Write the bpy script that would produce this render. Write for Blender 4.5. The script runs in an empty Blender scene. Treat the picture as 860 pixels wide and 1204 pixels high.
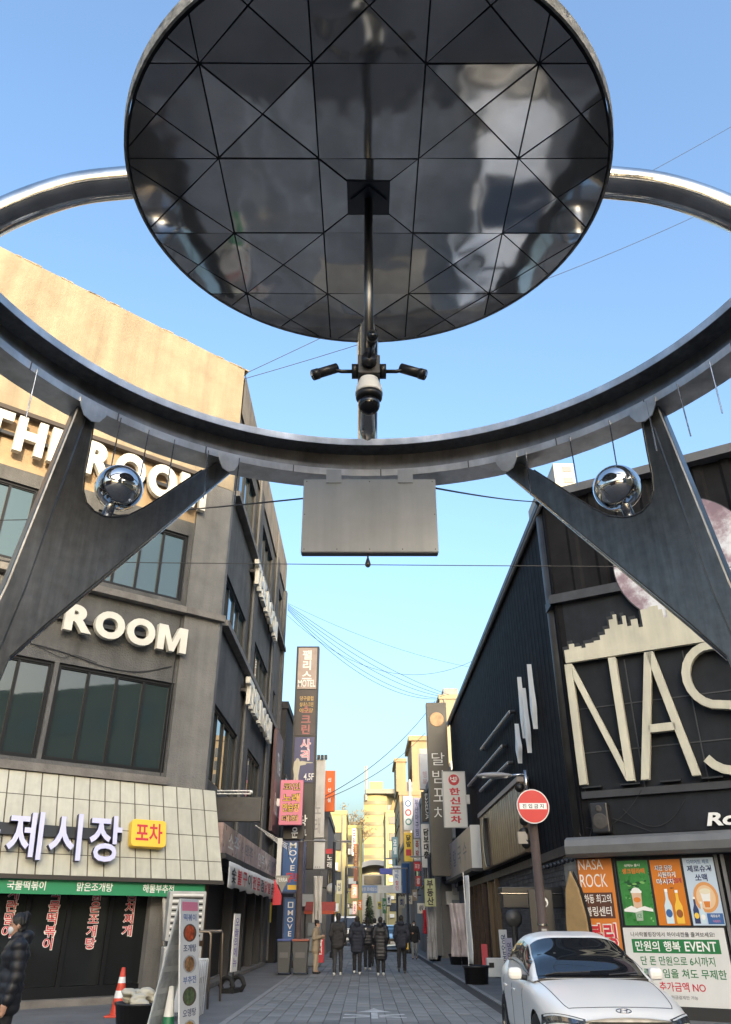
import bpy, bmesh, math, random
from mathutils import Vector as V, Matrix as M, Euler
random.seed(7)
R = math.radians
SC = bpy.context.scene
COL = SC.collection
# ------------------------------------------------------------------ camera, sky, sun, exposure
PITCH = R(28.2); CAMZ = 1.55
cd = bpy.data.cameras.new('camera'); cam = bpy.data.objects.new('camera', cd); COL.objects.link(cam)
cam.location = (0, 0, CAMZ); cam.rotation_euler = (R(90)+PITCH, 0, 0)
cd.sensor_fit = 'VERTICAL'; cd.sensor_height = 36; cd.lens = 36*900/1204
cd.clip_start = .05; cd.clip_end = 3000; SC.camera = cam
SUN_EL, SUN_AZ = R(17), math.atan2(.25, -.97)
w = bpy.data.worlds.new('World'); SC.world = w; w.use_nodes = True
nt = w.node_tree; bg = nt.nodes['Background']
sky = nt.nodes.new('ShaderNodeTexSky'); sky.sky_type = 'NISHITA'; sky.sun_disc = False
sky.sun_elevation = SUN_EL; sky.sun_rotation = SUN_AZ
sky.altitude = 0; sky.air_density = 1.45; sky.dust_density = 7.0; sky.ozone_density = 4.2
nt.links.new(sky.outputs[0], bg.inputs[0]); bg.inputs[1].default_value = .15
sd = bpy.data.lights.new('sun', 'SUN'); so = bpy.data.objects.new('sun', sd); COL.objects.link(so)
sd.energy = 2.0; sd.angle = R(.53); sd.color = (1, .79, .52)
sdir = V((math.sin(SUN_AZ)*math.cos(SUN_EL), math.cos(SUN_AZ)*math.cos(SUN_EL), math.sin(SUN_EL)))
so.rotation_euler = sdir.to_track_quat('Z', 'Y').to_euler(); so.location = (5, -10, 30)
vs = SC.view_settings; vs.view_transform = 'Standard'; vs.look = 'None'; vs.exposure = 1.84; vs.gamma = 1
SC.cycles.max_bounces = 6

# ------------------------------------------------------------------ pixel -> ray helpers (photo pixels, 860 x 1204)
F_, CX, CY = 900., 430., 602.
CAM = V((0, 0, CAMZ))
def ray(px, py):
    x = (px-CX)/F_; u = (CY-py)/F_
    return V((x, math.cos(PITCH)-math.sin(PITCH)*u, math.sin(PITCH)+math.cos(PITCH)*u))
def onZ(px, py, z=0.):
    d = ray(px, py); return CAM+d*((z-CAMZ)/d.z)
def onY(px, py, y):
    d = ray(px, py); return CAM+d*(y/d.y)
def onX(px, py, x):
    d = ray(px, py); return CAM+d*(x/d.x)
class Fr:
    """a flat frame: origin, right, up, normal"""
    def __init__(s, o, r, u=(0, 0, 1)):
        s.o = V(o); s.r = V(r).normalized(); s.u = V(u).normalized(); s.n = s.r.cross(s.u)
    def P(s, a, b, c=0.): return s.o+s.r*a+s.u*b+s.n*c
    def px(s, x, y, c=0.):
        d = ray(x, y); t = (s.o+s.n*c-CAM).dot(s.n)/d.dot(s.n); p = CAM+d*t-s.o
        return p.dot(s.r), p.dot(s.u)
WF = Fr((0, 0, 0), (1, 0, 0))                       # faces -Y
def FY(y): return Fr((0, y, 0), (1, 0, 0))

# ------------------------------------------------------------------ materials
MATS = {}
def mat(name, col, rough=.6, metal=0., noise=None, bump=None, spec=.5, streak=None, trans=0., emit=0., per=0., coat=0., alpha=1.):
    if name in MATS: return MATS[name]
    m = bpy.data.materials.new(name); m.use_nodes = True; MATS[name] = m
    t = m.node_tree; n = t.nodes; L = t.links.new
    b = n['Principled BSDF']
    c4 = (*col, 1)
    b.inputs['Base Color'].default_value = c4; b.inputs['Roughness'].default_value = rough
    b.inputs['Metallic'].default_value = metal; b.inputs['Specular IOR Level'].default_value = spec
    if trans: b.inputs['Transmission Weight'].default_value = trans
    if coat: b.inputs['Coat Weight'].default_value = coat; b.inputs['Coat Roughness'].default_value = .04
    if alpha < 1: b.inputs['Alpha'].default_value = alpha
    if emit: b.inputs['Emission Color'].default_value = c4; b.inputs['Emission Strength'].default_value = emit
    src = None
    tc = n.new('ShaderNodeTexCoord')
    def mul(a_sock, fac_sock, lo, hi):
        mr = n.new('ShaderNodeMapRange'); mr.inputs['To Min'].default_value = lo; mr.inputs['To Max'].default_value = hi
        L(fac_sock, mr.inputs['Value'])
        mx = n.new('ShaderNodeMix'); mx.data_type = 'RGBA'; mx.blend_type = 'MULTIPLY'; mx.inputs['Factor'].default_value = 1
        if a_sock is None: mx.inputs['A'].default_value = c4
        else: L(a_sock, mx.inputs['A'])
        L(mr.outputs[0], mx.inputs['B']); return mx.outputs['Result']
    def nz(scale, stretch=None, det=5):
        t1 = n.new('ShaderNodeTexNoise'); t1.inputs['Scale'].default_value = scale; t1.inputs['Detail'].default_value = det
        t1.inputs['Roughness'].default_value = .62
        if stretch:
            mp = n.new('ShaderNodeMapping'); mp.inputs['Scale'].default_value = stretch
            L(tc.outputs['Object'], mp.inputs[0]); L(mp.outputs[0], t1.inputs['Vector'])
        else: L(tc.outputs['Object'], t1.inputs['Vector'])
        return t1
    if noise:
        t1 = nz(noise[0]); mr = n.new('ShaderNodeMapRange'); mr.inputs['From Min'].default_value = .3; mr.inputs['From Max'].default_value = .7
        L(t1.outputs['Fac'], mr.inputs['Value']); src = mul(src, mr.outputs[0], 1-noise[1], 1+noise[1]*.6)
    if streak:
        t1 = nz(streak[0], (1, 1, .07)); mr = n.new('ShaderNodeMapRange'); mr.inputs['From Min'].default_value = .35; mr.inputs['From Max'].default_value = .7
        L(t1.outputs['Fac'], mr.inputs['Value']); src = mul(src, mr.outputs[0], 1, 1-streak[1])
    if per:
        oi = n.new('ShaderNodeObjectInfo'); ge = n.new('ShaderNodeNewGeometry')
        ad = n.new('ShaderNodeMath'); ad.operation = 'ADD'; fr = n.new('ShaderNodeMath'); fr.operation = 'FRACT'
        L(oi.outputs['Random'], ad.inputs[0]); L(ge.outputs['Random Per Island'], ad.inputs[1]); L(ad.outputs[0], fr.inputs[0])
        src = mul(src, fr.outputs[0], 1-per, 1+per)
    if src is not None: L(src, b.inputs['Base Color'])
    if bump:
        t1 = nz(bump[0], bump[2] if len(bump) > 2 else None); bp = n.new('ShaderNodeBump')
        bp.inputs['Strength'].default_value = bump[1]; bp.inputs['Distance'].default_value = .05
        L(t1.outputs['Fac'], bp.inputs['Height']); L(bp.outputs[0], b.inputs['Normal'])
    if rough > .12 and (noise or streak):
        t1 = nz((noise or streak)[0]*1.7); mr = n.new('ShaderNodeMapRange')
        mr.inputs['To Min'].default_value = max(0, rough-.13); mr.inputs['To Max'].default_value = min(1, rough+.13)
        L(t1.outputs['Fac'], mr.inputs['Value']); L(mr.outputs[0], b.inputs['Roughness'])
    return m
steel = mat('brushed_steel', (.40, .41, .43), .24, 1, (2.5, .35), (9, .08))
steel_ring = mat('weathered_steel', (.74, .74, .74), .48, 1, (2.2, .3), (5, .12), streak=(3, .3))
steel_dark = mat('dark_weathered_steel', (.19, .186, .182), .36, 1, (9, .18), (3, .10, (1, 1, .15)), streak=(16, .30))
steel_pipe = mat('polished_pipe', (.58, .57, .55), .13, 1, (3, .3), (4, .06))
chrome = mat('chrome', (.62, .62, .62), .04, 1, bump=(5, .015))
disc_m = mat('mirror_panel', (.52, .515, .51), .075, .84, (1.5, .25), (1.7, .30), per=.16)
for n_ in disc_m.node_tree.nodes:
    if n_.type == 'TEX_NOISE' and any(l.to_node.type == 'BUMP' for l in n_.outputs['Fac'].links): n_.inputs['Detail'].default_value = 1.2
disc_back = mat('disc_frame_black', (.012, .012, .014), .5)
grime = mat('grimy_rim', (.34, .32, .28), .7, .3, (14, .7), (30, .5))
alu = mat('grey_powder_coat', (.47, .48, .485), .45, 0, (2, .10), streak=(5, .14))
black_p = mat('black_plastic', (.018, .018, .02), .4)
white_p = mat('white_plastic', (.72, .72, .70), .4)
cable_m = mat('cable_black', (.02, .02, .022), .6)
stucco_sunlit = mat('sunlit_tan_stucco', (.345, .285, .20), .92, 0, (1.3, .16), (28, .35), streak=(1.8, .30))  # tan holds part of the afternoon sunlight in its colour
stucco_shaded = mat('shaded_grey_stucco', (.118, .119, .120), .92, 0, (1.1, .28), (26, .5), streak=(1.6, .42))  # grey holds part of the wall's shade in its colour
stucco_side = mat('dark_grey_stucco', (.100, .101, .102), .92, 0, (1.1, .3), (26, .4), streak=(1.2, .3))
ledge_m = mat('ledge_concrete', (.17, .16, .15), .85, 0, (3, .3), (20, .3))
frame_dk = mat('window_frame_charcoal', (.011, .012, .014), .42, spec=.25)
pillar_m = mat('pale_grey_stucco', (.185, .183, .178), .92, 0, (1.1, .25), (26, .5), streak=(1.6, .35))
web_m = mat('shaded_web_steel', (.36, .36, .365), .38, 1, (2.2, .4), (5, .12), streak=(3, .4))  # darker copy of the ring steel for its shaded recess
glass = mat('window_glass', (.035, .07, .078), .02, 0, bump=(1.1, .01), spec=1.0)
glass_d = mat('dark_shop_glass', (.012, .014, .015), .03, 0, bump=(.8, .01), spec=.6)
letter_m = mat('ivory_channel_letter', (.64, .62, .55), .5, 0, (2, .10))
tile_m = mat('beige_enamel_tile', (.50, .495, .42), .35, 0, (5, .08), streak=(7, .14), per=.05, bump=(3, .05))
tile_back = mat('tile_joint_dark', (.09, .075, .06), .8)
black_wall = mat('black_corrugated_cladding', (.013, .013, .015), .75, 0, (2, .35), streak=(2, .3), spec=.12)
black_trim = mat('charcoal_metal_trim', (.034, .035, .04), .5, 0, (3, .3))
cream = mat('cream_painted_steel', (.56, .53, .42), .5, 0, (1.5, .12), streak=(4, .22))
paver_m = mat('grey_paver', (.20, .205, .205), .75, 0, (.55, .30), (40, .3), per=.2)
asphalt = mat('asphalt', (.055, .056, .06), .85, 0, (.7, .25), (60, .3))
pave_m = mat('pavement_concrete', (.15, .152, .155), .85, 0, (.9, .22), (45, .3))
kerb_m = mat('pale_kerb_stone', (.25, .25, .245), .8, 0, (2, .2))
joint_m = mat('paver_joint', (.04, .04, .042), .95)
paint_w = mat('worn_white_paint', (.5, .51, .52), .7, 0, (6, .4))
white_board = mat('white_sign_face', (.66, .66, .65), .45, 0, (2, .06))
def col(name, c, rough=.5, **k): return mat(name, c, rough, **k)
red_p = col('red_print', (.55, .03, .05)); yellow_p = col('yellow_print', (.80, .52, .05)); green_p = col('green_print', (.03, .24, .11))
orange_p = col('orange_print', (.62, .20, .03)); navy_p = col('navy_print', (.03, .045, .12)); blue_p = col('blue_print', (.04, .12, .32))
black_t = col('black_print', (.015, .015, .016)); white_t = col('white_print', (.78, .78, .76)); pink_p = col('pink_print', (.70, .22, .32))
gold_t = col('gold_print', (.62, .40, .12)); brown_m = col('brown_metal', (.085, .06, .05), .5, noise=(3, .25)); grey_t = col('grey_print', (.25, .25, .26))
lilac_p = col('lilac_sign_face', (.55, .56, .80), .45); wood_m = col('dark_timber', (.075, .04, .025), .6, noise=(6, .4))

# ------------------------------------------------------------------ object helpers
ORG = {}
def tag(o, label=None, cat=None, group=None, kind=None):
    if label: o['label'] = label
    if cat: o['category'] = cat
    if group: o['group'] = group
    if kind: o['kind'] = kind
    return o
def thing(name, label, cat, loc, group=None, kind=None):
    o = bpy.data.objects.new(name, None); COL.objects.link(o); o.location = loc; o.empty_display_size = .2
    ORG[o] = V(loc); return tag(o, label, cat, group, kind)
def link(name, me, m, parent=None, smooth=False):
    o = bpy.data.objects.new(name, me); COL.objects.link(o)
    if m is not None and not me.materials: me.materials.append(m)
    if parent: o.parent = parent; ORG[o] = ORG[parent]
    else: ORG[o] = V((0, 0, 0))
    if smooth and me.polygons: me.shade_smooth()
    return o
class MB:
    def __init__(s): s.v = []; s.f = []
    def add(s, vs, fs):
        k = len(s.v); s.v += [V(p) for p in vs]; s.f += [tuple(i+k for i in f) for f in fs]; return s
    def box(s, fr, a0, a1, b0, b1, c0, c1):
        if a0 > a1: a0, a1 = a1, a0
        if b0 > b1: b0, b1 = b1, b0
        if c0 > c1: c0, c1 = c1, c0
        vs = [fr.P(a, b, c) for c in (c0, c1) for b in (b0, b1) for a in (a0, a1)]
        return s.add(vs, [(0, 2, 3, 1), (4, 5, 7, 6), (0, 1, 5, 4), (2, 6, 7, 3), (0, 4, 6, 2), (1, 3, 7, 5)])
    def prism(s, fr, pts, c0, c1):
        n = len(pts); ar = sum(pts[i][0]*pts[(i+1) % n][1]-pts[(i+1) % n][0]*pts[i][1] for i in range(n))
        if ar < 0: pts = pts[::-1]
        lo, hi = min(c0, c1), max(c0, c1)
        vs = [fr.P(a, b, lo) for a, b in pts]+[fr.P(a, b, hi) for a, b in pts]
        fs = [tuple(range(n))[::-1], tuple(range(n, 2*n))]+[(i, (i+1) % n, (i+1) % n+n, i+n) for i in range(n)]
        return s.add(vs, fs)
    def tube(s, pts, r, n=8, closed=False, cap=True):
        pts = [V(p) for p in pts]; N = len(pts); rs = r if isinstance(r, (list, tuple)) else [r]*N
        k = len(s.v); up = None
        for i, p in enumerate(pts):
            d = (pts[(i+1) % N] if (i < N-1 or closed) else p)-(pts[i-1] if (i > 0 or closed) else p)
            if d.length < 1e-9: d = V((0, 0, 1))
            d.normalize()
            if up is None:
                up = V((0, 0, 1)) if abs(d.z) < .9 else V((1, 0, 0))
            x = up.cross(d)
            if x.length < 1e-5: x = V((1, 0, 0)).cross(d)
            x.normalize(); y = d.cross(x); up = y
            for j in range(n):
                a = 2*math.pi*j/n; s.v.append(p+(x*math.cos(a)+y*math.sin(a))*rs[i])
        for i in range(N if closed else N-1):
            for j in range(n):
                a = k+i*n+j; b = k+i*n+(j+1) % n; i2 = (i+1) % N
                s.f.append((a, b, k+i2*n+(j+1) % n, k+i2*n+j))
        if cap and not closed:
            s.f.append(tuple(k+j for j in range(n))[::-1]); s.f.append(tuple(k+(N-1)*n+j for j in range(n)))
        return s
    def lathe(s, fr, prof, n=24, arc=None):
        """prof: (radius, height along fr.u), axis through fr.o along fr.u"""
        k = len(s.v); m_ = len(prof)
        for j in range(n):
            a = 2*math.pi*j/n
            for r, h in prof: s.v.append(fr.o+fr.u*h+fr.r*(r*math.cos(a))-fr.n*(r*math.sin(a)))
        for j in range(n):
            j2 = (j+1) % n
            for i in range(m_-1): s.f.append((k+j*m_+i, k+j2*m_+i, k+j2*m_+i+1, k+j*m_+i+1))
        return s
    def ball(s, c, r, n=14, m_=9):
        c = V(c); rx, ry, rz = (r, r, r) if not isinstance(r, (tuple, list)) else r
        k = len(s.v); s.v.append(c+V((0, 0, -rz)))
        for i in range(1, m_):
            t = -math.pi/2+math.pi*i/m_
            for j in range(n):
                a = 2*math.pi*j/n; s.v.append(c+V((rx*math.cos(t)*math.cos(a), ry*math.cos(t)*math.sin(a), rz*math.sin(t))))
        s.v.append(c+V((0, 0, rz))); top = len(s.v)-1
        for j in range(n): s.f.append((k, k+1+(j+1) % n, k+1+j)); s.f.append((top, top-n+j, top-n+(j+1) % n))
        for i in range(m_-2):
            for j in range(n):
                a = k+1+i*n+j; b = k+1+i*n+(j+1) % n; s.f.append((a, b, b+n, a+n))
        return s
    def cone(s, p, q, r1, r2, n=12): return s.tube([p, q], [r1, r2], n)
    def grid(s, fn, nu, nv, thick=None):
        k = len(s.v)
        for i in range(nu+1):
            for j in range(nv+1): s.v.append(V(fn(i/nu, j/nv)))
        for i in range(nu):
            for j in range(nv):
                a = k+i*(nv+1)+j; s.f.append((a, a+nv+1, a+nv+2, a+1))
        return s
    def mesh(s, name, org=V((0, 0, 0))):
        me = bpy.data.meshes.new(name); me.from_pydata([p-org for p in s.v], [], s.f); me.update(); return me
    def build(s, name, m, parent=None, smooth=False, bev=0., label=None, cat=None, group=None, kind=None, base=None, solid=0.):
        org = ORG[parent] if parent else (V(base) if base is not None else V((0, 0, 0)))
        me = s.mesh(name, org); o = link(name, me, m, parent, smooth)
        if not parent: o.location = org; ORG[o] = org
        if solid:
            md = o.modifiers.new('solid', 'SOLIDIFY'); md.thickness = solid; md.offset = 0
        if bev:
            md = o.modifiers.new('bevel', 'BEVEL'); md.width = bev; md.segments = 2; md.limit_method = 'ANGLE'
        return tag(o, label, cat, group, kind)
TXT = {}
def text_data(body, line=.95, off=0., ext=0., res=3):
    key = (body, line, off, ext, res)
    if key not in TXT:
        c = bpy.data.curves.new('lettering', 'FONT'); c.body = body; c.align_x = 'CENTER'; c.space_line = line
        c.offset = off; c.extrude = ext; c.resolution_u = res; c.fill_mode = 'BOTH'
        o = bpy.data.objects.new('lettering', c); COL.objects.link(o)
        dg = bpy.context.evaluated_depsgraph_get(); me = bpy.data.meshes.new_from_object(o.evaluated_get(dg))
        vs = [v.co.copy() for v in me.vertices]; fs = [tuple(p.vertices) for p in me.polygons]
        bpy.data.objects.remove(o); bpy.data.curves.remove(c); bpy.data.meshes.remove(me)
        TXT[key] = (vs, fs)
    return TXT[key]
def txt(mb, fr, body, a0, a1, b0, b1, c, ext=0., off=.012, line=.95, slant=0., res=3):
    """fit lettering into a rectangle of a frame; ext = depth of channel letters"""
    vs, fs = text_data(body, line, off, 1. if ext else 0., res)
    if not vs: return mb
    x0 = min(v.x for v in vs); x1 = max(v.x for v in vs); y0 = min(v.y for v in vs); y1 = max(v.y for v in vs)
    sx = (a1-a0)/max(x1-x0, 1e-6); sy = (b1-b0)/max(y1-y0, 1e-6); out = []
    for v in vs:
        b = (v.y-y0)*sy
        out.append(fr.P(a0+(v.x-x0)*sx+slant*b, b0+b, c+(v.z+1)*.5*ext if ext else c))
    return mb.add(out, fs)
def lettering(parent, fr, body, a0, a1, b0, b1, c, m, name='lettering', **k):
    mb = MB(); txt(mb, fr, body, a0, a1, b0, b1, c, **k); return mb.build(name, m, parent)
def dup(root, loc, rotz=None, label=None, group=None, scale=None):
    r = root.copy(); COL.objects.link(r); r.location = loc
    if rotz is not None: r.rotation_euler = (0, 0, rotz)
    if scale: r.scale = (scale,)*3
    if label: r['label'] = label
    if group: r['group'] = group
    for ch in list(root.children):
        c = ch.copy(); COL.objects.link(c); c.parent = r
        for g in ch.children:
            d = g.copy(); COL.objects.link(d); d.parent = c
    return r
# ================================================================== GROUND
road_x0, road_x1 = -2.42, 2.88
MB().box(WF, -600, 600, -.3, -.075, -1500, 300).build('ground', asphalt, kind='structure')
MB().box(WF, -60, 60, -.2, -.012, -9.0, 25).build('plaza', asphalt, kind='structure')
for x0, x1 in ((-16, road_x0-.12), (road_x1+.12, 16)):
    MB().box(WF, x0, x1, -.2, 0.0, -130, -9.02).build('pavement', pave_m, kind='structure')
for x in (road_x0-.06, road_x1+.06):
    MB().box(WF, x-.06, x+.06, -.2, .004, -130, -9.02).build('kerb', kerb_m, kind='structure')
road = MB().box(WF, road_x0+.002, road_x1-.002, -.2, -.02, -130, -9.02).build('road', joint_m, kind='structure')
PW, PL = .279, .62
def paver_mb(x, y): return MB().box(WF, x+.006, x+PW-.006, -.03, 0, -(y+PL-.006), -(y+.006))
pm = MB().box(WF, -PW/2+.006, PW/2-.006, -.03, 0, -PL/2+.006, PL/2-.006).mesh('paver')
far_mb = MB(); cand = []
ncol = int((road_x1-road_x0)/PW)
for i in range(ncol):
    for j in range(0, 150):
        y = 9.05+j*PL+(.31 if i % 2 else 0); x = road_x0+.004+i*PW
        cand.append((x, y))
seen = sorted([c for c in cand if c[1] > 16.2], key=lambda c: c[1])[:290]
ss = set(seen)
for x, y in cand:
    if (x, y) in ss:
        o = link('paver', pm, paver_m, road); o.location = (x+PW/2, y+PL/2, random.uniform(-.003, .002))
    elif y < 85: far_mb.box(WF, x+.006, x+PW-.006, -.03, 0, -(y+PL-.006), -(y+.006))
far_mb.build('paver_field', paver_m, road, kind='stuff')
MB().box(WF, road_x0+.01, road_x1-.01, -.015, -.004, -129, -102).build('far_roadway', paver_m, kind='structure')
# painted emblem on the road
g = MB(); GF = Fr((.17, 17.6, .004), (1, 0, 0), (0, 1, 0))
def flat(mb, pts): return mb.add([GF.P(a*.56, b, 0) for a, b in pts], [tuple(range(len(pts)))])
flat(g, [(-.11, -.9), (.11, -.9), (.11, .15), (-.11, .15)])
flat(g, [(-.62, .2), (.62, .2), (.16, .62), (-.16, .62)]); flat(g, [(-.16, .68), (.16, .68), (.0, 1.0)])
flat(g, [(-1.05, -.28), (-1.0, -.10), (-.16, -.34), (-.16, -.5)]); flat(g, [(1.05, -.28), (1.0, -.10), (.16, -.34), (.16, -.5)])
flat(g, [(-1.05, -.85), (-1.05, -.68), (-.16, -.5), (-.16, -.66)]); flat(g, [(1.05, -.85), (1.05, -.68), (.16, -.5), (.16, -.66)])
g.build('road_marking', paint_w, kind='structure')

# ================================================================== RING GATE
GX, RY = .025, 3.96                       # ring centre
ZT, ZB, RI = CAMZ+4.94, CAMZ+4.44, 3.46
gate = thing('ring_gate', 'large steel ring gate with a round mirror canopy and two Y-shaped fins overhead', 'gate sculpture', (GX, RY, 0))
AX = Fr((GX, RY, 0), (1, 0, 0))
mb = MB()
C = [(RI, ZT), (RI, ZT-.085), (RI+.20, ZT-.10), (RI+.20, ZB+.10), (RI, ZB+.085), (RI, ZB), (RI+.30, ZB), (RI+.30, ZT), (RI, ZT)]
mb.lathe(AX, C, 128); mb.build('ring_beam', steel_ring, gate)
mb = MB(); mb.lathe(AX, [(RI+.194, ZT-.102), (RI+.194, ZB+.102)], 128); mb.build('ring_web', web_m, gate, True)  # recess darker than the beam, its shade put into the colour
mb = MB(); mb.lathe(AX, [(RI+.006, ZT-.0875), (RI+.197, ZT-.1025)], 128); mb.build('flange_underside_shade', steel_dark, gate, True)  # dark sheet standing in for shade under the top flange
mb = MB()                                  # welded seam bands on the ring's lower lip
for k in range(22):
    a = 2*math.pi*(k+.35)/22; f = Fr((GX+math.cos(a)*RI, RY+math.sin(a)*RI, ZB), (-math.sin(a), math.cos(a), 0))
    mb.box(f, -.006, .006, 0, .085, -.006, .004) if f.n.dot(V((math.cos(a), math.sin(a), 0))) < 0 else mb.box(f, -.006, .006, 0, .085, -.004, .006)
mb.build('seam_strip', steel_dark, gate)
def spline(pts, n=8):
    out = []
    for i in range(len(pts)-1):
        p0 = V(pts[max(i-1, 0)]); p1 = V(pts[i]); p2 = V(pts[i+1]); p3 = V(pts[min(i+2, len(pts)-1)])
        for k in range(n):
            t = k/n
            out.append(.5*((2*p1)+(p2-p0)*t+(2*p0-5*p1+4*p2-p3)*t*t+(3*p1-p0-3*p2+p3)*t**3))
    return out+[V(pts[-1])]
half = [(0, 5.75), (1.25, 5.72), (2.1, 5.65), (2.6, 5.54), (3.08, 5.25), (3.40, 4.90), (3.56, 4.62)]
arc = [(-x, h) for x, h in half[:0:-1]]+half
mb = MB(); mb.tube(spline([(GX+x, 4.5, CAMZ+h) for x, h in arc], 6), .135, 20); mb.build('arch_pipe', steel_pipe, gate, True)
mb = MB(); mb.tube(spline([(GX, 4.5+y, CAMZ+h) for y, h in [(3.03, 4.95), (2.93, 5.12), (2.6, 5.3), (1.9, 5.52), (1.0, 5.68), (.137, 5.72)]], 8), .115, 20); mb.build('arch_pipe', steel_pipe, gate, True)
mb = MB(); mb.tube(spline([(GX, 4.5-y, CAMZ+h) for y, h in [(4.0, 4.8), (3.8, 5.15), (3.0, 5.45), (1.6, 5.66), (.137, 5.72)]], 8), .115, 20); mb.build('arch_pipe', steel_pipe, gate, True)
# canopy disc
DR = 1.965; til = R(3.5)
DF = Fr((GX, 4.44, CAMZ+5.41), (1, 0, 0), (0, -math.cos(til), -math.sin(til)))     # n points down, u towards the viewer
mb = MB(); mb.lathe(Fr(DF.o, DF.r, -DF.n), [(0, .012), (DR, .012), (DR, .10), (0, .17)], 96); canopy = mb.build('canopy_disc', disc_back, gate)
mb = MB(); mb.lathe(Fr(DF.o, DF.r, -DF.n), [(DR+.004, -.012), (DR+.022, -.012), (DR+.035, .10), (DR+.004, .10), (DR+.004, -.012)], 96); mb.build('rim', grime, canopy)
circ = [(math.cos(2*math.pi*k/72)*(DR-.012), math.sin(2*math.pi*k/72)*(DR-.012)) for k in range(72)]
def clip(poly, cl):
    for i in range(len(cl)):
        a, b = cl[i], cl[(i+1) % len(cl)]; out = []
        ins = lambda p: (b[0]-a[0])*(p[1]-a[1])-(b[1]-a[1])*(p[0]-a[0]) >= -1e-9
        for k in range(len(poly)):
            p, q = poly[k], poly[(k+1) % len(poly)]; ip, iq = ins(p), ins(q)
            if ip: out.append(p)
            if ip != iq:
                d1 = (b[0]-a[0])*(p[1]-a[1])-(b[1]-a[1])*(p[0]-a[0]); d2 = (b[0]-a[0])*(q[1]-a[1])-(b[1]-a[1])*(q[0]-a[0])
                t = d1/(d1-d2); out.append((p[0]+(q[0]-p[0])*t, p[1]+(q[1]-p[1])*t))
        poly = out
        if not poly: return []
    return poly
def inset(poly, d):
    n = len(poly); ar = sum(poly[i][0]*poly[(i+1) % n][1]-poly[(i+1) % n][0]*poly[i][1] for i in range(n))
    if abs(ar) < .012: return None
    if ar < 0: poly = poly[::-1]
    hp = poly
    for i in range(n):
        a, b = V((*poly[i], 0)), V((*poly[(i+1) % n], 0)); e = b-a
        if e.length < 1e-6: continue
        nrm = V((-e.y, e.x, 0)).normalized()*d; a2, b2 = a+nrm, b+nrm; out = []
        for k in range(len(hp)):
            p, q = hp[k], hp[(k+1) % len(hp)]
            f = lambda s: (b2.x-a2.x)*(s[1]-a2.y)-(b2.y-a2.y)*(s[0]-a2.x)
            fp, fq = f(p), f(q)
            if fp >= 0: out.append(p)
            if fp*fq < 0: t = fp/(fp-fq); out.append((p[0]+(q[0]-p[0])*t, p[1]+(q[1]-p[1])*t))
        hp = out
        if len(hp) < 3: return None
    return hp
S_ = .405*DR
rnd = random.Random(3)
for i in range(-3, 4):
    for j in range(-3, 4):
        cx, cy = i*S_, j*S_; q = [(cx-S_/2, cy-S_/2), (cx+S_/2, cy-S_/2), (cx+S_/2, cy+S_/2), (cx-S_/2, cy+S_/2)]
        if (i, j) in ((1, 0), (-1, 0), (0, 1), (0, -1)): cells = [q]
        else: cells = [[q[k], q[(k+1) % 4], (cx, cy)] for k in range(4)]
        for cpoly in cells:
            pl = clip(cpoly, circ)
            if len(pl) < 3: continue
            pl = inset(pl, .0062)
            if not pl: continue
            mx = sum(p[0] for p in pl)/len(pl); my = sum(p[1] for p in pl)/len(pl)
            gx_, gy_ = rnd.uniform(-.018, .018), rnd.uniform(-.018, .018)
            n = len(pl); lo = [DF.P(a, b, .004) for a, b in pl]; hi = [DF.P(a, b, .020+gx_*(a-mx)+gy_*(b-my)) for a, b in pl]
            MB().add(lo+hi, [tuple(range(n))[::-1], tuple(range(n, 2*n))]+[(k, (k+1) % n, (k+1) % n+n, k+n) for k in range(n)]).build('panel', disc_m, canopy)
mb = MB(); mb.box(DF, -.178, .178, -.178, .178, .02, .03); mb.prism(DF, [(-.15, 0), (0, -.15), (.15, 0), (0, .15)], .03, .05); mb.build('centre_plate', col('plate_navy', (.012, .016, .026), .35), canopy)
mb = MB(); mb.tube([DF.P(0, 0, .04), V((GX, 4.44, CAMZ+3.62))], .036, 14); mb.build('hanger_pole', steel_dark, gate, True)
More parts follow.
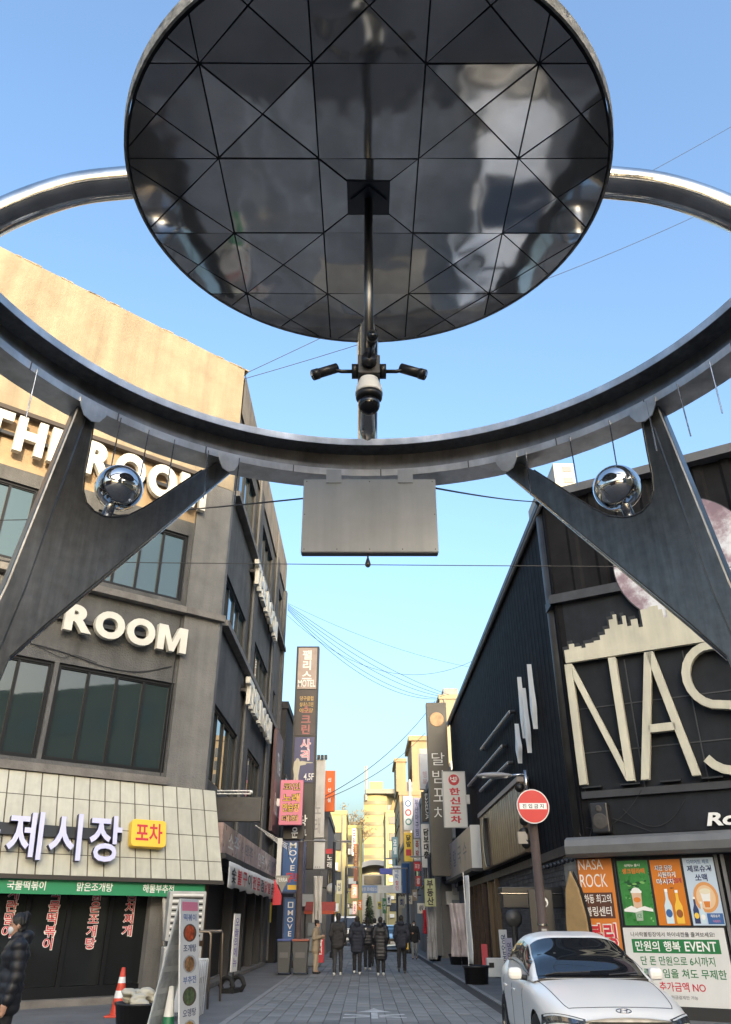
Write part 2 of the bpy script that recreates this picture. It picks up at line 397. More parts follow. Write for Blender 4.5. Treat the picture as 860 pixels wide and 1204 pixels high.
# fins with cradled spheres and rods
def fin(sgn):
    A = V((GX+sgn*-2.82, 6.23, 0)); r = V((sgn*-.757, -.653, 0))   # r points outwards along the fin
    f = Fr(A, r)
    z = lambda h: CAMZ+h
    pts = [(.10, 4.46), (.36, 2.5), (.62, 1.2), (.86, -.2), (1.05, -1.55), (.72, -1.55), (.55, -.2), (.36, .9), (.19, 1.90), (-.05, 2.25), (-1.70, 4.46), (-1.50, 4.46)]
    crad = [(-1.30, 4.27), (-1.10, 4.04), (-.873, 3.77), (-.72, 3.60), (-.58, 3.47), (-.46, 3.41), (-.36, 3.385), (-.26, 3.40), (-.17, 3.46), (-.12, 3.57), (-.10, 3.75), (-.10, 4.0), (-.09, 4.46)]
    pl = [(a, z(h)) for a, h in pts+crad]
    mb = MB(); mb.prism(f, pl, -.085, .085); o = mb.build('support_fin', steel_dark, gate, bev=.014)
    # bright cradle liner, slightly proud
    mb = MB()
    for k in range(len(crad)-1):
        a, b = crad[k], crad[k+1]
        mb.add([f.P(a[0], z(a[1])+.004, -.088), f.P(b[0], z(b[1])+.004, -.088), f.P(b[0], z(b[1])+.004, .088), f.P(a[0], z(a[1])+.004, .088)], [(0, 1, 2, 3)])
    mb.build('cradle_strip', steel_pipe, o, solid=.012)
    # edge flange (the heavier outer tube of the fin)
    mb = MB(); mb.prism(f, [(.103, z(4.455)), (.363, z(2.5)), (.623, z(1.2)), (.863, z(-.2)), (1.053, z(-1.55)), (.80, z(-1.55)), (.63, z(-.2)), (.40, z(1.2)), (.19, z(2.5)), (-.02, z(4.455))], -.102, .102); mb.build('edge_flange', steel_dark, o, bev=.02)
    mb = MB(); mb.tube([f.P(a, z(h)) for a, h in ((-1.66, 4.42), (-.84, 3.31), (-.05, 2.25), (.19, 1.91))], .03, 8); mb.build('edge_bead', steel, o, True)
    for a in (.0, -1.60):
        p = f.P(a, 0); d = V((p.x-GX, p.y-RY, 0)).normalized(); q = V((GX, RY, 0))+d*(RI-.006)
        ff = Fr((q.x, q.y, 0), (-d.y, d.x, 0))
        if ff.n.dot(d) > 0: ff = Fr((q.x, q.y, 0), (d.y, -d.x, 0))
        w_ = .15 if a > -1 else .12
        mb = MB(); mb.prism(ff, [(-w_, ZB+.05), (w_, ZB+.05), (w_*.95, ZB-.03), (w_*.55, ZB-.13), (0, ZB-.16), (-w_*.55, ZB-.13), (-w_*.95, ZB-.03)], 0, .012); mb.build('bracket_plate', steel_ring, o)
    c = f.P(-.479, CAMZ+3.775)
    mb = MB(); mb.ball(c, .232, 40, 24); sp = mb.build('sphere', chrome, gate, True)
    mb = MB(); mb.tube([f.P(-.40, CAMZ+3.42), c], .05, 12); mb.build('stem', steel, sp, True)
for s_ in (1, -1): fin(s_)
for px, py in ((40, 440), (133, 502), (172, 512), (204, 522), (240, 540), (277, 550), (625, 543), (670, 517), (718, 499), (770, 482), (802, 458), (831, 428)):
    p = onZ(px, py, ZB); d = V((p.x-GX, p.y-RY, 0)).normalized(); q = V((GX, RY, 0))+d*(RI-.012)
    mb = MB(); mb.tube([V((q.x, q.y, ZB+.04)), V((q.x+random.uniform(-.012, .012), q.y, ZB-random.uniform(.50, .56)))], .0065, 6); mb.build('hanging_rod', steel, gate)

# cameras at the end of the hanging pole
cx_, cy_, cz_ = GX, 4.44, CAMZ+3.545
cb = thing('camera_junction_box', 'small black cube junction box at the lower end of the hanging pole', 'junction box', (cx_, cy_, cz_))
J = Fr((cx_, cy_, cz_), (1, 0, 0))
MB().box(J, -.08, .08, -.075, .09, -.08, .08).build('housing', black_p, cb, bev=.006)
for s_ in (-1, 1):
    mb = MB(); mb.tube([J.P(s_*.08, .0), J.P(s_*.125, .0)], .055, 16); mb.build('side_flange', black_p, cb, True)
mb = MB(); mb.tube([J.P(0, .02, .08), J.P(0, .02, .13)], .055, 16); mb.build('front_flange', black_p, cb, True)
def bullet(loc, aim, label, arm):
    t = thing('bullet_camera', label, 'security camera', loc, 'bullet cameras on the hanging pole')
    d = V(aim).normalized(); p = V(loc)
    mb = MB(); mb.tube([p-d*.095, p+d*.07], .036, 18); b = mb.build('barrel', black_p, t, True)
    mb = MB(); mb.tube([p+d*.06, p+d*.105], [.040, .040], 18); mb.build('sun_hood', black_p, t, True)
    mb = MB(); mb.tube([p+d*.1, p+d*.107], .026, 16); mb.build('lens', glass_d, b, True)
    mb = MB(); mb.tube([V(a) for a in arm], .014, 8); mb.build('arm', black_p, t, True)
p = J.P(-.315, -.015, .02); bullet(p, (-.88, -.22, -.52), 'black bullet camera on the left arm of the hanging pole', [J.P(-.12, 0), J.P(-.20, 0), J.P(-.26, -.0, .02)])
p = J.P(.315, -.015, .02); bullet(p, (.88, -.22, -.50), 'black bullet camera on the right arm of the hanging pole', [J.P(.12, 0), J.P(.20, 0), J.P(.26, -.0, .02)])
p = J.P(.02, .12, .20); bullet(p, (.05, -.9, -.32), 'black bullet camera facing the viewer above the junction box', [J.P(0, .02, .12), J.P(.01, .08, .14), J.P(.02, .12, .16)])
dm = thing('dome_camera', 'white capped dome camera with black globe under the junction box', 'security camera', (cx_, cy_-.01, cz_-.15))
D_ = Fr((cx_, cy_-.01, cz_-.15), (1, 0, 0))
mb = MB(); mb.lathe(D_, [(0, .08), (.045, .08), (.07, .06), (.09, .0), (.098, -.05), (.098, -.07), (.0, -.07)], 28); mb.build('cap', white_p, dm, True)
mb = MB(); mb.lathe(D_, [(.0, -.07), (.094, -.07), (.094, -.10), (.08, -.115), (.0, -.115)], 28); mb.build('collar', black_p, dm, True)
mb = MB(); mb.ball(D_.P(0, -.155), .078, 24, 16); mb.build('globe', mat('black_gloss', (.008, .008, .01), .05), dm, True)
# grey display panel hung from the ring
PF = Fr((GX+.02, 7.375, 0), (1, 0, 0))
zt, zb = CAMZ+4.37, CAMZ+3.475
pn_k = [(x, z) for x in (-.70, -.35, 0, .35, .70) for z in (.03, .865)] + [(-.71, .45), (.71, .45)]
dp = thing('display_panel', 'plain grey rectangular panel hung from the ring between the fins', 'panel', (GX+.02, 7.5, zb))
MB().box(PF, -.735, .735, zb, zt, -.10, 0).build('housing', alu, dp, bev=.006)
mb = MB()
for x, z in pn_k: mb.tube([PF.P(x, zb+z, -.002), PF.P(x, zb+z, .004)], .007, 8)
mb.build('screw_heads', steel_dark, dp, kind='stuff')
for a in (-.40, .40): MB().box(PF, a-.085, a+.085, zt-.05, zt+.12, .0015, .012).build('bracket', alu, dp)
MB().box(PF, -.725, .725, zb-.012, zb-.001, -.09, -.004).build('underside_shade', mat('dark_underside_grey', (.07, .075, .08), .5), dp)  # dark strip standing in for shade on the panel's underside
wl = thing('hanging_bulb', 'tiny brown teardrop bulb hanging below the grey panel', 'bulb', (GX+.0, 7.40, zb-.03))
B_ = Fr((GX, 7.40, zb-.012), (1, 0, 0))
mb = MB(); mb.lathe(B_, [(0, 0), (.008, 0), (.01, -.045), (.02, -.08), (.03, -.115), (.028, -.14), (.015, -.155), (0, -.157)], 14); mb.build('bulb_glass', mat('brown_glass', (.07, .055, .05), .25), wl, True)
mb = MB(); mb.tube([B_.P(0, .02, -.02), B_.P(0, -.03)], .006, 6); mb.build('stalk', black_p, wl)
# ================================================================== LEFT CORNER BUILDING
s52, c52 = math.sin(R(52)), math.cos(R(52)); s59, c59 = math.sin(R(59.4)), math.cos(R(59.4))
LC = V((-4.2, 20.9, 0)); RC = V((4.6, 17.3, 0))
LF = Fr(LC, (s52, c52, 0)); LS = Fr(LC, (0, 1, 0)); RF = Fr(RC, (s59, -c59, 0)); RS = Fr(RC, (0, -1, 0))
def wall_sheet(mb, fr, a0, a1, b0, b1, ops, depth=.22, c=0.):
    """a wall face with real openings and their reveals"""
    xs = sorted({a0, a1, *[o[0] for o in ops], *[o[1] for o in ops]}); ys = sorted({b0, b1, *[o[2] for o in ops], *[o[3] for o in ops]})
    for i in range(len(xs)-1):
        for j in range(len(ys)-1):
            mx, my = (xs[i]+xs[i+1])/2, (ys[j]+ys[j+1])/2
            if any(o[0] < mx < o[1] and o[2] < my < o[3] for o in ops): continue
            mb.add([fr.P(xs[i], ys[j], c), fr.P(xs[i+1], ys[j], c), fr.P(xs[i+1], ys[j+1], c), fr.P(xs[i], ys[j+1], c)], [(0, 1, 2, 3)])
    for x0, x1, y0, y1 in ops:
        q = [(x0, y0), (x1, y0), (x1, y1), (x0, y1)]
        for k in range(4):
            p, r_ = q[k], q[(k+1) % 4]
            mb.add([fr.P(*p, c), fr.P(*r_, c), fr.P(*r_, c-depth), fr.P(*p, c-depth)], [(3, 2, 1, 0)])
    return mb
def window(fr, parent, a0, a1, b0, b1, nb, c=-.12, gm=None, fm=None, fw=.07, mw=.06, heads=()):
    mb = MB(); fm = fm or frame_dk; gm = gm or glass
    mb.box(fr, a0, a1, b0, b0+fw, c-.07, c+.05); mb.box(fr, a0, a1, b1-fw, b1, c-.07, c+.05)
    mb.box(fr, a0, a0+fw, b0+fw, b1-fw, c-.07, c+.05); mb.box(fr, a1-fw, a1, b0+fw, b1-fw, c-.07, c+.05)
    bw = (a1-a0-2*fw)/nb
    for k in range(1, nb):
        x = a0+fw+k*bw; mb.box(fr, x-mw/2, x+mw/2, b0+fw, b1-fw, c-.07, c+(.045 if k % 2 == 0 else .03))
    wn = mb.build('window', fm, parent)
    for k in range(nb):
        x0 = a0+fw+k*bw+(mw/2 if k else 0); x1 = a0+fw+(k+1)*bw-(mw/2 if k < nb-1 else 0)
        d = .02 if k % 2 else .0; t = random.uniform(-.004, .004); s = random.uniform(-.004, .004)
        MB().add([fr.P(x0, b0+fw, c-.03+d+t), fr.P(x1, b0+fw, c-.03+d-t), fr.P(x1, b1-fw, c-.03+d-t+s), fr.P(x0, b1-fw, c-.03+d+t+s)], [(0, 1, 2, 3)]).build('pane', gm, wn)
        # sash bars round each pane
    mb = MB()
    for k in range(nb):
        x0 = a0+fw+k*bw; x1 = x0+bw; e = .035
        for (p0, p1, q0, q1) in ((x0, x1, b0+fw, b0+fw+e), (x0, x1, b1-fw-e, b1-fw), (x0, x0+e, b0+fw+e, b1-fw-e), (x1-e, x1, b0+fw+e, b1-fw-e)):
            mb.box(fr, p0+.001, p1-.001, q0+.001, q1-.001, c-.02, c+.022)
    mb.build('sash', fm, wn)
    return wn
lb = thing('corner_building', 'grey and tan four-storey stucco building with dark framed windows on the left corner', 'building', LC)
opsF = [(-3.95, -1.24, 9.5, 11.55), (-8.2, -5.55, 9.5, 11.6), (-4.2, -1.14, 4.88, 7.18), (-7.4, -4.3, 4.88, 7.18), (-12.4, -9.2, 9.5, 11.6), (-11.5, -8.3, 4.88, 7.18)]
doorF = (-9.5, -.95, .12, 2.42)
mb = MB(); wall_sheet(mb, LF, -14, -1.12, 0, 12.0, opsF+[doorF], .24); mb.build('front_wall', stucco_shaded, lb)
mb = MB(); wall_sheet(mb, LF, -14, -1.12, 12.0, 13.75, []); mb.build('upper_wall', mat('weathered_sunlit_stucco', (.36, .265, .165), .92, 0, (1.3, .18), (28, .35), streak=(1.5, .25)), lb)  # this tan also carries part of the sunlight on the upper wall
mb = MB(); mb.prism(Fr(LF.P(0, 0, 0), LF.r), [(-14, 13.75), (-.0, 13.45), (-.0, 18.25), (-8.1, 18.72), (-14, 18.95)], -.3, .10); mb.build('parapet', stucco_sunlit, lb)
mb = MB(); mb.box(LF, -14, -1.05, 13.48, 13.60, .03, .26); mb.build('eave', mat('dark_eave', (.06, .05, .045), .8), lb)
# corner pillar
P0, P1 = -1.12, .10
mb = MB(); mb.prism(Fr((0, 0, 0), (1, 0, 0), (0, 1, 0)), [tuple(LF.P(P0, 0, .10)[:2]), tuple(LF.P(-.02, 0, .10)[:2]), tuple(LS.P(.12, 0, .07)[:2]), tuple(LS.P(.12, 0, -.3)[:2]), tuple(LF.P(P0, 0, -.3)[:2])], 0, 13.44); mb.build('corner_pillar', pillar_m, lb)
opsS = [(.5, 4.7, 13.9, 16.0), (6.3, 10.6, 13.9, 16.0), (12.6, 15.2, 14.6, 15.9), (.5, 4.6, 9.4, 10.9), (7.0, 11.3, 9.4, 11.0), (13.2, 14.6, 9.9, 10.9), (.35, 4.75, 4.9, 6.95), (7.0, 10.7, 4.9, 7.05)]
opsG = [(1.0, 15.2, .1, 2.95)]
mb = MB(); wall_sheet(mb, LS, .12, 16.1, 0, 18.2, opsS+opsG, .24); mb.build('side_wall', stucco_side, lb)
mb = MB(); wall_sheet(mb, LS, .12, 16.1, 16.6, 18.23, [], c=.06); mb.build('side_parapet', mat('tan_grey_stucco', (.30, .26, .21), .92, 0, (1.2, .25), (26, .4), streak=(1.3, .3)), lb)
for a in (5.3, 11.6, 15.7): MB().box(LS, a, a+.75 if a < 15 else 16.1, 3.1, 16.58, .0, .16).build('pilaster', stucco_side, lb)
ft = [LF.P(-14, 0, -.3), LF.P(-.3, 0, -.32), LS.P(.2, 0, -.32), LS.P(16.1, 0, -.3), V((-16, 37, 0)), V((-16, 12.3, 0))]
mb = MB(); mb.prism(Fr((0, 0, 0), (1, 0, 0), (0, 1, 0)), [tuple(p[:2]) for p in ft], .02, 18.0); mb.build('inner_core', black_t, lb)  # black solid added inside the walls to block light
MB().box(LS, 16.1, 16.4, 0, 18.1, -11.8, 0).build('end_wall', stucco_side, lb)
# ledges
for fr, a0, a1, b in ((LF, -14, -1.1, 9.2), (LS, .14, 16.0, 9.2), (LS, .14, 16.0, 13.5), (LF, -14, -1.1, 4.66)):
    MB().box(fr, a0, a1, b-.09, b+.09, .012, .24).build('ledge', ledge_m, lb)
MB().box(LF, -1.13, .06, 9.11, 9.29, .101, .26).build('ledge', ledge_m, lb)
for i, o in enumerate(opsF): window(LF, lb, *o, nb=4, gm=(glass if o[2] > 8 else mat('window_glass_dark', (.022, .035, .038), .02, bump=(1.1, .012), spec=1.0)))
for o in opsS: window(LS, lb, *o, nb=4 if o[1]-o[0] > 2 else 1)
# loose service cables on the facade
for pts, rad in (([(-6.5, 7.6), (-4.3, 7.45), (-3.2, 7.28), (-2.2, 7.3), (-1.3, 7.62)], .012), ([(-4.9, 7.5), (-4.2, 7.3), (-3.9, 7.42), (-3.3, 7.33)], .008), ([(-1.25, 4.8), (-1.22, 7.6), (-1.2, 9.1)], .014), ([(-8, 9.42), (-5.6, 9.40), (-4.0, 9.33), (-1.3, 9.36)], .01)):
    mb = MB(); mb.tube(spline([LF.P(a, b, .035) for a, b in pts], 6), rad, 5); mb.build('service_cable', cable_m, lb)
mb = MB(); mb.tube([LS.P(5.2, 3.3, .10), LS.P(5.2, 17.8, .10)], .05, 8); mb.tube([LS.P(11.5, 3.3, .10), LS.P(11.5, 17.8, .10)], .04, 8); mb.build('downpipe', mat('dull_pipe', (.12, .12, .118), .6), lb)
rr_ = random.Random(21)
for k in range(26):
    a = -12+rr_.random()*11.8; b_ = 18.25-.058*a if a > -8.1 else 18.74
    MB().box(LF, a, a+rr_.uniform(.1, .5), b_-.03, b_+rr_.uniform(.004, .018), -.2, .112).build('coping_chip', stucco_sunlit, lb)
# channel letter signs
def letters(name, label, fr, items, b0, b1, c, depth, base, parent_wall=None, m=None, group=None):
    t = thing(name, label, 'sign', base, group)
    for ch, a0, a1 in items:
        mb = MB(); w_ = a1-a0; h_ = b1-b0
        if ch == 'M': mb.prism(fr, [(a0+w_*x, b0+h_*y) for x, y in ((0, 0), (.23, 0), (.23, .62), (.42, .0), (.58, .0), (.77, .62), (.77, 0), (1, 0), (1, 1), (.70, 1), (.5, .36), (.30, 1), (0, 1))], c, c+depth)
        else: txt(mb, fr, ch, a0, a1, b0-(.02 if ch == 'O' else 0), b1+(.02 if ch == 'O' else 0), c, ext=depth, off=.05, res=5)
        mb.build('letter', m or letter_m, t)
    mb = MB(); mb.box(fr, items[0][1]+.05, items[-1][2]-.05, (b0+b1)/2-.05, (b0+b1)/2+.05, .01, c-.01); mb.build('mounting_rail', black_p, t)
    return t
letters('letter_sign', 'large ivory block letters on the sunlit tan wall just under the left building parapet', LF,
        [('T', -7.42, -6.62), ('H', -6.5, -5.75), ('E', -5.62, -5.05), ('R', -4.66, -3.88), ('O', -3.8, -2.92), ('O', -2.82, -1.94), ('M', -1.84, -.98)], 12.33, 13.38, .16, .16, LF.P(-4, 12.3, .1))
letters('letter_sign', 'ivory block letters above the widest window of the left building, partly behind the steel fin', LF,
        [('T', -7.0, -6.3), ('H', -6.2, -5.5), ('E', -5.4, -4.85), ('R', -4.36, -3.66), ('O', -3.6, -2.82), ('O', -2.76, -1.98), ('M', -1.9, -1.06)], 7.93, 8.62, .14, .16, LF.P(-4, 7.9, .1))
for b, lab in ((12.35, 'upper of two ivory block letter signs on the street side of the left building'), (8.0, 'lower of two ivory THE ROOM signs on the street side of the left building')):
    letters('letter_sign', lab, LS, [('T', 4.45, 5.25), ('H', 5.4, 6.25), ('E', 6.4, 7.1), ('R', 7.5, 8.3), ('O', 8.4, 9.3), ('O', 9.4, 10.3), ('M', 10.4, 11.3)], b, b+.85, .18, .15, LS.P(6, b, .1))

# ------------------------------------------------------------------ tiled awning of the market restaurant
aw = thing('tiled_awning', 'sloping awning clad in beige enamel tiles over the corner restaurant', 'awning', LF.P(-3, 2.4, .3))
def slope(a, t, out=0.):                                      # t from the bottom (0) to the top (1)
    return LF.P(a, 2.44+t*2.12, .62-.46*t+out)
A0, A1 = -10.4, .32
mb = MB(); mb.add([slope(A0, 0), slope(A1+.12, 0), slope(A1-.06, 1), slope(A0, 1), LF.P(A0, 2.44, .1), LF.P(A1+.05, 2.44, .02), LF.P(A1-.06, 4.56, .02), LF.P(A0, 4.56, .02)],
    [(0, 1, 2, 3), (0, 4, 5, 1), (3, 2, 6, 7), (1, 5, 6, 2), (0, 3, 7, 4)]); mb.build('backing', tile_back, aw)
rows = [0, .2, .47, .76, 1.]; n = 29
for i in range(n):
    for j in range(4):
        t0, t1 = rows[j]+.004, rows[j+1]-.004
        def xa(k, t): return A0+(A1+.12-.18*t-A0)*k/n
        o_ = random.uniform(.012, .022)
        q = [(i, t0), (i+1, t0), (i+1, t1), (i, t1)]
        lo = [slope(xa(k, t)+(.012 if k == i else -.012), t, .002) for k, t in q]; hi = [slope(xa(k, t)+(.017 if k == i else -.017), t, o_) for k, t in q]
        MB().add(lo+hi, [(4, 5, 6, 7), (0, 1, 5, 4), (1, 2, 6, 5), (2, 3, 7, 6), (3, 0, 4, 7)]).build('tile', tile_m, aw)
mb = MB(); mb.box(LF, A0, A1+.14, 2.36, 2.44, .02, .64); mb.build('bottom_trim', mat('dark_bronze', (.05, .045, .04), .5), aw)
SLF = Fr(slope(0, 0, .05), LF.r, slope(0, 1)-slope(0, 0))        # frame lying on the awning's slope
def slp(x, y, c=.1): return SLF.px(x, y, c)
ms = thing('market_sign', 'lilac channel lettering of the corner restaurant on a black rail across the beige tiles', 'sign', LF.P(-3, 3.2, .5))
a_, b_ = slp(-62, 985); a2, b2 = slp(147, 978)
MB().box(SLF, a_, a2-.05, (b_+b2)/2-.02, (b_+b2)/2+.22, .0, .06).build('rail', black_p, ms)
for ch, xl, xr, yt, yb in (('국', -52, 2, 957, 1012), ('제', 3, 52, 957, 1011), ('시', 53, 97, 959, 1012), ('장', 101, 143, 962, 1014)):
    p0 = slp(xl, yb); p1 = slp(xr, yt); mb = MB(); txt(mb, SLF, ch, p0[0], p1[0], p0[1], p1[1], .08, ext=.12, off=.022)
    o = mb.build('letter', mat('navy_return', (.02, .02, .05), .4), ms)
    mb = MB(); txt(mb, SLF, ch, p0[0], p1[0], p0[1], p1[1], .203, off=.018); mb.build('letter_face', lilac_p, o)
yb_ = thing('yellow_sign_box', 'small yellow rounded box sign with red lettering at the right end of the awning', 'sign', slp and SLF.P(*slp(172, 996), .1))
p0 = slp(152, 996); p1 = slp(194, 967); bw_, bh_ = p1[0]-p0[0], p1[1]-p0[1]; rr = .09
rp = []
for (cx0, cy0, a0_) in ((p1[0]-rr, p1[1]-rr, 0), (p0[0]+rr, p1[1]-rr, 90), (p0[0]+rr, p0[1]+rr, 180), (p1[0]-rr, p0[1]+rr, 270)):
    rp += [(cx0+rr*math.cos(R(a0_+k*22.5)), cy0+rr*math.sin(R(a0_+k*22.5))) for k in range(5)]
MB().prism(SLF, rp, .02, .2).build('box', yellow_p, yb_, bev=.012)
lettering(yb_, SLF, '포차', p0[0]+.1, p1[0]-.1, p0[1]+.08, p1[1]-.08, .203, red_p, off=.022)
gs = thing('green_banner', 'long green strip sign with white dish names hung under the awning', 'sign', LF.P(-3, 2.1, .5))
MB().box(LF, -10.2, .02, 2.08, 2.39, .50, .53).build('panel', green_p, gs)
for tx, xl, xr in (('국물떡볶이', 7, 55), ('맑은조개탕', 90, 134), ('해물부추전', 168, 206)):
    p0 = LF.px(xl, 1048, .54); p1 = LF.px(xr, 1036, .54); lettering(gs, LF, tx, p0[0], p1[0], 2.15, 2.33, .534, white_t, off=.015)
# restaurant glass front
rf = thing('restaurant_front', 'dark glazed restaurant front under the awning with red vertical menu lettering', 'shopfront', LF.P(-3, 0, -.1))
mb = MB(); edges = [-9.5, -8.3, -7.1, -5.9, -4.75, -3.85, -2.95, -2.0, -.97]
mb.box(LF, -9.5, -.96, .12, .34, -.2, -.06); mb.box(LF, -9.5, -.96, 2.3, 2.42, -.2, -.06)
for e in edges: mb.box(LF, e-.045, e+.045, .34, 2.3, -.2, -.06)
mb.build('door_frame', frame_dk, rf)
MB().box(LF, -9.6, -.9, .0, .13, -.05, .28).build('step', ledge_m, rf)
shop_glass = mat('tinted_shop_glass', (.014, .016, .017), .05, 0, bump=(.8, .03), spec=.35)
names = ['국물떡볶이', '맑은조개탕', '해물부추전', '김치찌개', '계란말이', '국물떡볶이', '맑은조개탕', '김치찌개']
for k in range(8):
    x0, x1 = edges[k]+.046, edges[k+1]-.046
    pn = MB().box(LF, x0, x1, .345, 2.295, -.14, -.12).build('glass_panel', shop_glass, rf)
    xm = (x0+x1)/2+(.12 if k < 7 else -.05); v = '\n'.join(names[k])
    h = .24*len(names[k])
    lettering(pn, LF, v, xm-.13, xm+.13, 2.22-h, 2.22, -.1185, white_t, off=.045, line=1.0, name='lettering_outline')
    lettering(pn, LF, v, xm-.115, xm+.115, 2.205-h+.03, 2.205, -.1165, red_p, off=.012, line=1.0)
# clear plastic curtain and its rope
mb = MB()
def cur(u_, v_):
    a = -1.0+u_*.95; c = .42-.28*abs(v_-.0)*0+.10*math.sin(u_*16+v_*2)*(.4+v_)+.25*v_
    return LF.P(a+.12*v_*(1-u_), 2.06-v_*1.98, c)
mb.grid(cur, 40, 14); cu = mb.build('plastic_curtain', mat('cloudy_plastic', (.16, .16, .15), .22, 0, (3, .4), (6, .3)), None, True, label='cloudy grey plastic rain curtain gathered at the right end of the restaurant front', cat='curtain', base=LF.P(-.6, 0, .4)); 
# ------------------------------------------------------------------ street-side shop of the left building
sh = thing('recessed_shop', 'dark recessed ground-floor shop with brown door on the street side of the left building', 'shopfront', LS.P(8, 0, 0))
MB().box(LS, 1.0, 15.2, .1, 2.95, -2.0, -1.9).build('back_panel', wood_m, sh)
MB().box(LS, 1.0, 15.2, .02, .12, -2.0, .1).build('floor_step', ledge_m, sh)
for k in range(9): MB().box(LS, 1.1+k*.17, 1.19+k*.17, .12, 2.93, -.22, -.12).build('slat', col('amber_slat', (.11, .055, .02), .5), sh)
d_ = MB().box(LS, 9.3, 11.9, .12, 2.5, -.6, -.52).build('door', wood_m, sh); MB().box(LS, 9.5, 9.56, 1.0, 1.5, -.52, -.46).build('handle', steel, d_)
for a in (6.4, 9.2, 12.0, 14.0): MB().box(LS, a-.09, a+.09, .12, 2.95, -.7, -.02).build('post', black_trim, sh)
MB().box(LS, 14.1, 15.2, .12, 2.95, -.25, -.1).build('side_panel', mat('grey_panel', (.12, .12, .12), .6, 0, (2, .3)), sh)
fs = thing('shop_fascia', 'faded pink patterned fascia above the recessed shop on the left street side', 'sign', LS.P(8, 3, .3))
MB().box(LS, 1.0, 15.6, 3.16, 3.9, .02, .42).build('panel', mat('faded_pink_panel', (.50, .36, .33), .3, 0, (1.6, .5), streak=(3, .3)), fs)
MB().box(LS, .9, 15.7, 3.02, 3.15, .02, .55).build('trim', black_trim, fs)
for k, tx in enumerate(('소주', '맥주', '안주', '한잔')): lettering(fs, LS, tx, 2.0+k*3.3, 3.9+k*3.3, 3.3, 3.75, .424, grey_t if k % 2 else white_t)
bn = thing('cloth_banner', 'white cloth banner with red and dark lettering sagging over the recessed shop', 'banner', LS.P(8, 2.4, .5))
mb = MB()
def bsh(u_, v_):
    a = 1.3+u_*12.2; return LS.P(a, 2.98-v_*.62-.03*math.sin(u_*40)*v_, .60+.035*math.sin(u_*52)*v_+.02*math.sin(u_*17))
mb.grid(bsh, 90, 4); mb.build('cloth', white_board, bn, True, solid=.006)
for k, ch in enumerate('숯불구이전문점닭발곱창'): lettering(bn, LS, ch, 1.6+k*1.08, 2.45+k*1.08, 2.48, 2.86, .642, red_p if k % 3 else black_t, off=.02)
bb = thing('blank_sign_box', 'blank black signboard on white arms beside the left building corner', 'sign', LS.P(4, 4.3, .5))
q0 = LS.px(246, 965, .35); q1 = LS.px(306, 938, .35)
mb = MB(); BF = FY(22.9); p0 = onY(245, 966, 22.9); p1 = onY(308, 937, 22.9)
MB().box(BF, p0.x, p1.x, p0.z, p1.z, -.18, 0).build('box', black_p, bb, bev=.015)
MB().box(BF, p0.x+.06, p1.x-.06, p0.z+.06, p1.z-.06, .001, .006).build('face', mat('slate_face', (.03, .03, .033), .5, 0, (4, .4)), bb)
mb = MB()
for z in (.08, .16): mb.tube([V((p0.x+.0, 22.85, p1.z+z)), V((p1.x-.3, 22.85, p1.z+z))], .018, 6)
mb.ball(V((p1.x-.3, 22.85, p1.z+.12)), .05); mb.build('arm', white_p, bb)
ar = thing('awning_frame', 'white bare awning frame of thin bars on the left street side', 'awning frame', LS.P(12, 4.6, .5))
for k in range(5):
    y = 31+k*1.3; mb = MB(); mb.tube([V((-4.1, y, 4.75)), V((-2.95-.05*k, y+.3, 4.15))], .011, 5); mb.build('bar', white_p, ar)
mb = MB(); mb.tube([V((-2.92, 31.0, 4.13)), V((-3.35, 36.6, 4.13))], .02, 6); mb.tube([V((-4.1, 30.8, 4.75)), V((-4.1, 36.2, 4.75))], .02, 6); mb.build('rail', white_p, ar)
MB().box(WF, -3.60, -3.42, 2.9, 4.6, -34.2, -34.0).build('upright', white_p, ar)
vs_ = thing('vertical_sign', 'dark maroon vertical sign with white lettering on the far end of the left building', 'sign', LS.P(15.9, 5, .4))
MB().box(LS, 13.3, 16.0, 4.9, 9.1, .18, .32).build('panel', col('maroon_panel', (.075, .03, .04), .4), vs_)
lettering(vs_, LS, 'The\nRoom', 13.7, 15.6, 5.6, 8.2, .324, white_t, line=1.4)
# ================================================================== RIGHT BLACK BUILDING
rb = thing('black_clad_building', 'black corrugated building on the right corner with giant cream letters and moon disc', 'building', RC)
RH = 11.05
ft = [RC+V((-.0, 0, 0)), RF.P(9, 0), V((15, 20, 0)), V((15, 42.2, 0)), RS.P(-24.9, 0)]
core = [tuple((p+V((.25 if i in (0, 4) else 0, .3 if i < 2 else 0, 0)))[:2]) for i, p in enumerate(ft)]
MB().prism(Fr((0, 0, 0), (1, 0, 0), (0, 1, 0)), core, .02, RH-.1).build('inner_core', black_t, rb)
# corrugated cladding on both faces (the round corner too)
def ribbed(fr, a0, a1, b0, b1, pitch=.22, d=.03, c=.0):
    mb = MB(); a = a0; pts = []
    while a < a1-1e-6:
        for da, dc in ((0, 0), (.55, 0), (.66, d), (.89, d)):
            x = a+da*pitch
            if x < a1: pts.append((x, c+dc))
        a += pitch
    pts.append((a1, c))
    vs = [fr.P(x, b, cc) for x, cc in pts for b in (b0, b1)]
    return mb.add(vs, [(2*i, 2*i+2, 2*i+3, 2*i+1) for i in range(len(pts)-1)])
ribbed(RS, -24.9, -.45, 3.1, RH, .42, .006).build('street_cladding', black_wall, rb)
ribbed(RF, .12, 9, 8.5, RH, .62, .05).build('upper_cladding', black_wall, rb)
mb = MB(); wall_sheet(mb, RF, .06, 9, 3.14, 8.3, []); mb.build('front_cladding', mat('black_flat_cladding', (.013, .016, .022), .62, 0, (1.5, .4), streak=(2, .4), spec=.25), rb)
